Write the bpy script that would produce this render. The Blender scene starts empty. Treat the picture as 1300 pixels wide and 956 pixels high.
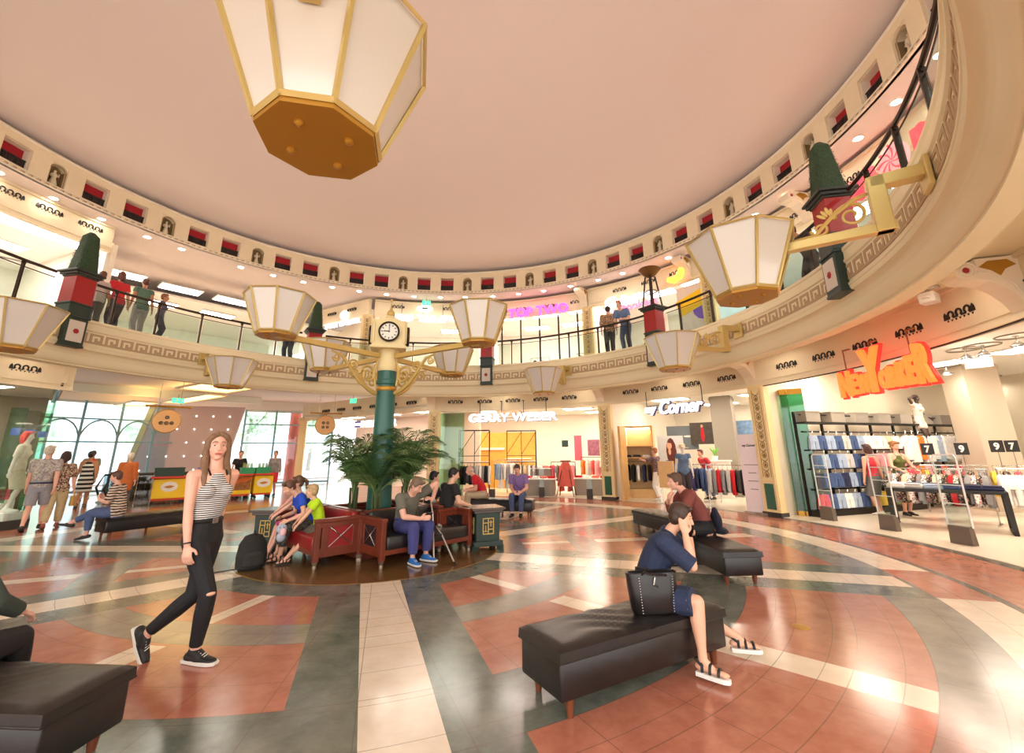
import bpy, bmesh, math, random
from mathutils import Vector, Matrix, Euler
R_ = math.radians
PI = math.pi
rnd = random.Random(7)
scene = bpy.context.scene
COL = scene.collection

# ------------------------------------------------------------------ camera
PITCH = R_(14.46); ROLL = R_(-0.54); FPX = 551.5; EYE = 1.55
CX, CY = -2.33, 7.98                      # centre of the rotunda on the floor
cam_d = bpy.data.cameras.new('camera')
cam = bpy.data.objects.new('camera', cam_d); COL.objects.link(cam)
fwd = Vector((0, math.cos(PITCH), math.sin(PITCH)))
up0 = Vector((0, -math.sin(PITCH), math.cos(PITCH)))
rt0 = Vector((1, 0, 0))
# image axes after roll
rt = rt0 * math.cos(ROLL) + up0 * math.sin(ROLL)
up = -rt0 * math.sin(ROLL) + up0 * math.cos(ROLL)
m = Matrix((rt, up, -fwd)).transposed().to_4x4()
m.translation = Vector((0, 0, EYE))
cam.matrix_world = m
cam_d.sensor_fit = 'HORIZONTAL'; cam_d.sensor_width = 36.0
cam_d.lens = 36.0 * FPX / 1300.0
cam_d.shift_y = -45.0 / 1300.0
cam_d.clip_start = 0.05; cam_d.clip_end = 300
scene.camera = cam

def at(u, v, z=0.0):
    """point on the horizontal plane z seen at photo position u, v"""
    x = (u - 650) / FPX; y = (433 - v) / FPX
    d = rt * x + up * y + fwd
    t = (z - EYE) / d.z
    return Vector((d.x * t, d.y * t, z))
def pol(a, r, z=0.0):
    """point at angle a (degrees) and radius r about the rotunda centre"""
    return Vector((CX + r * math.cos(R_(a)), CY + r * math.sin(R_(a)), z))

# ------------------------------------------------------------------ materials
def lin(c):
    return tuple(((v / 255) / 12.92 if v / 255 <= .04045 else ((v / 255 + .055) / 1.055) ** 2.4) for v in c)
MATS = {}
def mat(name, rgb, rough=.5, metal=0.0, spec=.5, noise=0.0, nscale=8.0, bump=0.0, bscale=40.0, coat=0.0):
    if name in MATS: return MATS[name]
    M = bpy.data.materials.new(name); M.use_nodes = True
    nt = M.node_tree; b = nt.nodes['Principled BSDF']
    c = lin(rgb) + (1,)
    b.inputs['Base Color'].default_value = c
    b.inputs['Roughness'].default_value = rough
    b.inputs['Metallic'].default_value = metal
    b.inputs['Specular IOR Level'].default_value = spec
    b.inputs['Coat Weight'].default_value = coat
    tc = nt.nodes.new('ShaderNodeTexCoord')
    if noise > 0:
        n = nt.nodes.new('ShaderNodeTexNoise'); n.inputs['Scale'].default_value = nscale; n.inputs['Detail'].default_value = 4
        nt.links.new(tc.outputs['Object'], n.inputs['Vector'])
        r = nt.nodes.new('ShaderNodeMapRange'); r.inputs['To Min'].default_value = 1 - noise; r.inputs['To Max'].default_value = 1 + noise
        r.inputs['From Min'].default_value = .25; r.inputs['From Max'].default_value = .75
        nt.links.new(n.outputs['Fac'], r.inputs['Value'])
        h = nt.nodes.new('ShaderNodeVectorMath'); h.operation = 'SCALE'; h.inputs[0].default_value = c[:3]
        nt.links.new(r.outputs['Result'], h.inputs['Scale']); nt.links.new(h.outputs['Vector'], b.inputs['Base Color'])
    if bump > 0:
        n2 = nt.nodes.new('ShaderNodeTexNoise'); n2.inputs['Scale'].default_value = bscale; n2.inputs['Detail'].default_value = 3
        nt.links.new(tc.outputs['Object'], n2.inputs['Vector'])
        bm_ = nt.nodes.new('ShaderNodeBump'); bm_.inputs['Strength'].default_value = bump; bm_.inputs['Distance'].default_value = .01
        nt.links.new(n2.outputs['Fac'], bm_.inputs['Height']); nt.links.new(bm_.outputs['Normal'], b.inputs['Normal'])
    MATS[name] = M
    return M
def emit(name, rgb, strength):
    if name in MATS: return MATS[name]
    M = bpy.data.materials.new(name); M.use_nodes = True
    b = M.node_tree.nodes['Principled BSDF']
    b.inputs['Base Color'].default_value = lin(rgb) + (1,)
    b.inputs['Emission Color'].default_value = lin(rgb) + (1,)
    b.inputs['Emission Strength'].default_value = strength
    MATS[name] = M
    return M
def glass(name, tint=(242, 249, 247), reflect=.12):
    if name in MATS: return MATS[name]
    M = bpy.data.materials.new(name); M.use_nodes = True
    nt = M.node_tree; nt.nodes.clear()
    o = nt.nodes.new('ShaderNodeOutputMaterial'); mx = nt.nodes.new('ShaderNodeMixShader')
    t = nt.nodes.new('ShaderNodeBsdfTransparent'); g = nt.nodes.new('ShaderNodeBsdfGlossy')
    t.inputs['Color'].default_value = lin(tint) + (1,); g.inputs['Roughness'].default_value = .03
    f = nt.nodes.new('ShaderNodeLayerWeight'); pw_ = nt.nodes.new('ShaderNodeMath'); pw_.operation = 'POWER'; pw_.inputs[1].default_value = 4
    ma = nt.nodes.new('ShaderNodeMath'); ma.operation = 'MULTIPLY_ADD'; ma.inputs[1].default_value = .45; ma.inputs[2].default_value = reflect * .35
    nt.links.new(f.outputs['Facing'], pw_.inputs[0]); nt.links.new(pw_.outputs[0], ma.inputs[0]); nt.links.new(ma.outputs[0], mx.inputs['Fac'])
    nt.links.new(t.outputs[0], mx.inputs[1]); nt.links.new(g.outputs[0], mx.inputs[2]); nt.links.new(mx.outputs[0], o.inputs['Surface'])
    MATS[name] = M
    return M
def stripes(name, c1, c2, period, axis='Z', duty=.5, rough=.8, wobble=0.0):
    """woven stripes along one object axis"""
    if name in MATS: return MATS[name]
    M = mat(name, c1, rough); nt = M.node_tree; b = nt.nodes['Principled BSDF']
    tc = nt.nodes.new('ShaderNodeTexCoord'); sx = nt.nodes.new('ShaderNodeSeparateXYZ'); nt.links.new(tc.outputs['Object'], sx.inputs[0])
    v = sx.outputs[axis]
    if wobble:
        nz = nt.nodes.new('ShaderNodeTexNoise'); nz.inputs['Scale'].default_value = 9; nt.links.new(tc.outputs['Object'], nz.inputs['Vector'])
        ad = nt.nodes.new('ShaderNodeMath'); ad.operation = 'MULTIPLY_ADD'; ad.inputs[1].default_value = wobble
        nt.links.new(nz.outputs['Fac'], ad.inputs[0]); nt.links.new(v, ad.inputs[2]); v = ad.outputs[0]
    mo = nt.nodes.new('ShaderNodeMath'); mo.operation = 'PINGPONG'; mo.inputs[1].default_value = period / 2; nt.links.new(v, mo.inputs[0])
    gt = nt.nodes.new('ShaderNodeMath'); gt.operation = 'GREATER_THAN'; gt.inputs[1].default_value = period / 2 * duty; nt.links.new(mo.outputs[0], gt.inputs[0])
    mx = nt.nodes.new('ShaderNodeMix'); mx.data_type = 'RGBA'; nt.links.new(gt.outputs[0], mx.inputs['Factor'])
    mx.inputs['A'].default_value = lin(c1) + (1,); mx.inputs['B'].default_value = lin(c2) + (1,)
    nt.links.new(mx.outputs['Result'], b.inputs['Base Color'])
    return M
def speckle(name, cols, scale=60, rough=.8):
    """printed cloth: voronoi cells in several colours"""
    if name in MATS: return MATS[name]
    M = mat(name, cols[0], rough); nt = M.node_tree; b = nt.nodes['Principled BSDF']
    tc = nt.nodes.new('ShaderNodeTexCoord'); vo = nt.nodes.new('ShaderNodeTexVoronoi'); vo.inputs['Scale'].default_value = scale
    nt.links.new(tc.outputs['Object'], vo.inputs['Vector'])
    cr = nt.nodes.new('ShaderNodeValToRGB'); cr.color_ramp.interpolation = 'CONSTANT'
    while len(cr.color_ramp.elements) < len(cols): cr.color_ramp.elements.new(.5)
    for i, c in enumerate(cols):
        cr.color_ramp.elements[i].position = i / len(cols); cr.color_ramp.elements[i].color = lin(c) + (1,)
    sp = nt.nodes.new('ShaderNodeSeparateColor'); nt.links.new(vo.outputs['Color'], sp.inputs[0])
    nt.links.new(sp.outputs[0], cr.inputs[0]); nt.links.new(cr.outputs[0], b.inputs['Base Color'])
    return M

# ------------------------------------------------------------------ mesh builder
class MB:
    def __init__(s): s.v = []; s.f = []; s.mi = []; s.cur = 0; s.M = Matrix.Identity(4)
    def add(s, vs, fs):
        o = len(s.v)
        s.v += [s.M @ Vector(p) for p in vs]
        for f in fs: s.f.append([i + o for i in f]); s.mi.append(s.cur)
        return s
    def box(s, c, d, rz=0.0, rx=0.0, ry=0.0, taper=1.0):
        x, y, z = d[0] / 2, d[1] / 2, d[2] / 2
        E = Euler((rx, ry, rz)).to_matrix(); c = Vector(c)
        P = [(-x, -y, -z), (x, -y, -z), (x, y, -z), (-x, y, -z)] + [(a * taper, b * taper, z) for a, b in ((-x, -y), (x, -y), (x, y), (-x, y))]
        return s.add([E @ Vector(p) + c for p in P], [(0, 3, 2, 1), (4, 5, 6, 7), (0, 1, 5, 4), (1, 2, 6, 5), (2, 3, 7, 6), (3, 0, 4, 7)])
    def rbox(s, c, d, r, rz=0.0, n=3):
        """box with rounded vertical edges and softened top and bottom rims"""
        x, y, z = d[0] / 2, d[1] / 2, d[2] / 2
        rings = []
        def ring(off, zz):
            o = []
            for q, (sx, sy) in enumerate(((1, 1), (-1, 1), (-1, -1), (1, -1))):
                for k in range(n + 1):
                    a = PI / 2 * q + PI / 2 * k / n
                    o.append((sx * (x - r) + (r - off) * math.cos(a), sy * (y - r) + (r - off) * math.sin(a), zz))
            return o
        rr = min(r, z) * .8
        for off, zz in ((rr, -z), (rr * .3, -z + rr * .3), (0, -z + rr), (0, z - rr), (rr * .3, z - rr * .3), (rr, z)): rings.append(ring(min(off, r * .95), zz))
        Mz = Matrix.Rotation(rz, 3, 'Z'); c = Vector(c)
        return s.rings([[Mz @ Vector(p) + c for p in g] for g in rings])
    def rings(s, rs, cap=True, closed=True):
        n = len(rs[0]); vs = [p for g in rs for p in g]; fs = []
        for i in range(len(rs) - 1):
            for j in range(n if closed else n - 1):
                k = (j + 1) % n
                fs.append((i * n + j, i * n + k, (i + 1) * n + k, (i + 1) * n + j))
        if cap: fs.append(tuple(range(n - 1, -1, -1))); fs.append(tuple((len(rs) - 1) * n + j for j in range(n)))
        return s.add(vs, fs)
    def tube(s, pts, r, n=8, cap=True, flat=1.0, closed=False):
        pts = [Vector(p) for p in pts]; N = len(pts)
        rad = r if isinstance(r, (list, tuple)) else [r] * N
        rs = []; ref = None
        for i, p in enumerate(pts):
            a = pts[(i - 1) % N] if closed else pts[max(i - 1, 0)]; b = pts[(i + 1) % N] if closed else pts[min(i + 1, N - 1)]
            t = (b - a).normalized() if (b - a).length > 1e-9 else Vector((0, 0, 1))
            if ref is None:
                ref = Vector((0, 0, 1)) if abs(t.z) < .9 else Vector((1, 0, 0))
            u = t.cross(ref).normalized(); w = u.cross(t).normalized(); ref = w
            rs.append([p + u * rad[i] * math.cos(2 * PI * k / n) + w * rad[i] * flat * math.sin(2 * PI * k / n) for k in range(n)])
        if closed: rs.append(rs[0]); return s.rings(rs, cap=False)
        return s.rings(rs, cap)
    def lathe(s, prof, n=24, a0=0.0, a1=2 * PI, c=(0, 0, 0), cap=True):
        c = Vector(c); full = abs(a1 - a0 - 2 * PI) < 1e-6; m_ = n if full else n + 1
        rs = [[c + Vector((r * math.cos(a0 + (a1 - a0) * k / n), r * math.sin(a0 + (a1 - a0) * k / n), z)) for k in range(m_)] for r, z in prof]
        return s.rings(rs, cap and full, full)
    def ell(s, c, r, n=12, m_=8, E=None):
        c = Vector(c); r = r if isinstance(r, (list, tuple)) else (r, r, r); E = E or Matrix.Identity(3)
        rs = []
        for i in range(m_ + 1):
            a = -PI / 2 + PI * (i + .0) / m_
            a = max(-PI / 2 + .08, min(PI / 2 - .08, a))
            rs.append([c + E @ Vector((r[0] * math.cos(a) * math.cos(2 * PI * k / n), r[1] * math.cos(a) * math.sin(2 * PI * k / n), r[2] * math.sin(a))) for k in range(n)])
        return s.rings(rs)
    def prism(s, poly, h, o=(0, 0, 0), ux=(1, 0, 0), uy=(0, 0, 1), un=(0, -1, 0)):
        """extrude 2D polygon (in axes ux, uy) by h along un"""
        o, ux, uy, un = Vector(o), Vector(ux), Vector(uy), Vector(un); n = len(poly)
        a = [o + ux * p[0] + uy * p[1] for p in poly]; b = [p + un * h for p in a]
        return s.add(a + b, [tuple(range(n - 1, -1, -1)), tuple(range(n, 2 * n))] + [(i, (i + 1) % n, n + (i + 1) % n, n + i) for i in range(n)])
    def quad(s, a, b, c, d): return s.add([a, b, c, d], [(0, 1, 2, 3)])
    def arcbox(s, r0, r1, z0, z1, a0, a1, n=8, c=(CX, CY)):
        """solid ring sector, angles in degrees"""
        rs = []
        for k in range(n + 1):
            a = R_(a0 + (a1 - a0) * k / n); ca, sa = math.cos(a), math.sin(a)
            rs.append([(c[0] + r * ca, c[1] + r * sa, z) for r, z in ((r0, z0), (r1, z0), (r1, z1), (r0, z1))])
        return s.rings(rs)
    def build(s, name, mt, parent=None, smooth=False, bevel=0.0, recalc=True):
        me = bpy.data.meshes.new(name)
        me.from_pydata([tuple(p) for p in s.v], [], s.f)
        for x in (mt if isinstance(mt, (list, tuple)) else [mt]): me.materials.append(x)
        me.polygons.foreach_set('material_index', s.mi)
        if recalc:
            b = bmesh.new(); b.from_mesh(me); bmesh.ops.recalc_face_normals(b, faces=b.faces); b.to_mesh(me); b.free()
        if smooth:
            me.polygons.foreach_set('use_smooth', [True] * len(me.polygons))
            if smooth != 'all': me.set_sharp_from_angle(angle=R_(40))
        o = bpy.data.objects.new(name, me); COL.objects.link(o)
        if parent: o.parent = parent
        if bevel:
            md = o.modifiers.new('bevel', 'BEVEL'); md.width = bevel; md.segments = 2; md.limit_method = 'ANGLE'
        return o
def tag(o, label=None, cat=None, group=None, kind=None):
    if label: o['label'] = label
    if cat: o['category'] = cat
    if group: o['group'] = group
    if kind: o['kind'] = kind
    return o
def thing(name, label, cat, loc=(0, 0, 0), rz=0.0, group=None):
    o = bpy.data.objects.new(name, None); COL.objects.link(o); o.empty_display_size = .1
    o.location = loc; o.rotation_euler = (0, 0, rz)
    return tag(o, label, cat, group)
def struct(mb, name, mt, **k): return tag(mb.build(name, mt, **k), kind='structure')
def copy_tree(o, parent=None):
    c = o.copy(); COL.objects.link(c)
    if parent: c.parent = parent
    for ch in o.children: copy_tree(ch, c)
    return c
def dup(o, loc, rz=0.0, label=None, group=None, scale=None):
    c = copy_tree(o); c.location = loc; c.rotation_euler = (0, 0, rz)
    if label: c['label'] = label
    if group: c['group'] = group
    if scale: c.scale = (scale,) * 3
    return c
ORD = ['first', 'second', 'third', 'fourth', 'fifth', 'sixth', 'seventh', 'eighth', 'ninth', 'tenth', 'eleventh', 'twelfth', 'thirteenth', 'fourteenth',
       'fifteenth', 'sixteenth', 'seventeenth', 'eighteenth', 'nineteenth', 'twentieth', 'twenty-first', 'twenty-second', 'twenty-third', 'twenty-fourth',
       'twenty-fifth', 'twenty-sixth', 'twenty-seventh', 'twenty-eighth', 'twenty-ninth', 'thirtieth', 'thirty-first', 'thirty-second']
def text_mesh(txt, size=1.0, ext=.02, bold=0.0, sx=1.0, shear=0.0, align='CENTER', spacing=1.0):
    """letters as a mesh standing in the xz plane, facing -y"""
    cu = bpy.data.curves.new('lettering', 'FONT'); cu.body = txt; cu.size = size; cu.extrude = ext; cu.offset = bold; cu.shear = shear
    cu.align_x = align; cu.align_y = 'CENTER'; cu.space_character = spacing; cu.resolution_u = 3
    o = bpy.data.objects.new('lettering', cu); COL.objects.link(o)
    dg = bpy.context.evaluated_depsgraph_get(); dg.update()
    me = bpy.data.meshes.new_from_object(o.evaluated_get(dg))
    bpy.data.objects.remove(o)
    me.transform(Matrix.Rotation(PI / 2, 4, 'X') @ Matrix.Diagonal((sx, 1, 1, 1)))
    me.materials.clear()
    return me
def mesh_obj(name, me, mt, parent=None, loc=(0, 0, 0)):
    me.materials.clear()
    for x in (mt if isinstance(mt, (list, tuple)) else [mt]): me.materials.append(x)
    me.name = name
    o = bpy.data.objects.new(name, me); COL.objects.link(o); o.location = loc
    if parent: o.parent = parent
    return o
# ------------------------------------------------------------------ common materials
cream = mat('cream_plaster', (236, 219, 187), .75, noise=.03, nscale=3)
cream2 = mat('pale_plaster', (240, 226, 206), .7)
pinkceil = mat('ceiling_paint', (224, 209, 204), .9)
taupe = mat('relief_paint', (186, 158, 122), .8)
gold = mat('gold_paint', (190, 142, 52), .4, metal=.55, noise=.06, nscale=5)
goldlt = mat('pale_gold_paint', (205, 172, 98), .5, metal=.25)
bronze = mat('dark_bronze', (58, 44, 34), .35, metal=.7)
blackp = mat('black_paint', (22, 18, 17), .5)
leather = mat('black_leather', (30, 25, 24), .34, noise=.15, nscale=6, bump=.25, bscale=9)
redleather = mat('red_leather', (142, 24, 26), .35, bump=.15, bscale=12)
mahog = mat('mahogany_wood', (112, 46, 26), .32, noise=.18, nscale=7)
dkgreen = mat('dark_green_paint', (34, 52, 44), .45)
greencol = mat('green_column_paint', (44, 98, 86), .35)
chrome = mat('chrome', (200, 200, 200), .2, metal=1)
white = mat('white_paint', (238, 234, 228), .6)
grey = mat('grey_paint', (150, 142, 132), .7)
dkgrey = mat('dark_grey_paint', (62, 56, 52), .6)
wood = mat('oak_board', (214, 172, 112), .5, noise=.08, nscale=5)
red = mat('red_lacquer', (158, 22, 26), .3)
clear = glass('clear_glass')
greenglass = glass('green_edge_glass', (196, 226, 208), .18)

# ------------------------------------------------------------------ floor
MAIN = [177, -134.5, -71.5, -17, 32.5, 82, 130]
MID = [-156.5, -101, -43.5, 8, 58, 106, 153]
def floor_material():
    M = bpy.data.materials.new('patterned_stone_floor'); M.use_nodes = True
    nt = M.node_tree; b = nt.nodes['Principled BSDF']; L = nt.links
    geo = nt.nodes.new('ShaderNodeNewGeometry')
    sep = nt.nodes.new('ShaderNodeSeparateXYZ'); L.new(geo.outputs['Position'], sep.inputs[0])
    def mth(op, a, b_=None, c=None):
        n = nt.nodes.new('ShaderNodeMath'); n.operation = op
        for i, x in enumerate((a, b_, c)):
            if x is None: continue
            if isinstance(x, (int, float)): n.inputs[i].default_value = x
            else: L.new(x, n.inputs[i])
        return n.outputs[0]
    X = mth('SUBTRACT', sep.outputs[0], CX); Y = mth('SUBTRACT', sep.outputs[1], CY)
    r = mth('SQRT', mth('ADD', mth('MULTIPLY', X, X), mth('MULTIPLY', Y, Y)))
    def perp(angs):
        out = None
        for a in angs:
            ca, sa = math.cos(R_(a)), math.sin(R_(a))
            al = mth('ADD', mth('MULTIPLY', X, ca), mth('MULTIPLY', Y, sa))
            pe = mth('ABSOLUTE', mth('SUBTRACT', mth('MULTIPLY', Y, ca), mth('MULTIPLY', X, sa)))
            d = mth('ADD', pe, mth('MULTIPLY', mth('LESS_THAN', al, 0.0), 100.0))
            out = d if out is None else mth('MINIMUM', out, d)
        return out
    pm = perp(MAIN); pd = perp(MID)
    lt = lambda a, v: mth('LESS_THAN', a, v)
    gt = lambda a, v: mth('GREATER_THAN', a, v)
    band = lambda v, a, c: mth('MULTIPLY', gt(v, a), lt(v, c))
    # base colours with stone mottling
    tc = nt.nodes.new('ShaderNodeTexCoord')
    def mottled(c1, c2, scale):
        n = nt.nodes.new('ShaderNodeTexNoise'); n.inputs['Scale'].default_value = scale; n.inputs['Detail'].default_value = 8; n.inputs['Roughness'].default_value = .7
        L.new(geo.outputs['Position'], n.inputs['Vector'])
        cr = nt.nodes.new('ShaderNodeValToRGB'); cr.color_ramp.elements[0].position = .35; cr.color_ramp.elements[1].position = .68
        cr.color_ramp.elements[0].color = lin(c1) + (1,); cr.color_ramp.elements[1].color = lin(c2) + (1,)
        L.new(n.outputs['Fac'], cr.inputs[0]); return cr.outputs[0]
    RED = mottled((168, 102, 82), (190, 124, 102), 5)
    WHT = mottled((222, 204, 182), (236, 222, 204), 4)
    GRN = mottled((88, 95, 86), (126, 128, 118), 3)
    GRY = mottled((126, 122, 114), (152, 146, 136), 3)
    BRN = mottled((92, 66, 38), (120, 90, 54), 6)
    DRK = mottled((84, 76, 68), (104, 96, 88), 5)
    BRS = mottled((150, 118, 60), (170, 136, 72), 5)
    def mix(f, a, c):
        n = nt.nodes.new('ShaderNodeMix'); n.data_type = 'RGBA'; L.new(f, n.inputs['Factor'])
        L.new(a, n.inputs['A']); L.new(c, n.inputs['B']); return n.outputs['Result']
    col = RED
    for a, c, k in ((2.06, 2.5, GRN), (3.35, 3.8, GRY), (4.85, 5.55, GRN), (6.9, 7.4, GRY), (7.4, 7.94, WHT), (7.94, 8.03, DRK), (9.1, 9.32, DRK), (9.32, 60, WHT)):
        col = mix(band(r, a, c), col, k)
    for a, c, w in ((2.5, 3.35, .085), (3.85, 4.85, .13), (5.55, 6.9, .17)):
        col = mix(mth('MULTIPLY', band(r, a, c), lt(pd, w)), col, WHT)
    col = mix(mth('MULTIPLY', band(r, 2.06, 7.4), lt(pm, .68)), col, GRN)
    col = mix(mth('MULTIPLY', band(r, 7.4, 7.94), lt(pm, .62)), col, RED)
    col = mix(mth('MULTIPLY', band(r, 2.06, 7.35), lt(pm, .24)), col, WHT)
    col = mix(lt(r, 2.06), col, BRN)
    col = mix(band(r, 2.045, 2.075), col, BRS)
    # the passage to the street: pale red and grey slabs
    passage = mth('MULTIPLY', gt(r, 9.25), gt(mth('SUBTRACT', mth('MULTIPLY', Y, .75), mth('MULTIPLY', X, .66)), 6.2))
    ck = nt.nodes.new('ShaderNodeTexChecker'); ck.inputs['Scale'].default_value = .55
    vr = nt.nodes.new('ShaderNodeVectorRotate'); vr.rotation_type = 'Z_AXIS'; vr.inputs['Angle'].default_value = R_(48)
    L.new(geo.outputs['Position'], vr.inputs['Vector']); L.new(vr.outputs[0], ck.inputs['Vector'])
    col = mix(passage, col, mix(ck.outputs['Fac'], RED, GRY))
    # joints
    jr = mth('PINGPONG', r, .225); ja = None
    jl = lt(mth('PINGPONG', mth('ADD', r, .06), .2265), .003)
    ang = mth('ARCTAN2', Y, X)
    arc = lt(mth('MULTIPLY', mth('PINGPONG', mth('ADD', ang, .118), .118 / 2), r), .0035)
    ring = None
    for q in (2.5, 3.35, 3.8, 4.85, 5.55, 6.0, 6.45, 6.9, 7.4, 8.5):
        z = lt(mth('ABSOLUTE', mth('SUBTRACT', r, q)), .004); ring = z if ring is None else mth('MAXIMUM', ring, z)
    jn = mth('MULTIPLY', mth('MAXIMUM', ring, mth('MULTIPLY', mth('MAXIMUM', jl, arc), lt(r, 9.2))), gt(r, 2.1))
    dark = nt.nodes.new('ShaderNodeRGB'); dark.outputs[0].default_value = lin((96, 78, 66)) + (1,)
    col = mix(mth('MULTIPLY', jn, .55), col, dark.outputs[0])
    L.new(col, b.inputs['Base Color'])
    n = nt.nodes.new('ShaderNodeTexNoise'); n.inputs['Scale'].default_value = 2.5; n.inputs['Detail'].default_value = 5
    L.new(geo.outputs['Position'], n.inputs['Vector'])
    mr = nt.nodes.new('ShaderNodeMapRange'); mr.inputs['To Min'].default_value = .1; mr.inputs['To Max'].default_value = .24
    L.new(n.outputs['Fac'], mr.inputs['Value']); L.new(mr.outputs[0], b.inputs['Roughness'])
    b.inputs['Specular IOR Level'].default_value = .75
    return M
mb = MB(); mb.box((0, 10, -.15), (110, 90, .3)); struct(mb, 'floor', floor_material())
# brass survey disc let into the floor
q = at(1017, 796, 0)
mb = MB(); mb.lathe([(.0, .0), (.075, .0), (.075, .004), (.055, .006), (0.001, .006)], 24, c=(q.x, q.y, 0))
tag(mb.build('floor_disc', gold, smooth=True), 'small round brass disc let into the red floor tiles right of the sandals', 'floor disc')

# ------------------------------------------------------------------ dome ceiling and frieze
ZF0, ZF1 = 8.18, 9.13
mb = MB(); mb.lathe([(10.0, 9.22), (9.9, 9.30), (9.0, 9.36), (5, 9.42), (.01, 9.44), (.01, 9.6), (10.2, 9.6), (10.2, 9.22)], 128, c=(CX, CY, 0), cap=False)
struct(mb, 'ceiling', pinkceil, smooth=True)
mb = MB()
mb.lathe([(9.48, ZF1), (9.46, 9.10), (9.49, 9.06), (9.52, 9.06), (9.52, ZF1 + .03), (9.62, ZF1 + .06), (9.62, ZF1 + .02)], 160, c=(CX, CY, 0), cap=False)
struct(mb, 'trim_cornice', cream2, smooth=True)
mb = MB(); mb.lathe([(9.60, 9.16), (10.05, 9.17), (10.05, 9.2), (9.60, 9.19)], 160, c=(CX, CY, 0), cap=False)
struct(mb, 'trim_painted_shadow_gap', bronze, smooth=True)  # dark ring painted in for the shadow in the gap round the ceiling
PER = 360 / 22
wins, stats = [], []
for k in range(22):
    a = 5.6 + PER * k; a = a - 360 if a > 215 else a
    stats.append(a); wins += [a + 5.25, a + 11.15]
holes = sorted([h for h in [(a, 'w') for a in wins] + [(a, 's') for a in stats] if -16 < h[0] < 177])
HW, HS = .285, .19                                     # half widths in metres
mb = MB()                                              # frieze wall with real openings
RF = 9.5
def wallpiece(a0, a1, z0, z1):
    n = max(1, int((a1 - a0) / 1.2)); rs = []
    mb.arcbox(RF, RF + .06, z0, z1, a0, a1, n)
edges = []
for a, k in holes:
    h = math.degrees((HW if k == 'w' else HS) / RF); edges.append((a - h, a + h, k))
for i, (a0, a1, k) in enumerate(edges):
    n0 = edges[(i + 1) % len(edges)][0]
    if n0 < a1: n0 += 360
    wallpiece(a1, n0, ZF0 + .07, ZF1)
    lo, hi = (ZF0 + .14, ZF0 + .70) if k == 'w' else (ZF0 + .12, ZF0 + .72)
    wallpiece(a0, a1, ZF0 + .07, lo); wallpiece(a0, a1, hi, ZF1)
struct(mb, 'wall_frieze', cream)
mb = MB(); mb.arcbox(RF - .02, RF + .08, ZF0, ZF0 + .03, 0, 360, 200); mb.arcbox(RF - .02, RF + .08, ZF0 + .085, ZF0 + .105, 0, 360, 200); mb.arcbox(RF + .005, RF + .06, ZF0 + .03, ZF0 + .09, 0, 360, 200)
struct(mb, 'trim_frieze_band', cream2)
mb = MB()                                              # key pattern standing proud of the band
def key_unit(mb, a, w, z0, h, r, t=.012, n=1):
    """one greek-key meander: bars in (angle, height) on a cylinder of radius r, facing the centre"""
    u = w / 6.0; q = h / 5.0
    for (x0, y0, x1, y1) in ((0, 0, 1, 5), (0, 4, 5, 5), (4, 1, 5, 5), (2, 1, 5, 2), (2, 1, 3, 3), (0, 0, 6, .9)):
        da0, da1 = math.degrees((x0 * u) / r), math.degrees((x1 * u) / r)
        mb.arcbox(r - t, r + .002, z0 + y0 * q, z0 + y1 * q, a - da1, a - da0, n)
for k in range(int(250 / 1.0)):
    a = -32 + k * 1.0
    w = math.degrees(.095 / RF)
    mb.arcbox(RF - .008, RF + .006, ZF0 + .035, ZF0 + .05, a, a + w, 1); mb.arcbox(RF - .008, RF + .006, ZF0 + .05, ZF0 + .08, a, a + w * .25, 1); mb.arcbox(RF - .008, RF + .006, ZF0 + .068, ZF0 + .08, a + w * .25, a + w * .75, 1)
struct(mb, 'trim_frieze_key_pattern', taupe)
# niches: red windows with a dark balustrade, and statues
def local_frame(a, r, z):
    """an Empty facing the rotunda centre: local -y looks inward, x runs to the viewer's right, z up"""
    p = pol(a, r, z); return p, R_(a - 90)
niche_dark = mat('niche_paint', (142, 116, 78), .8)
statue_m = mat('pale_stone', (222, 208, 180), .7)
redpanel = mat('red_panel', (176, 24, 40), .7)
railm = mat('dark_grille', (46, 34, 32), .6)
def build_win():
    t = thing('niche_window', 'w', 'niche window')
    b = MB()
    for sx in (-1, 1): b.box((sx * (HW - .006), .16, .42), (.012, .22, .56))
    b.box((0, .16, .146), (HW * 2, .22, .012)); b.box((0, .16, .694), (HW * 2, .22, .012))
    b.build('reveal', cream2, t)
    b = MB(); b.box((0, .25, .42), (HW * 2, .02, .56)); b.build('red_panel', redpanel, t)
    b = MB(); b.box((0, .1, .375), (HW * 2 - .03, .03, .025)); b.box((0, .1, .165), (HW * 2 - .03, .03, .025)); b.box((0, .112, .27), (HW * 2 - .03, .012, .2))
    for i in range(9):
        x = -HW + .05 + i * (2 * HW - .1) / 8
        b.lathe([(.006, .17), (.014, .22), (.009, .28), (.014, .33), (.006, .37)], 6, c=(x, .095, 0))
    b.build('balustrade', railm, t)
    return t
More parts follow.
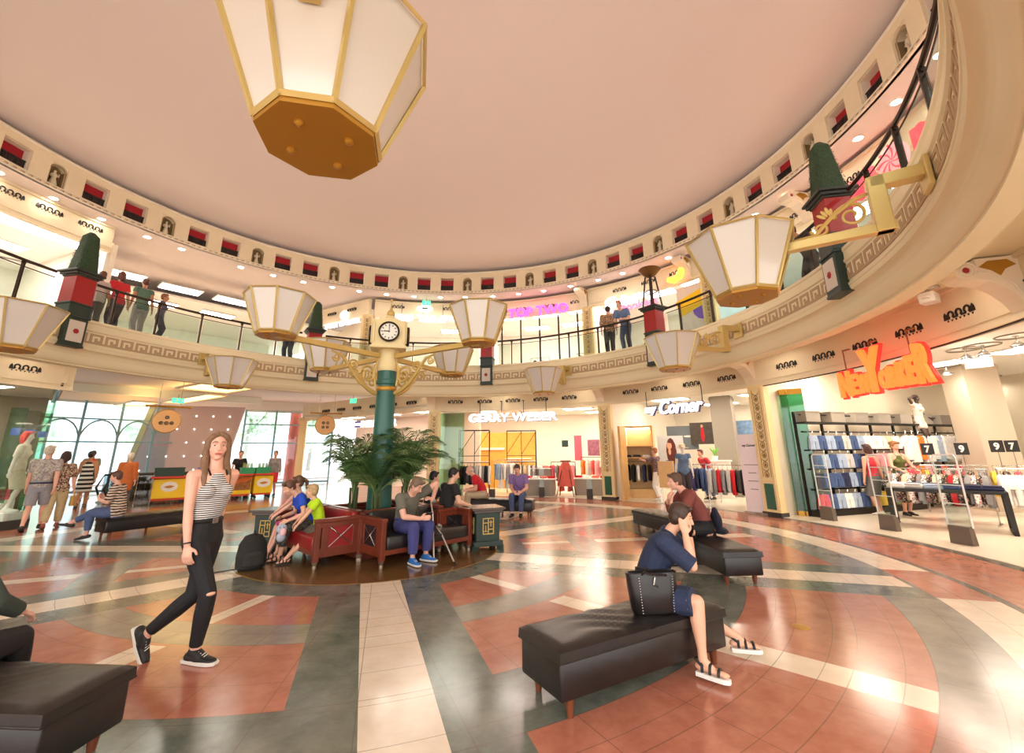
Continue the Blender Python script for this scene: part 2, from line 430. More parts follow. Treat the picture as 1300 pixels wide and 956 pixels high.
def build_stat():
    t = thing('statue_niche', 's', 'statue niche')
    b = MB(); b.cur = 0
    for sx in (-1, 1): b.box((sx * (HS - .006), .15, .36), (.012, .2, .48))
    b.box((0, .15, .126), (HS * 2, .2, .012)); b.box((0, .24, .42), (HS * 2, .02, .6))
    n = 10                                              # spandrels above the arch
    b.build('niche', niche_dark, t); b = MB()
    for sx in (-1, 1):
        poly = [(sx * HS, .72)] + [(sx * HS * math.cos(PI / 2 * i / n), .545 + .17 * math.sin(PI / 2 * i / n)) for i in range(n + 1)] + [(0, .72)]
        b.prism(poly, .24, o=(0, .25, 0))
    b.build('spandrel', cream, t)
    b = MB(); b.tube([(-.16, .052, .13), (-.16, .052, .5)] + [(-.16 * math.cos(PI * i / 12), .052, .53 + .16 * math.sin(PI * i / 12)) for i in range(13)] + [(.16, .052, .5), (.16, .052, .13)], .012, 5)
    b.build('arch_moulding', taupe, t)
    b = MB()
    b.lathe([(.09, .132), (.09, .16), (.07, .165)], 10, c=(0, .14, 0))
    b.lathe([(.06, .16), (.075, .2), (.055, .3), (.045, .36), (.06, .43), (.05, .48), (.02, .5), (.02, .515)], 10, c=(0, .14, 0))
    b.ell((0, .14, .545), (.03, .033, .04), 8, 6)
    b.tube([(-.055, .14, .46), (-.085, .12, .39), (-.04, .08, .35)], [.02, .017, .013], 6); b.tube([(.055, .14, .46), (.09, .13, .42), (.075, .1, .5)], [.02, .017, .013], 6)
    b.tube([(-.04, .1, .44), (.0, .085, .33), (.05, .09, .18)], [.015, .02, .025], 6)
    b.build('statue', statue_m, t, smooth=True)
    return t
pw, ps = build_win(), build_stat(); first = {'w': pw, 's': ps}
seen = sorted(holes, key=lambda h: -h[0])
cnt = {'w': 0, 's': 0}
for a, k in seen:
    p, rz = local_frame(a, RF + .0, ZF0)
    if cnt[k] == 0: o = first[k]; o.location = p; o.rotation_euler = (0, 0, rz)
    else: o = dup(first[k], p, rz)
    i = cnt[k]; cnt[k] += 1
    if k == 'w':
        o['label'] = 'red recessed window with dark balustrade in the upper frieze, %s from the left' % ORD[i]; o['group'] = 'red windows in the frieze'
    else:
        o['label'] = 'arched niche with pale statue in the frieze below the ceiling, %s from the left' % ORD[i]; o['group'] = 'statue niches in the frieze'

# ------------------------------------------------------------------ upper soffit, balcony slab, lower soffit
mb = MB(); mb.lathe([(9.52, 8.18), (9.52, 8.3), (10.3, 8.3), (10.3, 8.18), (9.52, 8.18)], 160, c=(CX, CY, 0), cap=False)
mb.lathe([(10.3, 8.18), (10.3, 8.3), (21.5, 8.3), (21.5, 8.18)], 96, a0=R_(-50), a1=R_(236), c=(CX, CY, 0)); struct(mb, 'ceiling.001', pinkceil)
Z2 = 4.66
mb = MB()
prof = [(7.82, Z2 + .02), (7.77, Z2 + .01), (7.755, Z2 - .01), (7.755, Z2 - .05), (7.775, Z2 - .07), (7.775, Z2 - .12), (7.77, 4.47), (7.755, 4.46), (7.755, 4.42), (7.78, 4.40), (7.78, 4.09), (7.755, 4.075), (7.755, 4.04), (7.765, 4.03), (7.765, 3.985), (7.775, 3.965)]
for i in range(9):                                      # hollow curve under the band
    t_ = i / 8; prof.append((7.775 + .095 * math.sin(t_ * PI / 2), 3.86 + .10 * math.cos(t_ * PI / 2)))
for i in range(9):
    t_ = i / 8; prof.append((7.88 + .09 * (1 - math.cos(t_ * PI / 2)), 3.84 - .22 * math.sin(t_ * PI / 2)))
prof += [(7.97, 3.59), (8.22, 3.59), (8.25, 3.62), (8.27, 4.0), (9.6, 4.0), (9.6, Z2), (7.9, Z2)]
mb.lathe(prof, 180, c=(CX, CY, 0), cap=False)
fasc = mat('fascia_plaster', (234, 219, 182), .6)
struct(mb, 'wall_balcony_fascia', fasc, smooth=True)
mb = MB(); mb.lathe([(9.6, 4.0), (9.6, Z2), (21.5, Z2), (21.5, 4.0)], 96, a0=R_(-50), a1=R_(236), c=(CX, CY, 0)); struct(mb, 'ceiling.002', mat('soffit_paint', (236, 222, 204), .8))
mb = MB(); mb.lathe([(7.9, Z2 + .004), (9.6, Z2 + .004)], 128, c=(CX, CY, 0), cap=False); mb.lathe([(9.6, Z2 + .004), (21.5, Z2 + .004)], 96, a0=R_(-50), a1=R_(236), c=(CX, CY, 0)); struct(mb, 'floor.001', mat('upper_floor_stone', (206, 188, 164), .25))
mb = MB()                                               # greek key relief on the fascia
nkey = 150; wk = 2 * PI * 7.78 / nkey
for k in range(nkey):
    a = -64 + k * 360 / nkey
    if -64 <= a <= 200: key_unit(mb, a, wk, 4.125, .24, 7.78, .010)
struct(mb, 'trim_fascia_key_pattern', taupe)

# ------------------------------------------------------------------ ceiling lights set flush
glow = emit('lit_lens', (255, 242, 222), 60)
def build_down():
    t = thing('ceiling_downlight', 'd', 'downlight')
    b = MB(); b.lathe([(.085, .0), (.085, -.012), (.115, -.012), (.12, .0)], 24, cap=False); b.build('trim_ring', white, t, smooth=True)
    b = MB(); b.lathe([(.001, -.004), (.086, -.004), (.086, .0), (.001, 0)], 24); b.build('lens', glow, t)
    return t
dl = build_down(); nd = 0
for i, a in enumerate([173.9, 167.5, 161.2, 154.5, 149, 138.6, 132.4, 126.2, 120, 114, 107.6, 101, 94.5, 88.3, 81.3, 74.7, 68.3, 61.5, 54.6, 48.7, 38, 31.5, 24.6, 19.5, 13.6, 7, 1, -4.9, -11]):
    p = pol(a, 9.98, 8.18); o = dl if i == 0 else dup(dl, p); o.location = p
    o['label'] = 'round ceiling downlight in the ring above the upper walkway, %s from the left' % ORD[i]; o['group'] = 'downlights above the upper walkway'
for i, (a, r_) in enumerate([(168, 8.75), (157, 8.75), (149.4, 9.9), (120, 8.75), (98, 8.75), (78, 8.75), (58, 8.75), (36, 8.75), (15, 8.75), (-14.9, 8.7), (-45, 8.75), (-75, 8.75)]):
    p = pol(a, r_, 4.0); o = dup(dl, p)
    o['label'] = 'round ceiling downlight under the balcony, %s from the left' % ORD[i]; o['group'] = 'downlights under the balcony'
# ------------------------------------------------------------------ lanterns
pane_m = mat('opal_glass_pane', (216, 208, 200), .12, spec=.6)
paneside = mat('lantern_gold', (204, 178, 112), .38, metal=.45)
plate_m = mat('lantern_base_gold', (178, 126, 40), .42, metal=.4)
added_uplamp = emit('added_uplight_glow', (255, 238, 224), 17)  # added inside the lanterns, which are unlit, to brighten the ceiling
def lantern(parent, c, rt=.60, rb=.33, h=.70, rot=0.0, mesh_cache={}):
    """octagonal tapering lantern with opal panes; bottom centre at c (local)"""
    c = Vector(c); N8 = 8
    def pt(i, t_, k=1.0):
        a = rot + 2 * PI * i / N8; r = (rb + (rt - rb) * t_) * k
        return c + Vector((r * math.cos(a), r * math.sin(a), h * t_))
    hub = MB(); hub.rings([[pt(i, 0, 1.0) + Vector((0, 0, dz)) for i in range(8)] for dz in (-.035, .012)])
    for i in range(4):
        a = rot + PI / 4 + i * PI / 2; hub.ell(c + Vector((rb * .55 * math.cos(a), rb * .55 * math.sin(a), -.04)), (.028, .028, .02), 8, 5)
    base = hub.build('base_plate', plate_m, parent, smooth=True)
    fr = MB()
    for i in range(8):
        fr.tube([pt(i, 0), pt(i, 1)], .017, 4); fr.tube([pt(i, 1), pt(i + 1, 1)], .013, 4); fr.tube([pt(i, .02), pt(i + 1, .02)], .02, 4)
    fr.build('frame', paneside, parent)
    for i in range(8):
        p = MB(); a, b, d, e = pt(i, .01, .975), pt(i + 1, .01, .975), pt(i + 1, .99, .975), pt(i, .99, .975)
        n = ((b - a).cross(e - a)).normalized() * .008
        p.add([a, b, d, e, a - n, b - n, d - n, e - n], [(0, 1, 2, 3), (7, 6, 5, 4), (0, 4, 5, 1), (1, 5, 6, 2), (2, 6, 7, 3), (3, 7, 4, 0)])
        p.build('pane', pane_m, parent)
    lm = MB(); lm.rings([[pt(i, tt, k) for i in range(8)] for tt, k in ((.70, .45), (.74, .5), (.76, .5))]); lm.build('added_uplight', added_uplamp, parent)
    return base
def scroll(mb, c, ux, uz, r0, turns, sgn=1, th=.018, n=26, rw=.03, un=None):
    """flat spiral band"""
    c, ux, uz = Vector(c), Vector(ux), Vector(uz); pts = []
    for i in range(n + 1):
        t_ = i / n; a = sgn * t_ * turns * 2 * PI; r = r0 * (1 - .82 * t_)
        pts.append(c + ux * r * math.cos(a) + uz * r * math.sin(a))
    mb.tube(pts, [rw * (1 - .4 * i / n) for i in range(n + 1)], 5)
def build_bracket_lantern():
    """local: origin at the fascia, -y points to the rotunda centre, z measured from floor"""
    t = thing('bracket_lantern', 'l', 'lantern')
    L = 7.745 - 6.0                                     # reach from fascia to lantern axis
    b = MB(); b.box((0, -.02, 4.23), (.26, .05, .34)); b.build('wall_plate', paneside, t, bevel=.01)
    b = MB(); b.box((0, -.24, 4.27), (.15, .46, .13)); b.box((0, -.42, 4.02), (.15, .15, .62)); b.box((0, -.36 - (L - .36 - .5) / 2, 3.76), (.11, L - .36 - .42, .10))
    b.build('arm', paneside, t, bevel=.008)
    b = MB(); ux, uz = (0, -1, 0), (0, 0, 1)
    scroll(b, (0, -.66, 3.98), ux, uz, .15, 1.6, 1, rw=.022); scroll(b, (0, -.95, 3.9), ux, uz, .085, 1.4, -1, rw=.018)
    b.tube([(0, -.5, 4.18), (0, -.62, 4.15), (0, -.82, 4.02), (0, -1.0, 3.84), (0, -1.2, 3.83)], [.02, .026, .024, .02, .014], 6)
    for k in range(5): b.ell((0, -.8 - .03 * k, 4.04 + .028 * (2 - abs(k - 2))), (.012, .02, .05), 6, 5, Euler((-.5 + .35 * k, 0, 0)).to_matrix())
    b.build('scrollwork', goldlt, t, smooth=True)
    lantern(t, (0, -L, 3.29), rot=R_(22.5))
    return t
lan = build_bracket_lantern()
names = {-33: 'gold bracket lantern with opal panes, largest at right below the topiary pedestal', 12: 'gold bracket lantern in front of the bronze bowl pedestal, reddish on one side',
         57: 'small gold bracket lantern on the balcony front above the white-lettered shop', 147: 'gold bracket lantern on the balcony front above the walking girl and the fruit stall',
         192: 'gold bracket lantern cut by the left edge of the photo, below the left topiary pedestal', -78: 'huge gold octagonal lantern seen from below at the top of the photo', }
for i, a in enumerate((-32.5, 12.5, 57, 147.3, 190.5, -78)):
    p = pol(a, 7.745, 0); key = min(names, key=lambda k: abs(k - a))
    o = lan if i == 0 else dup(lan, p, R_(a - 90)); o.location = p; o.rotation_euler = (0, 0, R_(a - 90))
    o['label'] = names[key]; o['group'] = 'bracket lanterns on the balcony front'

# ------------------------------------------------------------------ balcony pedestals
def build_pedestal(top):
    """local: origin on the fascia face (r 7.7), -y to the centre"""
    t = thing('balcony_pedestal', 'p', 'pedestal')
    b = MB(); b.box((0, -.02, 4.3), (.42, .2, .62)); b.box((0, .0, 3.97), (.45, .26, .05)); b.box((0, -.03, 4.63), (.46, .24, .05))
    b.build('hanging_block', dkgreen, t, bevel=.01)
    b = MB(); b.box((0, -.125, 4.3), (.31, .02, .48)); pn = b.build('front_panel', mat('panel_paint', (216, 204, 190), .6), t)
    b = MB()
    for k in range(6):
        a = k * PI / 3; b.ell((.03 * math.cos(a), -.14, 4.3 + .03 * math.sin(a)), (.03, .012, .03), 8, 5)
    b.ell((0, -.147, 4.3), (.02, .012, .02), 8, 5); b.build('rosette', mat('rosette_red', (160, 24, 36), .4), pn, smooth=True)
    b = MB(); b.box((0, .1, 4.8), (.44, .42, .28)); b.box((0, .1, 4.93), (.48, .46, .05)); b.build('plinth', dkgreen, t, bevel=.01)
    b = MB(); b.box((0, .1, 5.255), (.43, .41, .66), taper=.97); b.build('shaft', red, t, bevel=.012)
    b = MB(); b.box((0, .1, 5.60), (.46, .44, .05)); b.box((0, .1, 5.645), (.54, .52, .06)); b.box((0, .1, 5.695), (.62, .60, .05)); b.build('capital', mat('pedestal_cap', (42, 46, 40), .4), t, bevel=.012)
    if top == 'topiary':
        b = MB(); z0 = 5.72; n = 4
        rs = []
        for i in range(13):
            f = i / 12; w = .215 - .09 * f; ring = []
            for k in range(28):
                a = 2 * PI * k / 28; q = 1 / max(abs(math.cos(a)), abs(math.sin(a))); q = min(q, 1.22)
                ring.append((w * q * math.cos(a), .1 + w * q * math.sin(a), z0 + .93 * f))
            rs.append(ring)
        rs.append([(.06 * math.cos(2 * PI * k / 28), .1 + .06 * math.sin(2 * PI * k / 28), z0 + 1.03) for k in range(28)])
        b.rings(rs); r2 = random.Random(3)
        for k in range(2600):                            # leaf tufts over the clipped surface
            f = r2.random(); w = .213 - .09 * f; s_ = r2.choice((0, 1, 2, 3)); q = r2.uniform(-1, 1) * w
            x, y = ((w, q), (-w, q), (q, w), (q, -w))[s_]
            d = Vector((r2.uniform(-.014, .014), r2.uniform(-.014, .014), r2.uniform(-.014, .02))); e = Vector((r2.uniform(-.012, .012), r2.uniform(-.012, .012), r2.uniform(-.012, .012)))
            p = Vector((x, .1 + y, z0 + .82 * f)); nrm = ((1, 0, 0), (-1, 0, 0), (0, 1, 0), (0, -1, 0))[s_]
            b.add([p, p + d, p + Vector(nrm) * .012 + e], [(0, 1, 2)])
        b.build('topiary', mat('clipped_box_leaf', (44, 66, 40), .7, noise=.5, nscale=30), t)
        b = MB(); b.box((0, .1, 5.735), (.48, .48, .04)); b.build('planter_rim', dkgreen, t)
    if top == 'bowl':
        b = MB()
        for sx, sy in ((1, 1), (-1, 1), (-1, -1), (1, -1)): b.tube([(sx * .2, .1 + sy * .2, 5.71), (sx * .1, .1 + sy * .1, 6.7)], .024, 6)
        b.tube([(0, .1, 5.71), (0, .1, 6.74)], .035, 8); b.tube([(.17 * math.cos(2 * PI * k / 16), .1 + .17 * math.sin(2 * PI * k / 16), 6.22) for k in range(16)], .016, 5, closed=True)
        b.build('tripod', bronze, t, smooth=True)
        b = MB(); b.lathe([(.04, 6.68), (.14, 6.72), (.24, 6.82), (.31, 6.92), (.33, 6.93), (.31, 6.95), (.02, 6.9)], 24, c=(0, .1, 0)); b.build('bowl', mat('bowl_bronze', (126, 88, 46), .4, metal=.7), t, smooth=True)
    return t
for a, top, lab in ((169.3, 'topiary', 'red balcony pedestal with clipped topiary obelisk at the left, beside the bright white upper shop'),
                    (124.7, 'topiary', 'red balcony pedestal with topiary obelisk seen left of the column clock'),
                    (79.6, 'none', 'red balcony pedestal with dark foot hidden behind the clock lantern right of centre'),
                    (33.6, 'bowl', 'red balcony pedestal carrying a bronze bowl on a tripod'),
                    (-10.6, 'topiary', 'red balcony pedestal with large topiary obelisk at the right, behind the largest bracket lantern')):
    t = build_pedestal(top); t.location = pol(a, 7.76, 0); t.rotation_euler = (0, 0, R_(a - 90)); t['label'] = lab; t['group'] = 'balcony pedestals'

# ------------------------------------------------------------------ balcony railing, one run between each pair of pedestals
railglass = glass('railing_glass', (234, 244, 241), .12)
def rail_run(a0, a1, posts, label):
    t = thing('glass_railing', label, 'railing', pol((a0 + a1) / 2, 7.97, Z2), 0, 'glass balcony railings')
    off = -t.location
    def mb_(): b = MB(); b.M = Matrix.Translation(off); return b
    n = max(4, int(abs(a1 - a0) / 1.5)); arc = lambda r, z, k=n: [pol(a0 + (a1 - a0) * i / k, r, z) for i in range(k + 1)]
    b = mb_(); b.tube(arc(7.97, 5.6), .034, 8); b.build('handrail', bronze, t, smooth=True)
    b = mb_(); b.tube(arc(7.97, 5.46), .012, 6); b.tube(arc(7.97, 4.70), .02, 6); b.build('rail', bronze, t, smooth=True)
    for p in posts:
        b = mb_(); q = pol(p, 7.97, 5.1); b.box(q, (.07, .03, .96), rz=R_(p)); b.box(pol(p, 7.97, 5.56), (.03, .07, .08), rz=R_(p)); b.box(pol(p, 7.97, 4.67), (.1, .1, .02), rz=R_(p))
        b.build('post', bronze, t)
    ed = [a0] + list(posts) + [a1]
    for x, y in zip(ed, ed[1:]):
        s_ = .35 if y > x else -.35
        if abs(y - x) < 1: continue
        b = mb_(); b.arcbox(7.962, 7.974, 4.73, 5.43, x + s_, y - s_, max(2, int(abs(y - x) / 2))); b.build('glass_panel', railglass, t)
rail_run(215, 172.3, (208, 200, 192, 184, 176.7), 'glass railing with bronze posts left of the left topiary pedestal')
rail_run(166.4, 127.4, (163.2, 156, 148.2, 140.4, 133), 'glass railing with bronze posts between the two left topiary pedestals')
rail_run(122, 82, (116, 108, 100, 92, 86), 'glass railing with bronze posts behind the column clock')
rail_run(77, 36.3, (73.1, 65.1, 57.2, 49.2, 41), 'glass railing with bronze posts the two men lean on')
rail_run(31, -8, (27.5, 19.6, 11.6, 3.6, -4), 'glass railing with bronze posts behind the largest bracket lantern')
rail_run(-13.2, -56, (-17, -23.9, -31.1, -38.5, -46), 'glass railing with bronze posts sweeping up the right edge')

# ------------------------------------------------------------------ facades
fret_m = mat('black_fretwork', (24, 16, 14), .5)
def build_fret():
    """row of open arches between palmettes; local xz plane, facing -y"""
    t = MB()
    for sx in (-1, 1):
        t.prism([(sx * .225, -.05), (sx * .295, -.05), (sx * .285, .03), (sx * .258, .07), (sx * .235, .03)][::sx], .018)
    for k in range(3):
        x = -.155 + .155 * k; pts = []
        for i in range(13):
            a = R_(-55 + 290 * i / 12); pts.append((x + .05 * math.cos(a), -.009, .012 + .05 * math.sin(a)))
        t.tube(pts, .018, 5)
        for sx in (-1, 1): t.prism([(x + sx * .025, -.05), (x + sx * .078, -.05), (x + sx * .062, -.014)][::sx], .016)
    for k in range(7): t.prism([(-.23 + .077 * k - .018, -.062), (-.23 + .077 * k + .018, -.062), (-.23 + .077 * k, -.092)], .012)
    o = t.build('fretwork_panel', fret_m)
    return o
fret = build_fret(); nf = [0]
def put_fret(a, r, z, label, group, s=1.0):
    o = fret if nf[0] == 0 else fret.copy()
    if nf[0]: COL.objects.link(o)
    nf[0] += 1; o.location = pol(a, r, z); o.rotation_euler = (0, 0, R_(a - 90)); o.scale = (s, s, s)
    tag(o, label, 'fretwork panel', group)
def put_fret_at(p, rz, label, group, s=1.0):
    o = fret.copy(); COL.objects.link(o); o.location = p; o.rotation_euler = (0, 0, rz); o.scale = (s, s, s); tag(o, label, 'fretwork panel', group)
def frets(angs, r, z, where, s=1.0):
    for i, a in enumerate(sorted(angs, reverse=True)):
        put_fret(a, r, z, 'black arched fretwork panel %s, %s from the left' % (where, ORD[i]), 'fretwork panels ' + where, s)
def header(name, a0, a1, r, z0, z1, th=.25):
    mb = MB(); n = max(3, int(abs(a1 - a0) / 2))
    mb.arcbox(r, r + th, z0, z1, a0, a1, n); mb.arcbox(r - .035, r + .05, z0 - .03, z0 + .05, a0, a1, n); mb.arcbox(r - .05, r + .02, z1 - .07, z1, a0, a1, n); mb.arcbox(r - .02, r + .02, z0 + .1, z0 + .115, a0, a1, n)
    struct(mb, name, cream, bevel=0)
RG = 9.3
header('wall_shop_front', 53.2, 96, RG, 3.2, 4.0); header('wall_shop_front.001', 20.8, 53.2, RG, 3.2, 4.0); header('wall_shop_front.002', -40, 20.8, RG, 3.2, 4.0); header('wall_shop_front.003', 161.5, 215, RG, 3.2, 4.0)
mb = MB(); mb.arcbox(RG - .01, RG + .04, 3.15, 3.185, -40, 20.4, 30); struct(mb, 'trim_1', bronze)
frets((89.6, 82.4, 75.4, 68.5, 61.5), RG, 3.53, 'above the white-lettered shop')
frets((46.9, 40.4, 33.4, 26.2), RG, 3.53, 'above the shop with the script sign')
frets((14.9, 8.6, 2.2, -4, -10.3, -16.5), RG, 3.56, 'above the red-lettered shop')
frets((167.5,), RG, 3.58, 'above the left shop window')
pil_m = mat('pilaster_cream', (236, 212, 160), .5); motif = mat('pilaster_motif', (150, 112, 60), .5, metal=.2)
def build_pilaster():
    t = thing('pilaster', 'p', 'pilaster')
    b = MB(); b.box((0, .06, 1.6), (.46, .2, 3.2)); b.box((0, .05, .06), (.5, .24, .12)); 
    for sx in (-1, 1): b.box((sx * .19, -.05, 1.65), (.035, .03, 3.0))
    b.box((0, -.05, .84), (.36, .03, .03)); b.box((0, -.05, 3.14), (.4, .04, .06)); b.build('shaft', pil_m, t, bevel=.008)
    b = MB(); b.box((0, -.05, .46), (.24, .02, .6)); b.build('base_panel', mat('green_marble', (46, 92, 68), .25, noise=.2), t)
    b = MB(); b.box((0, .05, .05), (.52, .26, .1)); b.build('plinth', dkgrey, t)
    b = MB()
    for k in range(9):
        z = .98 + k * .235
        b.tube([(.06 * math.cos(2 * PI * i / 10), -.052, z + .07 * math.sin(2 * PI * i / 10)) for i in range(10)], .009, 4, closed=True)
        b.prism([(-.03, z - .02), (0, z - .05), (.03, z - .02), (0, z + .04)], .012, o=(0, -.045, 0))
        for sx in (-1, 1): b.tube([(0, -.052, z + .08), (sx * .07, -.052, z + .11), (sx * .075, -.052, z + .15)], .008, 4)
    for sx in (-1, 1): b.box((sx * .115, -.042, 2.0), (.01, .01, 2.16))
    b.build('ornament', motif, t)
    return t
def build_console():
    """white scroll bracket with rosette; local -y to the centre"""
    t = thing('scroll_bracket', 's', 'bracket')
    prof_ = []
    prof_ = [(0, 3.22), (-.04, 3.3), (-.1, 3.42), (-.2, 3.55), (-.34, 3.66), (-.5, 3.70)]
    for i in range(13):
        a = R_(-100 - i * 20); prof_.append((-.56 + .13 * math.cos(a), 3.83 + .13 * math.sin(a)))
    prof_ += [(-.45, 3.98), (0, 3.98)]
    b = MB(); b.prism([(-x, z) for x, z in prof_], .30, o=(-.15, 0, 0), ux=(0, -1, 0), uy=(0, 0, 1), un=(1, 0, 0)); b.build('body', mat('bracket_white', (240, 224, 200), .5), t, bevel=.012)
    for sx in (-1, 1):
        b = MB()
        for rr, w in ((.1, .014), (.062, .012)): b.tube([(sx * .155, -.56 + rr * math.cos(2 * PI * i / 16), 3.83 + rr * math.sin(2 * PI * i / 16)) for i in range(16)], w, 5, closed=True)
        b.tube([(sx * .155, -.45, 3.79), (sx * .155, -.3, 3.75), (sx * .155, -.12, 3.6), (sx * .155, -.03, 3.36)], .012, 5); b.build('scroll_line', cream2, t, smooth=True)
        b = MB(); b.ell((sx * .155, -.56, 3.83), (.015, .04, .04), 10, 6); b.build('rosette', MATS['rosette_red'], t, smooth=True)
        b = MB(); b.prism([(.42, 3.86), (.32, 3.93), (.12, 3.93), (.04, 3.85), (.16, 3.8), (.22, 3.72), (.3, 3.8)], .012, o=(sx * .15, 0, 0), ux=(0, -1, 0), uy=(0, 0, 1), un=(sx, 0, 0)); b.build('gold_leaf', gold, t)
    return t
pil, con = build_pilaster(), build_console()
for i, (a, lab) in enumerate(((21.0, 'cream pilaster with ornament strip between the script-sign shop and the red-lettered shop'), (53.3, 'cream pilaster with ornament strip and green foot between the two middle clothes shops'),
                              (94.6, 'cream pilaster with ornament strip behind the palms, left of the white-lettered shop'))):
    p = pol(a, RG, 0); o = pil if i == 0 else dup(pil, p); o.location = p; o.rotation_euler = (0, 0, R_(a - 90)); o['label'] = lab; o['group'] = 'pilasters at the shop fronts'
for i, (a, lab) in enumerate(((21.6, 'white scroll bracket with red rosette at the left end of the red-lettered shop front'), (54.0, 'white scroll bracket above the pilaster between the two middle clothes shops'),
                              (95.5, 'white scroll bracket above the pilaster behind the column clock'), (-16.6, 'white scroll bracket with red rosette at the right edge of the photo, under the balcony'))):
    p = pol(a, RG, 0); o = con if i == 0 else dup(con, p); o.location = p; o.rotation_euler = (0, 0, R_(a - 90)); o['label'] = lab; o['group'] = 'scroll brackets under the balcony'

# ---- upper storey fronts (the arc steps back bay by bay)
def upfront(name, a0, a1, r): header(name, a0, a1, r, 7.42, 8.18, .2)
upfront('wall_upper_front', 58.8, 84, 10.8); upfront('wall_upper_front.001', 33, 58.8, 10.7); upfront('wall_upper_front.002', -40, 33, 10.5); upfront('wall_upper_front.003', 158.5, 215, 10.2); upfront('wall_upper_front.004', 84, 110, 10.8)
frets((104.8, 98.4, 92.7), 10.8, 7.93, 'above the oval-badge sign upstairs')
frets((75.3, 68.5, 61.8), 10.8, 7.77, 'above the pink-lettered shop upstairs')
frets((51.5, 45, 38.8), 10.7, 7.85, 'above the white flower sign upstairs')
frets((14.4, 6.2), 10.5, 7.8, 'above the upper shop behind the right topiary')
frets((175, 171.5, 166.9, 161.7), 10.2, 7.93, 'above the bright white upper shop')
for a, r_, lab in ((59.4, 10.75, 'upper cream pilaster left of the white flower sign'), (33, 10.65, 'upper cream pilaster beside the yellow poster'), (111.5, 10.75, 'upper cream pilaster left of the column clock')):
    o = dup(pil, pol(a, r_, Z2), R_(a - 90)); o['label'] = lab; o['group'] = 'pilasters at the upper shop fronts'; o.scale = (1, 1, .87)
for a, r_, lab in ((60, 10.75, 'upper white scroll bracket above the end of the pink lettering'), (36.3, 10.6, 'upper white scroll bracket behind the largest bracket lantern'), (13, 10.45, 'upper white scroll bracket left of the right topiary')):
    o = dup(con, pol(a, r_, Z2 - .48), R_(a - 90)); o['label'] = lab; o['group'] = 'upper scroll brackets'

# ------------------------------------------------------------------ column clock
ck = thing('column_clock', 'green column carrying a cream four-sided clock and four lanterns on gold arms', 'clock', (CX, CY, 0))
b = MB(); b.lathe([(.30, 0), (.30, .12), (.27, .16), (.235, .3), (.215, .5), (.178, 2.0), (.165, 3.05)], 32); b.lathe([(.165, 2.78), (.185, 2.8), (.185, 2.86), (.165, 2.88)], 32, cap=False); b.build('column', greencol, ck, smooth=True)
clockcream = mat('clock_cream', (232, 212, 158), .5)
b = MB(); b.lathe([(.17, 2.67), (.185, 2.69), (.185, 2.73), (.17, 2.75)], 24, cap=False); b.build('collar', gold, ck, smooth=True)
b = MB(); b.lathe([(.175, 3.04), (.185, 3.06), (.185, 3.12), (.172, 3.14), (.172, 3.4), (.2, 3.44)], 28); b.build('neck', clockcream, ck, smooth=True)
CR = R_(14)                                             # clock head turned a little to the viewer's left
KS = Matrix.Translation((0, 0, 3.43)) @ Matrix.Diagonal((.80, .80, .80, 1)) @ Matrix.Translation((0, 0, -3.43))
b = MB(); b.M = KS @ Matrix.Rotation(CR, 4, 'Z')
b.box((0, 0, 3.46), (.80, .80, .06)); b.box((0, 0, 3.78), (.74, .74, .6)); b.box((0, 0, 4.07), (.66, .66, .08)); b.box((0, 0, 4.12), (.52, .52, .06)); b.box((0, 0, 4.17), (.38, .38, .06)); b.box((0, 0, 4.24), (.3, .3, .12), taper=.45)
for q in range(4):
    for sx in (-1, 1): b.box(Matrix.Rotation(q * PI / 2, 3, 'Z') @ Vector((sx * .34, -.385, 3.8)), (.05, .03, .52), rz=q * PI / 2)
b.build('clock_case', clockcream, ck, bevel=.01)
b = MB(); b.M = KS; b.lathe([(.04, 4.26), (.09, 4.31), (.1, 4.36), (.07, 4.42), (.03, 4.45), (.035, 4.48), (.015, 4.52), (.01, 4.66), (.03, 4.68), (.03, 4.7), (.004, 4.74)], 16); b.build('finial', goldlt, ck, smooth=True)
facem = mat('clock_face', (238, 232, 218), .4)
for q in range(4):
    E = KS @ Matrix.Rotation(CR + q * PI / 2, 4, 'Z')
    f = MB(); f.M = E @ Matrix.Translation((0, -.40, 3.8)) @ Matrix.Rotation(PI / 2, 4, 'X')
    f.lathe([(.235, -.02), (.235, .05), (.205, .065), (.19, .03), (.19, -.02)], 32); rim = f.build('clock_rim', bronze, ck, smooth=True)
    f = MB(); f.M = E @ Matrix.Translation((0, -.40, 3.8)) @ Matrix.Rotation(PI / 2, 4, 'X'); f.lathe([(.001, .034), (.196, .034), (.196, .02), (.001, .02)], 32)
    f.M = E @ Matrix.Translation((0, -.44, 3.8)); f.cur = 1
    for k in range(12):
        a = k * PI / 6; f.box((.155 * math.sin(a), 0, .155 * math.cos(a)), (.018, .008, .04), ry=a)
    f.build('dial', [facem, blackp], rim)
    f = MB(); f.M = E @ Matrix.Translation((0, -.44, 3.8)); f.box((-.055, -.006, 0.006), (.13, .006, .02)); f.build('hour_hand', blackp, rim)
    f = MB(); f.M = E @ Matrix.Translation((0, -.44, 3.8)); f.box((0, -.01, .065), (.012, .006, .17)); f.ell((0, -.01, 0), (.018, .01, .018), 8, 5); f.build('minute_hand', blackp, rim)
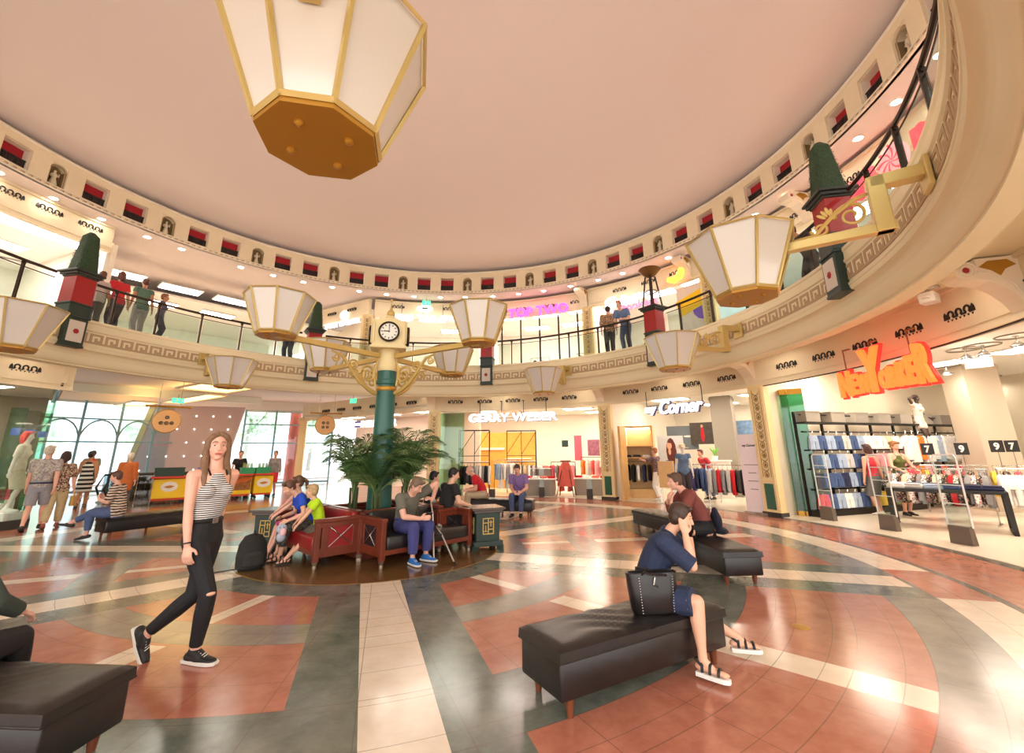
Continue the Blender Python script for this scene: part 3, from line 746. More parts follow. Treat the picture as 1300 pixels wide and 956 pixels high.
for a in (-126, -31, 145, 63):
    d = Vector((math.cos(R_(a)), math.sin(R_(a)), 0)); Lr = 2.08
    e = MB(); e.M = Matrix.Rotation(R_(a), 4, 'Z'); e.box((.2 + (Lr - .2) / 2, 0, 3.31), (Lr - .2, .08, .09)); arm = e.build('lantern_arm', goldlt, ck, bevel=.008)
    e = MB(); e.M = Matrix.Rotation(R_(a), 4, 'Z'); ux, uz = (1, 0, 0), (0, 0, 1)
    scroll(e, (.42, 0, 2.93), ux, uz, .17, 1.7, 1, rw=.026); scroll(e, (1.05, 0, 3.14), ux, uz, .075, 1.5, -1, rw=.018); scroll(e, (.72, 0, 3.06), ux, uz, .1, 1.4, 1, rw=.018)
    e.tube([(.22, 0, 2.62), (.36, 0, 2.66), (.58, 0, 2.78), (.78, 0, 3.0), (.95, 0, 3.19), (1.15, 0, 3.24)], [.03, .034, .032, .028, .024, .016], 6)
    e.tube([(.23, 0, 3.2), (.3, 0, 3.0), (.25, 0, 2.75)], [.02, .026, .02], 6)
    for k in range(4): e.ell((.62 + .07 * k, 0, 2.84 + .065 * k), (.05, .012, .022), 6, 5, Euler((0, .9, 0)).to_matrix())
    e.build('scrollwork', goldlt, arm, smooth=True)
    lantern(arm, d * Lr + Vector((0, 0, 3.31)), rt=.50, rb=.28, h=.60, rot=R_(22.5))
# ------------------------------------------------------------------ shop rooms
shopwall = mat('shop_wall_white', (240, 232, 220), .7); shopceil = mat('shop_ceiling_white', (242, 238, 230), .7)
shopfloor = mat('shop_floor_pale', (226, 214, 196), .22)
panel_e = emit('light_panel_glow', (255, 240, 218), 16.0); panel_u = emit('upper_added_panel_glow', (255, 246, 236), 14.0)
def room(idx, a0, a1, r0, r1, zf, zc, wall_m=shopwall, side0=True, side1=True):
    sfx = '' if idx == 0 else '.%03d' % idx
    n = max(4, int(abs(a1 - a0) / 3))
    b = MB(); b.arcbox(r1, r1 + .15, zf, zc, a0, a1, n)
    for a, f in ((a0, side0), (a1, side1)):
        if f:
            p, q = pol(a, r0 + .25, 0), pol(a, r1, 0); d = q - p; c = (p + q) / 2
            b.box((c.x, c.y, (zf + zc) / 2), (d.length, .12, zc - zf), rz=math.atan2(d.y, d.x))
    struct(b, 'wall_shop' + sfx, wall_m)
    b = MB(); b.arcbox(r0 + .25, r1, zc, zc + .1, a0, a1, n); struct(b, 'ceiling.%03d' % (10 + idx), shopceil)
    b = MB(); b.arcbox(r0 - .02, r1, zf + .002, zf + .012, a0, a1, n); struct(b, 'floor.%03d' % (10 + idx), shopfloor)
def build_panel(m_):  # glowing panels added to light the rooms, not fittings of the place
    t = thing('added_light_panel', 'x', 'added light panel')
    b = MB(); b.box((0, 0, -.02), (1.3, .7, .04)); b.build('frame', white, t)
    b = MB(); b.box((0, 0, -.043), (1.22, .62, .008)); b.build('diffuser', m_, t)
    return t
lp = [build_panel(panel_e), build_panel(panel_u)]; npan = [0, 0]
def panels(k, spots, zc, where):
    for i, (a, r_) in enumerate(spots):
        p = pol(a, r_, zc); o = lp[k] if npan[k] == 0 else dup(lp[k], p); npan[k] += 1
        o.location = p; o.rotation_euler = (0, 0, R_(a - 90)); o['label'] = 'added flat white light panel on the ceiling of %s' % where; o['group'] = 'added light panels of ' + where
room(0, 54, 94.2, RG, 16.5, 0, 3.5); room(1, 21.3, 52.8, RG, 16.8, 0, 3.5)
room(2, -30, 20.8, RG, 18.5, 0, 3.75, mat('shop_wall_beige', (226, 214, 194), .7), side0=True)
panels(0, [(60, 11), (66, 13), (72, 11), (80, 11), (86, 13), (76, 14.5), (90, 11), (64, 15)], 3.5, 'the white-lettered shop')
panels(0, [(27, 11), (33, 13), (39, 11), (46, 12), (30, 15), (43, 15)], 3.5, 'the script-sign shop')
panels(0, [(17, 11), (11, 11), (4, 11), (-4, 11), (14, 14), (6, 14), (-3, 14), (-12, 11), (9, 17), (0, 17)], 3.75, 'the red-lettered shop')
# upper rooms
room(3, 59, 84, 10.8, 15.5, Z2, 7.8); room(4, 33.2, 58.6, 10.7, 15.5, Z2, 7.8); room(5, -52, 32.8, 10.5, 15.5, Z2, 7.8, mat('shop_wall_blue', (190, 212, 218), .6)); room(6, 158, 214, 10.2, 15.5, Z2, 7.8); room(7, 84.3, 110, 10.8, 15.5, Z2, 7.8)
panels(1, [(63, 12), (71, 12), (79, 12), (67, 14), (75, 14)], 7.8, 'the pink-lettered upper shop')
panels(1, [(38, 12), (46, 12), (54, 12), (42, 14)], 7.8, 'the upper shop with the flower sign')
panels(1, [(27, 12), (20, 12), (12, 12), (4, 12), (-4, 12), (-12, 12), (-20, 12), (-28, 12), (-37, 12)], 7.8, 'the upper shop on the right')
panels(1, [(162, 11.5), (168, 11.5), (174, 11.5), (180, 11.5), (164, 13.5), (172, 13.5), (180, 13.5)], 7.8, 'the bright upper shop on the left')
panels(1, [(89, 12), (97, 12), (105, 12), (93, 14)], 7.8, 'the upper shop with the oval badge')

# ------------------------------------------------------------------ the passage to the street
pa = pol(95.5, RG + .1, 0); pb = at(356, 618.5, 0); pb = pa + (pb - pa) * .86
dirp = (pb - pa).normalized()
def seg_box(b, p, q, z0, z1, th): d = q - p; c = (p + q) / 2; b.box((c.x, c.y, (z0 + z1) / 2), (d.length, th, z1 - z0), rz=math.atan2(d.y, d.x))
nrm = Vector((dirp.y, -dirp.x, 0))                       # away from the passage, into the shop
b = MB(); seg_box(b, pa, pb, 3.2, 4.0, .2); struct(b, 'wall_passage', cream)
b = MB(); seg_box(b, pa + nrm * 3.2, pb + nrm * 3.2, 0, 3.4, .1); struct(b, 'wall_passage.001', mat('pink_shop_wall', (238, 214, 196), .7))
b = MB(); c_ = (pa + pb) / 2 + nrm * 1.6; b.box((c_.x, c_.y, 3.42), ((pb - pa).length, 3.4, .06), rz=math.atan2(dirp.y, dirp.x)); struct(b, 'ceiling.020', shopceil)
for i in range(3):
    p = pa + dirp * (1.6 + 2.6 * i) + nrm * 1.4; o = dup(lp[0], (p.x, p.y, 3.39), math.atan2(dirp.y, dirp.x)); o['label'] = 'added flat white light panel on the ceiling of the passage shop'; o['group'] = 'added light panels of the passage shop'
for i in range(6):
    p = pa + dirp * (1.0 + 1.15 * i) - nrm * .11
    put_fret_at((p.x, p.y, 3.58), math.atan2(dirp.y, dirp.x) + PI, 'black arched fretwork panel above the passage shop behind the palms, %s from the right' % ORD[i], 'fretwork panels in the passage')
b = MB(); b.box((0, 0, 1.6), (.34, .34, 3.2)); b.box((0, 0, 3.28), (.46, .46, .16)); b.box((0, 0, .06), (.4, .4, .12)); [b.box((sx * .12, -.175, 1.6), (.03, .02, 3.0)) for sx in (-1, 1)]
o = b.build('passage_pillar', pil_m, bevel=.01); o.location = pb; o.rotation_euler = (0, 0, R_(20)); tag(o, 'slim cream square pillar at the far end of the passage, right of the fruit stall', 'pillar')
# passage ceiling: dropped coffers with hidden light
coff = emit('cove_glow', (255, 214, 140), 2.2)
for i, (u, v, w, d, s_) in enumerate(((285, 490, 3.4, 1.7, 1), (175, 512, 2.4, 1.0, 1), (245, 506, 4.6, .8, 1))):
    p = at(u, v, 3.99); t = thing('ceiling_coffer', ('large warm-lit ceiling recess above the hanging round badge', 'warm-lit ceiling recess left of the hanging round badge', 'long warm-lit ceiling strip behind the hanging round badge')[i], 'ceiling recess', (p.x, p.y, 3.99), math.atan2(dirp.y, dirp.x))
    b = MB(); [b.box(c, s) for c, s in (((0, d / 2, -.02), (w + .1, .1, .06)), ((0, -d / 2, -.02), (w + .1, .1, .06)), ((w / 2, 0, -.02), (.1, d, .06)), ((-w / 2, 0, -.02), (.1, d, .06)))]; b.build('frame', cream2, t)
    b = MB(); b.box((0, 0, -.002), (w, d, .01)); b.build('lit_panel', coff, t)
lil = mat('lilac_hoarding', (214, 190, 190), .7)
L0, L1 = at(163, 618, 0), at(268, 614, 0)
L0 = Vector((-18.2, 21.2, 0)); L1 = Vector((-14.7, 22.6, 0))
dl_ = (L1 - L0).normalized(); nl = Vector((dl_.y, -dl_.x, 0))
t = thing('advertising_wall', 'lilac-grey slanted hoarding dotted with small lights, behind the fruit stall', 'hoarding', L0)
W_ = (L1 - L0).length; sl = .75
b = MB(); b.prism([(0, 0), (W_, 0), (W_ + sl, 4.0), (sl, 4.0)], .25, o=(0, 0, 0), ux=dl_, uy=(0, 0, 1), un=-nl); b.build('panel', lil, t)
b = MB(); b.prism([(-.28, 0), (-.05, 0), (sl - .05, 4.0), (sl - .28, 4.0)], .3, o=(0, 0, 0), ux=dl_, uy=(0, 0, 1), un=-nl); b.build('edge_pilaster', pil_m, t)
dot = emit('small_lamp', (255, 250, 240), 10)
for r__ in range(5):
    for c__ in range(5):
        b = MB(); z = .9 + .65 * r__; p = dl_ * (.35 + .72 * c__ + .12 * (r__ % 2) + sl * z / 4.0) + nl * .01; b.ell((p.x, p.y, z), .022, 8, 5); b.build('lamp', dot, t)
# street windows
frame_b = mat('window_frame_blue_grey', (140, 178, 194), .5); winglass = glass('street_glass', (235, 245, 250), .1)
def street_window(idx, p0, p1, n, arches):
    d = (p1 - p0); L = d.length; rz = math.atan2(d.y, d.x)
    t = thing('window_%d' % idx, None, None, p0, rz); t['kind'] = 'structure'
    b = MB()
    for i in range(n + 1): b.box((L * i / n, 0, 2.0), (.09, .1, 4.0))
    b.box((L / 2, 0, .1), (L, .1, .1)); b.box((L / 2, 0, 2.2), (L, .08, .06)); b.box((L / 2, 0, 3.2), (L, .08, .06))
    if arches:
        for i in range(n):
            w = L / n; b.tube([(L * i / n + w / 2 - w / 2 * math.cos(PI * k / 10), 0, 2.2 + w * .75 * math.sin(PI * k / 10)) for k in range(11)], .035, 5)
    b.build('window_frame', frame_b, t)
    b = MB(); b.box((L / 2, .02, 2.0), (L, .02, 4.0)); b.build('window_pane', winglass, t)
street_window(1, Vector((-20.6, 17.4, 0)), Vector((-16.4, 22.2, 0)), 5, True)
street_window(2, Vector((-14.6, 24.0, 0)), Vector((-10.6, 26.0, 0)), 3, False)
street_window(3, Vector((-15.6, 14.4, 0)), Vector((-20.6, 17.4, 0)), 4, True)
# street beyond: pavement, trees, a house front and a red post
b = MB(); b.box((-40, 50, .03), (90, 60, .06), rz=R_(32)); struct(b, 'floor.030', mat('street_paving', (236, 234, 230), .8))
tr_leaf = mat('street_tree_leaf', (206, 226, 200), .8, noise=.4, nscale=3); bark = mat('bark', (170, 160, 150), .9)
for i, (x, y, h) in enumerate(((-24, 40, 6.5), (-30, 36, 7), (-37, 33, 6), (-20, 44, 7))):
    t = thing('street_tree', 'bright green street tree seen outside the passage windows, %s from the right' % ORD[i], 'tree', (x, y, .06), 0, 'street trees outside')
    b = MB(); b.tube([(0, 0, 0), (.1, 0, h * .35), (-.05, .1, h * .7)], [.22, .16, .07], 8); b.build('trunk', bark, t)
    b = MB(); r2 = random.Random(i)
    for k in range(14): b.ell((r2.uniform(-1.6, 1.6), r2.uniform(-1.6, 1.6), h * .65 + r2.uniform(-1.5, 1.9)), (r2.uniform(.6, 1.1),) * 3, 8, 6)
    for k in range(500):
        p = Vector((r2.gauss(0, 1.2), r2.gauss(0, 1.2), h * .65 + r2.gauss(0, 1.2))); b.add([p, p + Vector((.25, .1, .1)), p + Vector((.05, .2, .25))], [(0, 1, 2)])
    b.build('crown', tr_leaf, t)
t = thing('apartment_house', 'pale house front with rows of blue windows across the street', 'building', (-40, 52, 0), R_(32))
b = MB(); b.box((0, 0, 7), (34, 4, 14)); b.build('wall', mat('house_plaster', (244, 243, 240), .8), t)
for i in range(9):
    for j in range(3):
        b = MB(); b.box((-14 + i * 3.5, -2.05, 2.6 + j * 3.6), (1.7, .12, 2.1)); w_ = b.build('window', mat('house_window_blue', (196, 220, 232), .3), t)
p = at(318, 612, 0); p = Vector((-13.6, 27.6, 0))
o = MB().lathe([(.34, 0), (.34, 5.5), (.3, 5.5)], 20).build('red_post', mat('street_red', (226, 106, 84), .5), smooth=True); o.location = p; tag(o, 'thick salmon-red round post outside the window right of the hoarding', 'post')
# glass shop at the left of the passage
la = pol(163, RG, 0); lb = Vector((-14.9, 14.1, 0)); dlf = (lb - la).normalized()
t = thing('shop_window', 'tall frameless glass shop window at the left edge with display behind it', 'shop window', la)
nl_ = 4
for i in range(nl_):
    b = MB(); p, q = (lb - la) * (i / nl_), (lb - la) * ((i + 1) / nl_); c = (p + q) / 2; b.box((c.x, c.y, 1.72), ((q - p).length - .02, .016, 3.1), rz=math.atan2(dlf.y, dlf.x)); b.build('glass_pane', clear, t)
b = MB(); seg_box(b, Vector((0, 0, 0)), lb - la, .0, .17, .1); b.build('sill', dkgrey, t)
b = MB(); seg_box(b, Vector((0, 0, 0)), lb - la, 3.26, 3.34, .1); b.build('head_rail', bronze, t)
t = thing('shop_window', 'curved glass shop front under the fretwork at the far left edge', 'shop window', pol(180, RG, 0))
for i in range(5):
    b = MB(); b.M = Matrix.Translation(-t.location); b.arcbox(RG + .02, RG + .035, .18, 3.2, 163 + i * 8, 171 - .15 + i * 8, 4); b.build('glass_pane', clear, t)
b = MB(); b.M = Matrix.Translation(-t.location); b.arcbox(RG - .02, RG + .1, 0, .18, 163, 203, 16); b.build('sill', dkgrey, t)
nlf = Vector((dlf.y, -dlf.x, 0)); 
if nlf.x > 0: nlf = -nlf
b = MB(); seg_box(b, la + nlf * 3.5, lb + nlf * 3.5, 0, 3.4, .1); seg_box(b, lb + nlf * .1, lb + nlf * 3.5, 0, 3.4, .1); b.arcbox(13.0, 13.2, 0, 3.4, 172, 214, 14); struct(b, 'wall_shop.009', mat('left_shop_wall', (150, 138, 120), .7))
b = MB(); seg_box(b, la, lb, 3.34, 4.0, .2); struct(b, 'wall_passage.002', cream)
for i, (a, r_) in enumerate(((168, 10.6), (164, 12.0), (176, 11), (184, 11))):
    o = dup(lp[0], pol(a, r_, 3.4), R_(a)); o['label'] = 'added flat white light panel on the ceiling of the left glass-fronted shop'; o['group'] = 'added light panels of the left shop'
b = MB(); b.arcbox(RG + .3, 13.0, 3.42, 3.5, 163, 214, 12); c = (la + lb) / 2 + nlf * 1.7; b.box((c.x, c.y, 3.46), ((lb - la).length, 3.4, .08), rz=math.atan2(dlf.y, dlf.x)); struct(b, 'ceiling.021', shopceil)
# upper corridor behind the walkway
b = MB(); b.box((-19, 22, 7.72), (16, 14, .08), rz=R_(140)); struct(b, 'ceiling.022', shopceil)
b = MB(); p = pol(140, 19.5, 0); b.box((p.x, p.y, 6.0), (10, .1, 3.4), rz=R_(50)); struct(b, 'wall_upper_corridor', mat('corridor_end', (232, 236, 222), .6))
for i in range(8):
    p = pol(128 + (i % 4) * 8, 12.5 + 2.5 * (i // 4), 7.66); o = dup(lp[1], p, R_(50)); o['label'] = 'added flat white light panel on the ceiling of the upper corridor'; o['group'] = 'added light panels of the upper corridor'
b = MB(); seg_box(b, pol(110.5, 10.9), pol(116, 16), Z2, 7.75, .12); seg_box(b, pol(157.5, 10.4), pol(152, 18), Z2, 7.75, .12); struct(b, 'wall_upper_corridor.001', cream2)
b = MB(); seg_box(b, pol(111, 10.8) , pol(120, 13.5), 7.4, 8.18, .15); struct(b, 'wall_upper_corridor.002', cream)
for a_ in (.3, .7):
    p = pol(111, 10.8).lerp(pol(120, 13.5), a_); put_fret_at((p.x - .1, p.y - .05, 7.85), R_(-29), 'black arched fretwork panel above the corner shop upstairs, %s' % ('nearer one' if a_ < .5 else 'farther one'), 'fretwork panels of the upper corner shop')

# ------------------------------------------------------------------ signs
sign_w = emit('lit_white_letter', (255, 252, 255), 1.25); sign_side = mat('sign_side_violet', (88, 72, 120), .5); sign_p = emit('lit_pink_letter', (255, 84, 190), 1.3)
sign_o = emit('lit_orange_letter', (255, 120, 50), .95); sign_r = emit('lit_red_edge', (255, 46, 36), 1.0); sign_c = emit('lit_coral_letter', (255, 70, 84), 1.3)
def letters(txt, size, width, parent, mt, ext=.05, bold=.008, x=0, z=0, y=0, shear=0, height=None, name='lettering'):
    me = text_mesh(txt, size, ext, bold, 1, shear)
    xs = [v.co.x for v in me.vertices]; zs = [v.co.z for v in me.vertices]
    sx = width / (max(xs) - min(xs)); sz = (height / (max(zs) - min(zs))) if height else sx
    cx_, cz_ = (max(xs) + min(xs)) / 2, (max(zs) + min(zs)) / 2
    me.transform(Matrix.Translation((x, y, z)) @ Matrix.Diagonal((sx, 1, sz, 1)) @ Matrix.Translation((-cx_, 0, -cz_)))
    return mesh_obj(name, me, mt, parent)
def hanging_sign(a, r, z, lab, txt, width, height, mt, rods=4, up=.45, shear=0, backs=True):
    t = thing('shop_sign', lab, 'sign', pol(a, r, z), R_(a - 90))
    letters(txt, .4, width, t, mt, height=height, shear=shear)
    if backs:
        letters(txt, .4, width + .02, t, sign_side, y=.06, height=height + .03, shear=shear, bold=.01, name='letter_return')
    for i in range(rods):
        x = -width / 2 + width * (i + .5) / rods; b = MB(); b.tube([(x, .04, height / 2 - .03), (x, .04, height / 2 + up)], .012, 6); b.box((x, .02, height / 2 + up), (.05, .2, .02)); b.build('rod', bronze, t)
    b = MB(); b.box((0, .075, height * .1), (width * .98, .02, .03)); b.box((0, .075, -height * .25), (width * .98, .02, .03)); b.build('carrier_rail', chrome, t)
    return t
hanging_sign(75.3, 9.1, 2.88, 'glowing white block-letter sign hung over the middle shop entrance', 'GERRY WEBER', 3.5, .33, sign_w)
t = hanging_sign(37.2, 9.1, 2.84, 'white script sign with violet sides over the clothes shop', 'my', .42, .26, sign_w, rods=0, shear=.25)
for ch in list(t.children): ch.location.x -= .78; 
for ch in list(t.children): ch.location.z -= .03
letters('Corner', .4, 1.45, t, sign_w, x=.28, z=.05, height=.42, shear=.35); letters('Corner', .4, 1.47, t, sign_side, x=.29, z=.05, y=.06, height=.45, shear=.35, bold=.016, name='letter_return')
for x in (-.95, .98): b = MB(); b.tube([(x, .04, 0), (x, .04, .62)], .012, 6); b.build('rod', bronze, t)
b = MB(); b.tube([(-.95, .07, 0), (.98, .07, .0)], .012, 6); b.tube([(-.95, .07, .14), (.98, .07, .14)], .01, 6); b.build('carrier_rail', bronze, t)
# red and orange letter sign: the letters change height along a waving outline
t = thing('shop_sign', 'glowing orange and red sign with a tall Y hanging over the big clothes shop', 'sign', pol(-1.7, 8.85, 2.55), R_(-92.3))
xs0, x = [('N', .36, .0, .56), ('E', .26, .02, .44), ('W', .38, .02, .40), ('Y', .52, 0, .92), ('O', .24, .03, .38), ('R', .26, .03, .42), ('K', .26, .02, .47), ('E', .24, .02, .54), ('R', .34, 0, .74)], -1.22
for ch, w, z0, h in xs0:
    ov = .16 if ch == 'Y' else 0
    letters(ch, .5, w + (.12 if ch == 'Y' else .02), t, sign_o, ext=.03, bold=.022, x=x + w / 2 - ov * .3, z=z0 + h / 2, height=h, name='letter')
    letters(ch, .5, w + (.2 if ch == 'Y' else .1), t, sign_r, ext=.03, bold=.04, x=x + w / 2 - ov * .3, z=z0 + h / 2, y=.065, height=h + .07, name='letter_outline')
    x += w - (.1 if ch in 'WY' else -.005)
t.scale = (.76, 1, .88)
for i, xx in enumerate((-1.0, -.1, .98)):
    b = MB(); b.tube([(xx, .06, .3), (xx, .06, 1.06)], .013, 6); b.box((xx + .05, .1, 1.05), (.22, .05, .025)); b.build('rod', mat('rust_rod', (150, 84, 44), .5), t)
# tommy sign in the passage
t = thing('shop_sign', 'white lit sign with a small violet flag above the passage shop behind the palms', 'sign', at(440, 533, 2.9) * 1.0, math.atan2(dirp.y, dirp.x) + PI)
t.location = (pa + dirp * 3.2 - nrm * .05) + Vector((0, 0, 2.85)); letters('HILFIGER', .3, 2.2, t, sign_w, height=.3, x=.2); b = MB(); b.box((-1.15, 0, 0), (.42, .06, .28)); b.build('flag_panel', emit('flag_white', (240, 236, 255), 1.5), t); b = MB(); b.box((-1.15, -.04, .1), (.42, .02, .08)); b.box((-1.15, -.04, -.1), (.42, .02, .08)); b.build('flag_bar', mat('flag_violet', (120, 90, 220), .4), t)
for xx in (-1, 0, 1): b = MB(); b.tube([(xx, .03, .15), (xx, .03, .6)], .01, 6); b.build('rod', bronze, t)
# upper signs
def lit_sign(a, r, z, lab, txt, width, h, mt, shear=0):
    t = thing('shop_sign', lab, 'sign', pol(a, r, z), R_(a - 90)); letters(txt, .4, width, t, mt, height=h, shear=shear); return t
lit_sign(71.0, 10.6, 7.55, 'pink neon lettering on the upper floor right of the clock', 'TOP TWO', 2.7, .42, sign_p)
t = lit_sign(99, 10.6, 7.42, 'white lettering under an oval badge on the upper floor behind the clock', 'TOM TAILOR', 2.9, .24, sign_w)
b = MB(); b.ell((.1, 0, .42), (.36, .05, .17), 20, 8); bd = b.build('oval_badge', sign_w, t, smooth=True)
b = MB(); b.prism([(-.2, .44), (-.02, .38), (.02, .44), (-.06, .47)], .03, o=(.1, -.04, 0)); b.prism([(.2, .44), (.02, .38), (-.02, .44), (.06, .47)][::-1], .03, o=(.1, -.04, 0)); b.build('badge_mark', dkgrey, bd)
for xx in (-.9, 0, .9): b = MB(); b.tube([(xx, .03, .1), (xx, .03, .65)], .01, 6); b.build('rod', bronze, t)
cor0, cor1 = pol(111, 10.8), pol(120, 13.5)
t = thing('shop_sign', 'white slanting lettering under a round badge at the upper corner shop left of the clock', 'sign', cor0.lerp(cor1, .45) + Vector((-.15, -.1, 7.25)), R_(-29))
letters('TOM TAILOR', .4, 2.3, t, sign_w, height=.22); b = MB(); b.ell((.1, 0, .4), (.26, .05, .2), 20, 8); b.build('oval_badge', sign_w, t, smooth=True)
t = lit_sign(47.2, 10.5, 7.35, 'white flower outline and two lines of lettering on the upper floor behind the bronze bowl', 'Betten', 1.35, .3, sign_w)
letters('Bookers', .4, 1.5, t, emit('lit_rose_letter', (255, 120, 150), 1.2), x=.05, z=-.36, height=.26)
for k, (cx_, cz_, rx_, rz_, an) in enumerate(((-1.1, -.1, .3, .2, .5), (-1.0, -.25, .28, .17, -.1), (-1.15, .06, .26, .13, .2))):
    b = MB(); b.tube([(cx_ + rx_ * math.cos(2 * PI * i / 20) * math.cos(an) - rz_ * math.sin(2 * PI * i / 20) * math.sin(an), 0, cz_ + rx_ * math.cos(2 * PI * i / 20) * math.sin(an) + rz_ * math.sin(2 * PI * i / 20) * math.cos(an)) for i in range(20)], .022, 5, closed=True); b.build('petal_outline', sign_w, t)
t = thing('orange_sign', 'glowing orange rounded shape on the upper floor right of the bronze bowl', 'sign', pol(38.2, 10.4, 7.75), R_(-52))
b = MB(); b.tube([(-.3, 0, -.2), (-.1, 0, -.28), (.15, 0, -.2), (.25, 0, 0), (.3, 0, .25), (.1, 0, .3)], [.1, .13, .13, .12, .13, .1], 8); b.build('lit_body', emit('lit_amber', (255, 160, 60), 1.8), t, smooth=True)
t = lit_sign(-4.2, 9.75, 6.95, 'coral red lettering with a swirl disc behind the railing at upper right', 'nanu', 1.5, .5, sign_c)
for ch in list(t.children): ch.location.x -= 1.25
letters('nana', .4, 1.5, t, sign_c, x=1.25, height=.5)
b = MB(); b.lathe([(.001, -.04), (.34, -.04), (.34, .04), (.001, .04)], 28); o = b.build('swirl_disc', emit('lit_pale_coral', (255, 160, 160), 1.1), t); o.rotation_euler = (PI / 2, 0, 0)
for k in range(8):
    b = MB(); pts = [(.02 + .30 * i / 8, 0, 0) for i in range(9)]; b.tube([((.02 + .3 * i / 8) * math.cos(k * PI / 4 + i * .09), -.05, (.02 + .3 * i / 8) * math.sin(k * PI / 4 + i * .09)) for i in range(9)], [.006 + .022 * i / 8 for i in range(9)], 5); b.build('swirl_arm', sign_c, o).matrix_parent_inverse = o.matrix_basis.inverted()
# hanging round badges in the passage
badge = mat('badge_wood', (232, 180, 120), .5)
def hang_badge(p, rz, lab, ndot):
    t = thing('hanging_badge', lab, 'hanging sign', p, rz, 'round hanging badges')
    b = MB(); b.lathe([(.001, -.03), (.36, -.03), (.36, .03), (.001, .03)], 28); o = b.build('disc', badge, t); o.rotation_euler = (PI / 2, 0, 0)
    b = MB(); b.tube([(.36 * math.cos(2 * PI * i / 28), 0, .36 * math.sin(2 * PI * i / 28)) for i in range(28)], .025, 6, closed=True); b.build('rim', gold, t)
    pts = [(0, .12), (-.14, -.06), (0, -.06), (.14, -.06)] if ndot == 4 else [(-.08, .09), (.08, .09), (-.08, -.08), (.08, -.08)]
    for x_, z_ in pts:
        b = MB(); b.tube([(x_ + .045 * math.cos(2 * PI * i / 12), -.04, z_ + .045 * math.sin(2 * PI * i / 12)) for i in range(12)], .013, 5, closed=True); b.ell((x_, -.04, z_), (.02, .008, .02), 6, 4); b.build('ring_mark', dkgrey, t)
    b = MB(); b.tube([(-.55, 0, .47), (.55, 0, .47)], .03, 6); b.ell((-.56, 0, .47), .045, 6, 5); b.ell((.56, 0, .47), .045, 6, 5); b.tube([(0, 0, .36), (0, 0, .47)], .015, 6); b.build('bar', gold, t)
    for x_ in (-.28, .28): b = MB(); b.tube([(x_, 0, .47), (x_, 0, 4.0 - p[2])], .01, 5); b.build('cable', chrome, t)
p = pol(144.6, 11, 2.66); hang_badge((p.x, p.y, 2.66), R_(40), 'round wooden badge with four rings hanging above the fruit stall', 4)
p = pol(118.1, 11, 2.70); hang_badge((p.x, p.y, 2.70), R_(25), 'round wooden badge hanging in front of the passage shop, left of the palms', 5)
# exit signs
ex = emit('exit_green', (60, 220, 150), 1.6)
def exit_sign(p, rz, lab):
    t = thing('exit_sign', lab, 'sign', p, rz, 'green exit signs'); b = MB(); b.box((0, 0, 0), (.36, .05, .18)); b.build('panel', ex, t)
    b = MB(); b.ell((-.03, -.03, .055), (.018, .008, .018), 8, 5); b.tube([(-.03, -.03, .04), (-.045, -.03, -.01), (-.09, -.03, -.03)], .012, 4); b.tube([(-.045, -.03, -.01), (-.01, -.03, -.035), (-.03, -.03, -.07)], .012, 4); b.tube([(-.07, -.03, .03), (-.03, -.03, .035), (0, -.03, .0)], .009, 4); b.prism([(.04, .0), (.09, .035), (.09, .012), (.14, .012), (.14, -.012), (.09, -.012), (.09, -.035)][::-1], .01, o=(0, -.025, 0)); b.build('running_figure', white, t)
    b = MB(); b.tube([(0, 0, .09), (0, 0, .22)], .012, 5); b.build('hanger', grey, t)
exit_sign(pol(98, 10.2, 7.98), R_(10), 'small green exit sign under the upper ceiling right above the clock')
p = pa + dirp * 3.3 - nrm * 1.2; exit_sign((p.x, p.y, 3.72), math.atan2(dirp.y, dirp.x) + PI, 'small green exit sign left of the column, under the balcony'); exit_sign(tuple(pol(141, 13, 3.55)), R_(45), 'small green exit sign near the warm-lit ceiling recess')
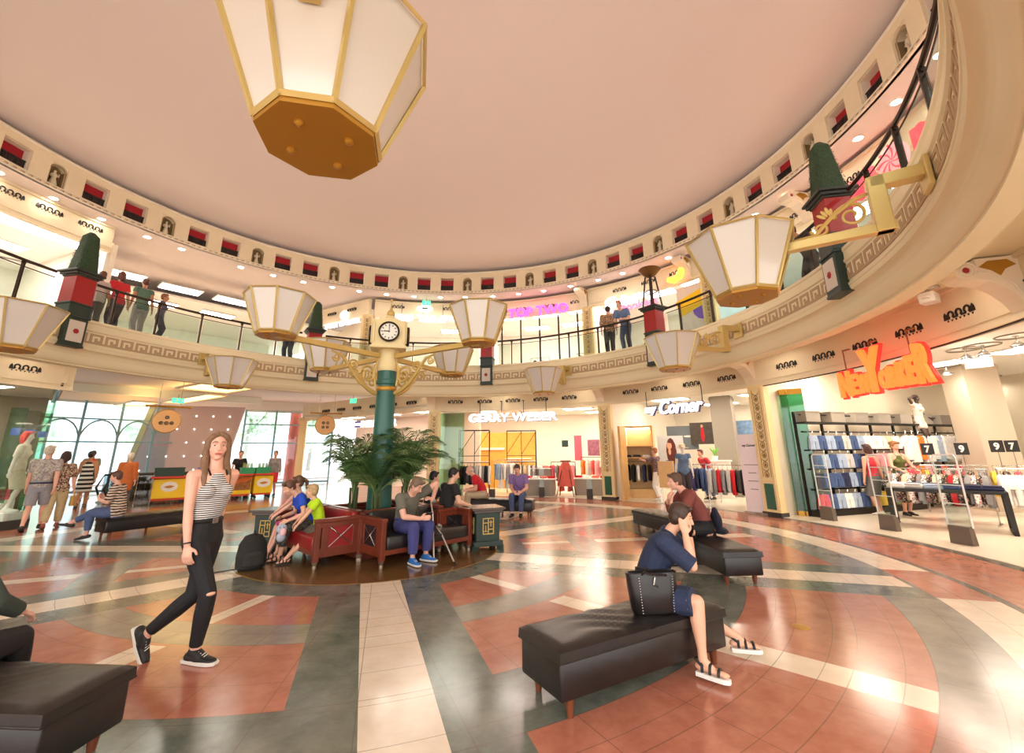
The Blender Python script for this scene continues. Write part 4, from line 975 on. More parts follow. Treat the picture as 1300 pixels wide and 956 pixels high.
# ------------------------------------------------------------------ leather benches
legwood = mat('bench_leg_wood', (112, 58, 34), .4)
def build_bench(L=1.75, W=.49, H=.405, seed=1):
    t = thing('leather_bench', 'b', 'bench')
    r2 = random.Random(seed)
    b = MB(); b.rbox((0, 0, H - .185), (L - .02, W - .02, .22), .02); b.build('body', leather, t, smooth=True)
    nx, ny = 44, 14; g = []
    def top(x, y):
        e = min((L / 2 - abs(x)), (W / 2 - abs(y))); soft = 1 - math.exp(-max(e, 0) / .03)
        w = .010 * math.sin(38 * y + 6 * math.sin(5 * x + seed)) * math.exp(-((x + .25) / .3) ** 2) + .008 * math.sin(55 * y + 9 * math.sin(7 * x)) * math.exp(-((x - .3) / .22) ** 2)
        seam = -.006 * math.exp(-(x / .008) ** 2)
        return H - .03 + .028 * soft + w * soft + seam
    b = MB(); vs = []
    for i in range(nx + 1):
        for j in range(ny + 1):
            x, y = -L / 2 + L * i / nx, -W / 2 + W * j / ny; vs.append((x, y, top(x, y)))
    n0 = len(vs); fs = [(i * (ny + 1) + j, (i + 1) * (ny + 1) + j, (i + 1) * (ny + 1) + j + 1, i * (ny + 1) + j + 1) for i in range(nx) for j in range(ny)]
    rim = [(i, 0) for i in range(nx + 1)] + [(nx, j) for j in range(1, ny + 1)] + [(i, ny) for i in range(nx - 1, -1, -1)] + [(0, j) for j in range(ny - 1, 0, -1)]
    top_i = [i * (ny + 1) + j for i, j in rim]
    low = [(vs[k][0] * 1.004, vs[k][1] * 1.01, H - .085) for k in top_i]; vs += low; m_ = len(rim)
    fs += [(top_i[(k + 1) % m_], top_i[k], n0 + k, n0 + (k + 1) % m_) for k in range(m_)] + [tuple(n0 + k for k in range(m_))]
    b.add(vs, fs); pad = b.build('seat_pad', leather, t, smooth=True)
    b = MB(); pts = [(sx * (L / 2 + .003), sy * (W / 2 + .003), H - .083) for sx, sy in ((1, 1), (-1, 1), (-1, -1), (1, -1))]; b.tube(pts, .006, 5, closed=True); b.build('piping', leather, pad)
    for sx in (-1, 1):
        for sy in (-1, 1): b = MB(); b.lathe([(.02, 0), (.028, .06), (.033, .14)], 10, c=(sx * (L / 2 - .12), sy * (W / 2 - .07), 0)); b.build('leg', legwood, t, smooth=True)
    b = MB(); [b.lathe([(.02, 0), (.028, .06), (.033, .14)], 10, c=(0, sy * (W / 2 - .07), 0)) for sy in (1,)]; b.build('leg', legwood, t, smooth=True)
    return t
bench0 = build_bench()
def place_bench(first_, c, rz, lab):
    o = bench0 if first_ else dup(bench0, (c[0], c[1], 0), rz); o.location = (c[0], c[1], 0); o.rotation_euler = (0, 0, rz); o['label'] = lab; o['group'] = 'black leather benches'; return o
a = R_(29.6); u = Vector((math.cos(a), math.sin(a), 0)); v = Vector((-u.y, u.x, 0))
place_bench(True, Vector((.27, 3.0, 0)) + u * .875 + v * .245, a, 'long black leather bench in the right foreground with a woman and a bag on it')
place_bench(False, (2.68, 6.55), R_(-86), 'black leather bench end behind the woman in denim, man in brown on it')
place_bench(False, (2.93, 8.95), R_(-76), 'black leather bench in front of the script-sign shop, half hidden by a head')
place_bench(False, (-.33, 12.1), R_(-12), 'black leather bench before the middle shop with two men on it')
place_bench(False, (-7.75, 9.95), R_(62), 'black leather bench behind the walking girl with a woman in stripes at its end')
o = place_bench(False, (-3.08, 2.72), R_(-4), 'black leather bench cut off in the lower left corner')

bench0.scale = (.89, 1, 1); bench0.location = Vector((.27, 3.0, 0)) + u * .78 + v * .245
# ------------------------------------------------------------------ sofas round the column
def build_sofa(lm, L=1.58, D=.74):
    """local x along the sofa, -y outward (front)"""
    t = thing('sofa', 's', 'sofa'); H = .66
    b = MB(); b.box((0, -D / 2 + .03, .2), (L, .05, .07)); b.box((0, D / 2 - .03, .34), (L, .05, .6)); b.box((0, D / 2 - .04, .69), (L + .1, .1, .04)); b.build('frame', mahog, t, bevel=.006)
    b = MB(); b.rbox((0, -.03, .31), (L - .1, D - .06, .2), .04); b.build('seat', lm, t, smooth=True)
    b = MB(); b.M = Matrix.Translation((0, D / 2 - .13, .52)) @ Matrix.Rotation(R_(-12), 4, 'X'); b.rbox((0, 0, 0), (L - .12, .14, .36), .05); b.build('backrest', lm, t, smooth=True)
    for sx in (-1, 1):
        x = sx * (L / 2)
        b = MB(); b.box((x, -D / 2 + .04, .35), (.075, .075, .52)); b.box((x, D / 2 - .06, .35), (.06, .06, .52)); b.box((x, 0, H - .03), (.085, D + .02, .05)); b.box((x, 0, .2), (.05, D - .1, .12)); b.box((x, 0, .57), (.05, D - .1, .07)); b.box((x, -.22, .4), (.045, .1, .34)); b.box((x, .24, .4), (.045, .1, .34))
        arm = b.build('armrest', mahog, t, bevel=.006)
        b = MB(); b.box((x, .01, .4), (.02, .36, .3)); b.build('arm_panel', lm, arm)
        b = MB()
        for s_ in (-1, 1): b.tube([(x + sx * .018, -.16, .4 - s_ * .13), (x + sx * .018, .18, .4 + s_ * .13)], .008, 5)
        b.ell((x + sx * .02, .01, .4), (.012, .018, .018), 8, 5); b.build('cross_rod', chrome, arm)
        for y in (-D / 2 + .04, D / 2 - .06): b = MB(); b.lathe([(.026, .0), (.03, .03), (.024, .045), (.034, .07), (.04, .1)], 10, c=(x, y, 0)); b.build('foot', mat('foot_metal', (150, 130, 110), .35, metal=.6), t, smooth=True)
    return t
for nx_, lm, lab in ((-135, redleather, 'red leather sofa with mahogany arms facing the left, family sitting on it'), (-45, leather, 'black leather sofa with mahogany arms where the man with crutches sits'),
                     (45, leather, 'black leather sofa on the far right side of the planter, seen from behind'), (135, redleather, 'sofa on the far left side of the planter, mostly hidden by palms')):
    n_ = Vector((math.cos(R_(nx_)), math.sin(R_(nx_)), 0)); s_ = Vector((-n_.y, n_.x, 0))
    sh = {-135: -.19, -45: .19, 45: -.15, 135: .15}[nx_]
    c = Vector((CX, CY, 0)) + n_ * (1.30 - .37) + s_ * sh
    t = build_sofa(lm); t.location = c; t.rotation_euler = (0, 0, R_(nx_ + 90)); t['label'] = lab; t['group'] = 'sofas round the column'
# dark green corner cabinets
def build_cab():
    t = thing('corner_cabinet', 'c', 'cabinet')
    b = MB(); b.box((0, 0, .36), (.40, .40, .46), taper=1.06); b.box((0, 0, .1), (.5, .5, .08)); b.build('body', dkgreen, t, bevel=.01)
    b = MB(); b.box((0, 0, .6), (.5, .5, .05)); b.box((0, 0, .64), (.58, .58, .04)); b.build('top', mat('cabinet_top', (74, 58, 48), .25), t, bevel=.01)
    for q in range(4):
        E = Matrix.Rotation(q * PI / 2, 4, 'Z')
        b = MB(); b.M = E; b.box((.21, .21, .035), (.09, .09, .07), rz=PI / 4); b.build('foot', dkgreen, t)
        b = MB(); b.M = E @ Matrix.Translation((0, -.218, .37))
        for x0, z0, w, h in ((-.09, 0, .014, .24), (.09, 0, .014, .24), (0, .12, .19, .014), (0, -.12, .19, .014), (0, 0, .014, .22), (-.045, .05, .09, .014), (.045, -.05, .09, .014), (-.045, -.04, .014, .1), (.045, .04, .014, .1), (.045, .06, .06, .012), (-.045, -.08, .06, .012)): b.box((x0, 0, z0), (w, .014, h))
        b.build('gold_fretwork', goldlt, t)
    return t
cab = build_cab(); cab.location = (-.5, 8.02, 0); cab.rotation_euler = (0, 0, R_(20)); cab['label'] = 'dark green corner cabinet with gold fretwork at the right end of the black sofa'; cab['group'] = 'corner cabinets'
dup(cab, (-4.12, 8.0, 0), R_(-8), 'dark green corner cabinet at the left end of the red sofa beside the backpack')
# planter and palms
t = thing('planter', 'dark wooden planter box round the column, between the sofa backs', 'planter', (CX, CY, 0), R_(45))
b = MB(); [b.box(c, s) for c, s in (((0, -.53, .3), (1.1, .05, .6)), ((0, .53, .3), (1.1, .05, .6)), ((.53, 0, .3), (.05, 1.1, .6)), ((-.53, 0, .3), (.05, 1.1, .6)), ((0, -.53, .62), (1.16, .1, .04)), ((0, .53, .62), (1.16, .1, .04)), ((.53, 0, .62), (.1, 1.16, .04)), ((-.53, 0, .62), (.1, 1.16, .04)))]; b.build('box', mahog, t, bevel=.006)
b = MB(); b.box((0, 0, .5), (1.02, 1.02, .1)); b.build('soil', mat('soil', (40, 30, 24), .95, bump=.5), t)
palm_leaf = mat('palm_leaf', (66, 98, 50), .45, noise=.35, nscale=4); palm_leaf2 = mat('pale_palm_leaf', (112, 136, 78), .5, noise=.3, nscale=4); palm_stem = mat('palm_stem', (70, 84, 40), .6)
def build_palm(seed, nfr, h):
    r2 = random.Random(seed); t = thing('potted_palm', 'p', 'palm')
    b = MB()
    for k in range(5): a_ = k * 1.3 + seed; b.tube([(.05 * math.cos(a_), .05 * math.sin(a_), 0), (.07 * math.cos(a_), .07 * math.sin(a_), .5)], [.022, .014], 6)
    b.build('stem', palm_stem, t)
    for k in range(nfr):
        a_ = 2 * PI * k / nfr * 1.618 * 2.7 + r2.uniform(-.3, .3); reach = r2.uniform(.45, .95); top = h * r2.uniform(.62, 1.0); up_ = .18 + .82 * (k / nfr)
        d = Vector((math.cos(a_), math.sin(a_), 0)); sd = Vector((-d.y, d.x, 0)); pts = []
        for i in range(13):
            f = i / 12; pts.append(d * (reach * (.25 * f + .75 * f ** 1.9)) + Vector((0, 0, .3 + (top - .3) * (1 - (1 - f) ** 1.9) - (.9 - .35 * up_) * max(0, f - .5) ** 1.7)))
        b = MB(); b.tube(pts, [.011 * (1 - .8 * i / 12) + .002 for i in range(13)], 5)
        for i in range(9, 44):
            f = i / 44; j = min(int(f * 12), 11); q = pts[j].lerp(pts[j + 1], f * 12 - j); tg = (pts[j + 1] - pts[j]).normalized()
            ll = .34 * math.sin(PI * min(1, .14 + .86 * f)) ** .7 + .03
            for s_ in (-1, 1):
                o_ = (sd * s_ * .8 + tg * .75 + Vector((0, 0, -.12 + r2.uniform(-.1, .1)))).normalized(); m1 = q + o_ * ll * .5 + Vector((0, 0, .01)); e_ = q + o_ * ll + Vector((0, 0, -.06 * ll / .3)); w = tg * .0085
                b.add([q - w * .5, m1 - w, e_, m1 + w, q + w * .5], [(0, 1, 2, 3, 4)])
        b.build('frond', palm_leaf if k % 4 else palm_leaf2, t, recalc=False)
    return t
for i, (dx, dy, nf_, h, lab) in enumerate(((-.42, -.1, 20, 1.62, 'bushy green palm left of the green column, above the red sofa'), (.42, .12, 20, 1.62, 'bushy green palm right of the green column, behind the man with crutches'), (.05, -.36, 13, 1.15, 'dark palm directly in front of the green column'), (0, .5, 14, 1.4, 'palm behind the green column'))):
    t = build_palm(i + 3, nf_, h); t.location = (CX + dx, CY + dy, .5); t['label'] = lab; t['group'] = 'palms in the planter'
# crutches
def crutch(p0, p1, lab):
    t = thing('crutch', lab, 'crutch', p0, 0, 'crutches of the seated man'); d = Vector(p1) - Vector(p0); L = d.length; q = d.normalized().to_track_quat('Z', 'Y'); t.rotation_mode = 'QUATERNION'; t.rotation_quaternion = q
    b = MB(); b.tube([(0, 0, .04), (0, 0, L * .78)], .011, 8); b.tube([(0, 0, L * .74), (.03, 0, L)], .010, 8); b.build('shaft', mat('grey_tube', (196, 190, 180), .35, metal=.6), t, smooth=True)
    b = MB(); b.tube([(0, 0, L * .76), (.11, 0, L * .775)], .016, 8); b.build('handle', blackp, t, smooth=True)
    b = MB(); b.tube([(.0 + .045 * math.cos(R_(60 + 240 * i / 10)), .045 * math.sin(R_(60 + 240 * i / 10)), L * .97) for i in range(11)], .012, 5, flat=2.2); b.build('cuff', grey, t)
    b = MB(); b.lathe([(.022, 0), (.02, .03), (.013, .05)], 10); b.build('rubber_tip', blackp, t, smooth=True)
crutch(at(551, 713, 0), at(549, 634, .84) , 'upright grey crutch held by the seated man')
crutch(at(578, 717, 0), Vector(at(556, 668, .45)), 'slanting grey crutch with its tip out on the floor')
# ------------------------------------------------------------------ fruit stall
yel = mat('stall_yellow', (248, 206, 26), .5); stred = mat('stall_red', (216, 62, 36), .5)
s0, s1 = at(186, 642, 0), at(345, 632, 0)
ds = (s1 - s0).normalized(); rs = math.atan2(ds.y, ds.x); SL = (s1 - s0).length
def stall_part(x0, x1, lab, panel, pm):
    t = thing('market_cart', lab, 'market cart', s0 + ds * x0, rs, 'fruit stall carts'); w = x1 - x0
    b = MB(); b.box((w / 2, .4, .5), (w - .04, .74, .62)); b.build('body', pm, t, bevel=.008)
    b = MB(); b.box((w / 2, .38, .86), (w + .02, .86, .06)); b.build('worktop', stred, t, bevel=.006)
    b = MB(); b.box((w / 2, .4, .16), (w - .1, .7, .06)); b.build('skirt', stred, t)
    for x in (.1, w - .1):
        for y in (.12, .68): b = MB(); b.lathe([(.05, -.02), (.05, .02)], 12); o_ = b.build('wheel', blackp, t); o_.rotation_euler = (PI / 2, 0, 0); o_.location = (x, y, .05); 
        b = MB(); b.box((x, .4, .1), (.05, .6, .05)); b.build('caster_bar', dkgrey, t)
    if panel == 'logo':
        b = MB(); b.lathe([(.001, .01), (.2, .01), (.2, .0), (.001, 0)], 24); o_ = b.build('white_oval', white, t); o_.rotation_euler = (PI / 2, 0, 0); o_.scale = (1.15, .8, 1); o_.location = (w / 2, .03, .56)
        b = MB()
        for k, (dx, dz, an) in enumerate(((-.05, .01, .3), (.04, .02, -.2), (0, -.03, .1))): b.ell((dx, dz, .016), (.085, .03, .012), 10, 5, Euler((0, 0, an)).to_matrix())
        b.build('potato_picture', mat('potato_brown', (196, 130, 50), .7), o_)
    if panel == 'asparagus':
        b = MB(); b.box((w / 2, .024, .52), (w - .12, .012, .52)); pic = b.build('picture_panel', mat('asparagus_ground', (210, 220, 120), .6), t)
        r2 = random.Random(5)
        for k in range(9): b = MB(); x = .1 + (w - .2) * k / 8; b.tube([(x, .016, .28), (x + r2.uniform(-.03, .03), .012, .72)], [.02, .012], 6); b.ell((x, .012, .73), (.02, .012, .05), 6, 5); b.build('asparagus_picture', mat('asparagus_green', (86, 160, 40), .6), pic)
    if panel == 'photo':
        b = MB(); b.box((w / 2, .024, .55), (w - .08, .012, .5)); pic = b.build('picture_panel', mat('baked_brown', (150, 92, 40), .6, noise=.5, nscale=14), t)
        for k in range(5): b = MB(); b.tube([(.25 + k * .12, .014, .5 + k * .03), (.42 + k * .12, .012, .66 + k * .02), (.55 + k * .12, .014, .78)], [.012, .02, .008], 5); b.build('carrot_picture', mat('carrot_orange', (236, 110, 30), .6), pic)
        b = MB(); b.box((w / 2, .02, .27), (w - .08, .012, .12)); b.build('yellow_strip', yel, pic)
    return t
SLk = SL / 3.6
stall_part(0, 1.0 * SLk, 'yellow market cart with a white oval emblem, left end of the fruit stall', 'logo', yel); stall_part(1.05 * SLk, 1.9 * SLk, 'market cart with a green asparagus picture, partly behind the girl', 'asparagus', yel)
stall_part(1.95 * SLk, 2.9 * SLk, 'market cart with a brown food picture right of the girl', 'photo', yel); stall_part(2.95 * SLk, 3.6 * SLk, 'small yellow market cart with emblem at the right end of the fruit stall', 'logo', yel)
def crate(x, y, z, w, d, h, m_, lab):
    t = thing('crate', lab, 'crate', s0 + ds * x + Vector((-ds.y, ds.x, 0)) * y + Vector((0, 0, z)), rs, 'crates on the stall')
    b = MB(); b.box((0, 0, .01), (w, d, .02)); [b.box(c, s) for c, s in (((0, -d / 2, h / 2), (w, .02, h)), ((0, d / 2, h / 2), (w, .02, h)), ((-w / 2, 0, h / 2), (.02, d, h)), ((w / 2, 0, h / 2), (.02, d, h)), ((0, -d / 2 - .01, h - .02), (w + .04, .03, .04)), ((0, d / 2 + .01, h - .02), (w + .04, .03, .04)))]
    for k in range(5): b.box((-w / 2 + w * (k + .5) / 5, -d / 2 - .012, h * .45), (.02, .012, h * .7))
    b.build('box', m_, t); return t
crate(.45 * SLk, .45, .89, .8, .5, .28, mat('crate_green_dark', (36, 66, 56), .5), 'dark green crate on the left yellow cart')
crate(1.6 * SLk, .45, .89, .7, .5, .26, mat('crate_blue', (66, 72, 190), .5), 'blue crate on the middle of the stall')
c1 = crate(2.75 * SLk, .42, .89, .42, .45, .22, mat('crate_green', (44, 160, 108), .5), 'pale-fronted green crate right of the girl'); c2 = crate(3.25 * SLk, .42, .89, .48, .45, .22, MATS['crate_green'], 'bright green crate at the right end of the stall')
asp = mat('asparagus_stalk', (150, 176, 76), .6)
for j, (x, n_) in enumerate(((2.75, 9), (3.25, 9))):
    for k in range(n_):
        p = s0 + ds * (x * SLk - .16 + .04 * k) + Vector((-ds.y, ds.x, 0)) * (.38 + .05 * (k % 3)) + Vector((0, 0, .92)); b = MB(); b.tube([(0, 0, 0), (.005, 0, .3)], [.016, .014], 7); b.ell((.005, 0, .32), (.014, .014, .05), 7, 5)
        o = b.build('asparagus', asp, smooth=True); o.location = p; tag(o, 'green asparagus spear standing in the %s green crate, %s from the left' % (('pale-fronted', 'bright')[j], ORD[k]), 'asparagus', 'asparagus in the crates')
fr = [mat('fruit_red', (206, 40, 60), .4), mat('fruit_pink', (226, 90, 130), .4), mat('fruit_yellow', (232, 190, 70), .4), mat('fruit_green', (140, 170, 60), .4)]
for k in range(10):
    p = s0 + ds * ((1.05 + .045 * k) * SLk) + Vector((-ds.y, ds.x, 0)) * (.2 + .08 * (k % 3)) + Vector((0, 0, .92)); b = MB(); b.ell((0, 0, .01), .045, 10, 7); b.tube([(0, 0, .05), (.008, 0, .075)], .005, 4); o = b.build('fruit', fr[k % 4], smooth=True); o.location = p; tag(o, '%s round fruit on the stall top left of the girl, %s in the row' % (('red', 'pink', 'yellow', 'green')[k % 4], ORD[k]), 'fruit', 'fruit on the stall')
# plastic guard and barrier at the left end of the stall
t = thing('plastic_screen', 'clear plastic screen at the left end of the fruit stall', 'screen', s0 - ds * .35, rs); b = MB(); b.box((0, .4, .5), (.02, .8, .9)); b.box((.2, .0, .5), (.4, .02, .9)); b.build('sheet', glass('plastic_sheet', (214, 214, 210), .2), t); b = MB(); [b.tube([(x, y, 0), (x, y, .96)], .015, 6) for x, y in ((0, 0), (0, .8), (.4, 0))]; b.build('frame', chrome, t)
p0, p1 = at(130, 634, 0), at(150, 637, 0)
t = thing('escalator', 'escalator seen end-on with dark handrails and slatted sides beyond the seated woman', 'escalator', Vector((-14.2, 15.9, 0)), R_(52))
for sx in (-1, 1):
    b = MB(); b.prism([(0, 0), (4.5, 0), (4.5, .9), (0, .9)], .06, o=(0, sx * .55, 0), ux=(1, 0, 0), uy=(0, 0, 1), un=(0, 1, 0)); sdp = b.build('balustrade', glass('escalator_glass', (190, 200, 205), .2), t)
    b = MB(); b.tube([(0, sx * .58, .1), (-.16, sx * .58, .5), (0, sx * .58, .92), (4.5, sx * .58, .92)], .035, 8); b.build('handrail', blackp, t, smooth=True)
    b = MB(); [b.box((.15 + .16 * k, sx * .58, .46), (.035, .07, .86)) for k in range(27)]; b.build('slat', dkgrey, t)
b = MB(); b.box((2.2, 0, .02), (4.6, 1.1, .04)); [b.box((.1 + .2 * k, 0, .045), (.02, 1.0, .012)) for k in range(22)]; b.build('step_plate', grey, t)

# ------------------------------------------------------------------ clothes
GM = {}
def cloth_slab(b, outline, th, r2, zfold=.012):
    """closed garment body from an outline [(x,z)...] with a wavy thickness"""
    b.prism([(x, z) for x, z in outline], th, o=(0, th / 2, 0))
def garment_mesh(kind, seed=0):
    key = (kind, seed)
    if key in GM: return GM[key]
    r2 = random.Random(seed + 11); b = MB(); b.cur = 0
    def body(rows, n=16, squash=.32):
        rs_ = []
        for i, (z, w) in enumerate(rows):
            ph = r2.uniform(0, 6)
            rs_.append([(w * math.cos(2 * PI * k / n) * (1 + .04 * math.sin(3 * 2 * PI * k / n + ph)), w * squash * math.sin(2 * PI * k / n) * (1 + .28 * math.sin(5 * 2 * PI * k / n + seed)), z) for k in range(n)])
        b.rings(rs_)
    if kind in ('shirt', 'jacket', 'tee', 'dress'):
        ln = {'shirt': .66, 'jacket': .72, 'tee': .6, 'dress': .98}[kind]; fl = 1.35 if kind == 'dress' else 1.02
        body([(-.02, .07), (-.045, .17), (-.09, .2), (-.22, .19), (-ln * .6, .185), (-ln, .2 * fl)], squash=.3)
        sl_ = .5 if kind in ('shirt', 'jacket') else .2
        if kind != 'dress':
            for sx in (-1, 1): b.tube([(sx * .16, 0, -.07), (sx * .22, .005, -.16), (sx * (.25 if sl_ > .3 else .27), .01, -.09 - sl_)], [.055, .06, .045], 8, flat=.6)
    elif kind == 'shorts':
        b.rings([[(.17 * math.cos(2 * PI * k / 14), .05 * math.sin(2 * PI * k / 14), z) for k in range(14)] for z in (0, -.04, -.14)])
        for sx in (-1, 1): b.rings([[(sx * (.085 + dx) + (.09 + dw) * math.cos(2 * PI * k / 12), .055 * math.sin(2 * PI * k / 12) * (1 + .15 * math.sin(3 * k)), z) for k in range(12)] for z, dx, dw in ((-.08, 0, 0), (-.2, .01, .005), (-.34, .02, .012))])
    elif kind == 'trousers':
        for sx in (-1, 1): b.rings([[(sx * .07 + .075 * math.cos(2 * PI * k / 12), .05 * math.sin(2 * PI * k / 12), z) for k in range(12)] for z in (0, -.2, -.6, -.95)])
    elif kind == 'folded':
        for q in range(1): b.rbox((0, 0, .035), (.32, .25, .075), .03)
        b.rbox((0, -.02, .085), (.27, .2, .03), .012)
    b.cur = 1
    if kind != 'folded':
        b.tube([(0, 0, .085), (.02, 0, .1), (.035, 0, .08), (.02, 0, .06), (0, 0, .04), (0, 0, .0)], .006, 4)
        b.tube([(-.17, 0, -.05), (0, 0, 0), (.17, 0, -.05)], .009, 4)
    me = bpy.data.meshes.new(kind); me.from_pydata([tuple(p) for p in b.v], [], b.f); me.polygons.foreach_set('material_index', b.mi)
    me.materials.append(None); me.materials.append(chrome)
    bm_ = bmesh.new(); bm_.from_mesh(me); bmesh.ops.recalc_face_normals(bm_, faces=bm_.faces); bm_.to_mesh(me); bm_.free()
    me.polygons.foreach_set('use_smooth', [True] * len(me.polygons)); me.set_sharp_from_angle(angle=R_(50))
    GM[key] = me; return me
CLOTH = {'black': (30, 28, 30), 'white': (240, 236, 232), 'grey': (140, 138, 140), 'pale blue': (160, 178, 204), 'denim blue': (66, 88, 132), 'navy': (40, 44, 78), 'coral': (232, 110, 96), 'red': (206, 34, 44), 'pink': (238, 160, 170), 'orange': (240, 120, 40),
         'yellow': (228, 190, 70), 'olive': (112, 122, 62), 'beige': (220, 200, 172), 'purple': (86, 76, 130), 'charcoal': (70, 68, 70), 'rose': (226, 92, 110), 'light grey': (196, 194, 192)}
def cloth(c):
    return mat('cloth_' + c.replace(' ', '_'), CLOTH[c], .85, noise=.12, nscale=12)
def garment(kind, col, p, rz, lab, group, seed=0, tilt=0, m_=None, s=1.0):
    o = bpy.data.objects.new({'tee': 't_shirt', 'folded': 'folded_jeans'}.get(kind, kind), garment_mesh(kind, seed)); COL.objects.link(o)
    o.location = p; o.rotation_euler = (0, tilt, rz); o.scale = (s,) * 3
    o.material_slots[0].link = 'OBJECT'; o.material_slots[0].material = m_ or cloth(col)
    tag(o, lab, {'tee': 't-shirt', 'folded': 'jeans'}.get(kind, kind), group); return o
def rail(p, q, z, lab, r=.012, legs=True, m_=None, top=None):
    """straight clothes rail with legs between two floor points"""
    p, q = Vector((p[0], p[1], 0)), Vector((q[0], q[1], 0)); t = thing('clothes_rail', lab, 'clothes rail', (p.x, p.y, 0)); d = q - p; d.z = 0; m_ = m_ or bronze
    b = MB(); b.tube([(0, 0, z), (d.x, d.y, z)], r, 8); b.build('hanging_bar', m_, t, smooth=True)
    if legs:
        s_ = Vector((-d.y, d.x, 0)).normalized() * .22
        for k in (0, 1): b = MB(); e = d * k; b.tube([(e.x, e.y, .04), (e.x, e.y, top or z)], r * 1.2, 6); b.tube([tuple(e - s_ + Vector((0, 0, .03))), tuple(e + s_ + Vector((0, 0, .03)))], r * 1.2, 6); b.build('upright', m_, t)
    return t
def hang_row(kinds, cols, p, q, z, where, group, face=False, seed=0, drop=.1, s=1.0, mats=None):
    p, q = Vector((p[0], p[1], 0)), Vector((q[0], q[1], 0)); d = q - p; rz = math.atan2(d.y, d.x) + (0 if face else PI / 2); n = len(cols); r2 = random.Random(seed)
    for i, c in enumerate(cols):
        k = kinds if isinstance(kinds, str) else kinds[i % len(kinds)]; f = (i + .5) / n; e = p + d * f
        garment(k, c, (e.x, e.y, z - drop * s), rz + r2.uniform(-.12, .12), '%s %s %s, %s along' % (c, {'tee': 't-shirt'}.get(k, k), where, ORD[i]), group, seed=i % 3, m_=mats[i % len(mats)] if mats else None, s=s)
# --- middle shop (white letters)
g0, g1 = at(577, 632, 0), at(600, 631, 0)
G = lambda u, y, z=0: Vector(((u - 650) / FPX * y * 1.0, y, z))     # helper inside the middle shop: column u at depth y
def grid_frame(cx, cy, lab):
    t = thing('garment_rack', lab, 'garment rack', (cx, cy, 0), 0, 'tall black garment racks'); b = MB()
    for x in (-.6, 0, .6):
        for y in ((-.2, .2) if x else (0,)): b.tube([(x, y, 0), (x, y, 2.45)], .016, 5)
    for z in (1.2, 1.45, 2.45): b.tube([(-.6, -.2, z), (.6, -.2, z), (.6, .2, z), (-.6, .2, z)], .014, 5, closed=True)
    b.tube([(-.6, -.2, 1.5), (0, -.2, 2.4)], .012, 5); b.tube([(0, -.2, 1.5), (.6, -.2, 2.4)], .012, 5); b.build('frame', blackp, t)
    b = MB(); b.box((0, 0, 1.22), (1.18, .4, .025)); b.build('shelf', white, t); return t
grid_frame(-1.55, 18.0, 'tall black display frame at the left inside the middle shop'); grid_frame(.35, 18.6, 'second tall black display frame inside the middle shop, right of the orange wall')
hang_row(['jacket', 'jacket', 'shirt'], ['black', 'black', 'charcoal', 'black', 'grey', 'light grey', 'white', 'grey', 'black', 'white'], (-2.1, 17.75), (-.9, 17.9), 1.2, 'on the left frame of the middle shop', 'clothes on the left frame of the middle shop')
rail((-.75, 18.2), (.2, 18.4), 1.28, 'clothes rail of white clothes between the two frames', m_=chrome)
hang_row(['shirt', 'dress'], ['pale blue', 'white', 'white', 'light grey', 'white', 'white', 'beige'], (-.7, 18.2), (.2, 18.4), 1.28, 'on the middle rail of the middle shop', 'clothes on the middle rail of the middle shop')
hang_row(['shirt', 'tee'], ['light grey', 'grey', 'white', 'beige', 'white', 'light grey'], (-.2, 18.5), (.9, 18.6), 1.2, 'on the right frame of the middle shop', 'clothes on the right frame of the middle shop')
t = thing('display_wall', 'glowing orange wooden back wall with a white shelf in the middle shop', 'display wall', (-.35, 21.2, 0)); b = MB(); b.box((0, 0, 1.25), (2.9, .1, 2.5)); b.build('panel', mat('orange_wood', (240, 170, 70), .5, noise=.1), t); b = MB(); b.box((-.6, -.12, 1.75), (1.1, .14, .1)); b.box((.6, -.15, 1.3), (1.2, .25, .04)); b.build('shelf', white, t)
rail((1.5, 17.8), (2.4, 17.5), 1.2, 'small clothes rail with coral clothes at the right of the middle shop')
hang_row(['dress', 'tee'], ['rose', 'grey', 'coral', 'coral', 'rose', 'pink'], (1.5, 17.8), (2.4, 17.5), 1.2, 'on the small rail of the middle shop', 'clothes on the small rail of the middle shop')
hang_row(['tee', 'shirt'], ['orange', 'beige', 'coral', 'pink', 'beige', 'rose', 'coral'], (2.9, 19.3), (4.2, 18.5), 1.35, 'on the wall rail of the middle shop', 'clothes on the wall rail of the middle shop')
rail((2.9, 19.3), (4.2, 18.5), 1.35, 'clothes rail on the right wall of the middle shop')
def plinth(x, y, rz, w, d, h, lab, n=4, cols=('red', 'white', 'coral')):
    t = thing('display_table', lab, 'display table', (x, y, 0), rz, 'display tables of the middle shop'); b = MB(); b.box((0, 0, h / 2 - .02), (w * .9, d * .9, h - .04)); b.build('block', grey, t); b = MB(); b.box((0, 0, h - .02), (w, d, .04)); b.build('top', white, t, bevel=.005)
    for i in range(n):
        x_ = (i - (n - 1) / 2) * w / n; c = cols[i % len(cols)]; q = Vector((x_, 0, h)); q.rotate(Euler((0, 0, rz))); garment('folded', c, (x + q.x, y + q.y, h), rz, '%s folded garment on the %s, %s from the left' % (c, lab.split(' with')[0], ORD[i]), 'folded garments in the middle shop', s=.8)
plinth(1.0, 17.2, R_(-15), 1.2, .7, .62, 'low grey table by the violet-shirted man'); plinth(2.95, 17.2, R_(-25), 1.3, .7, .62, 'low grey table beside the pilaster'); plinth(1.2, 18.6, R_(-10), 1.1, .5, .95, 'higher white table deep in the shop')
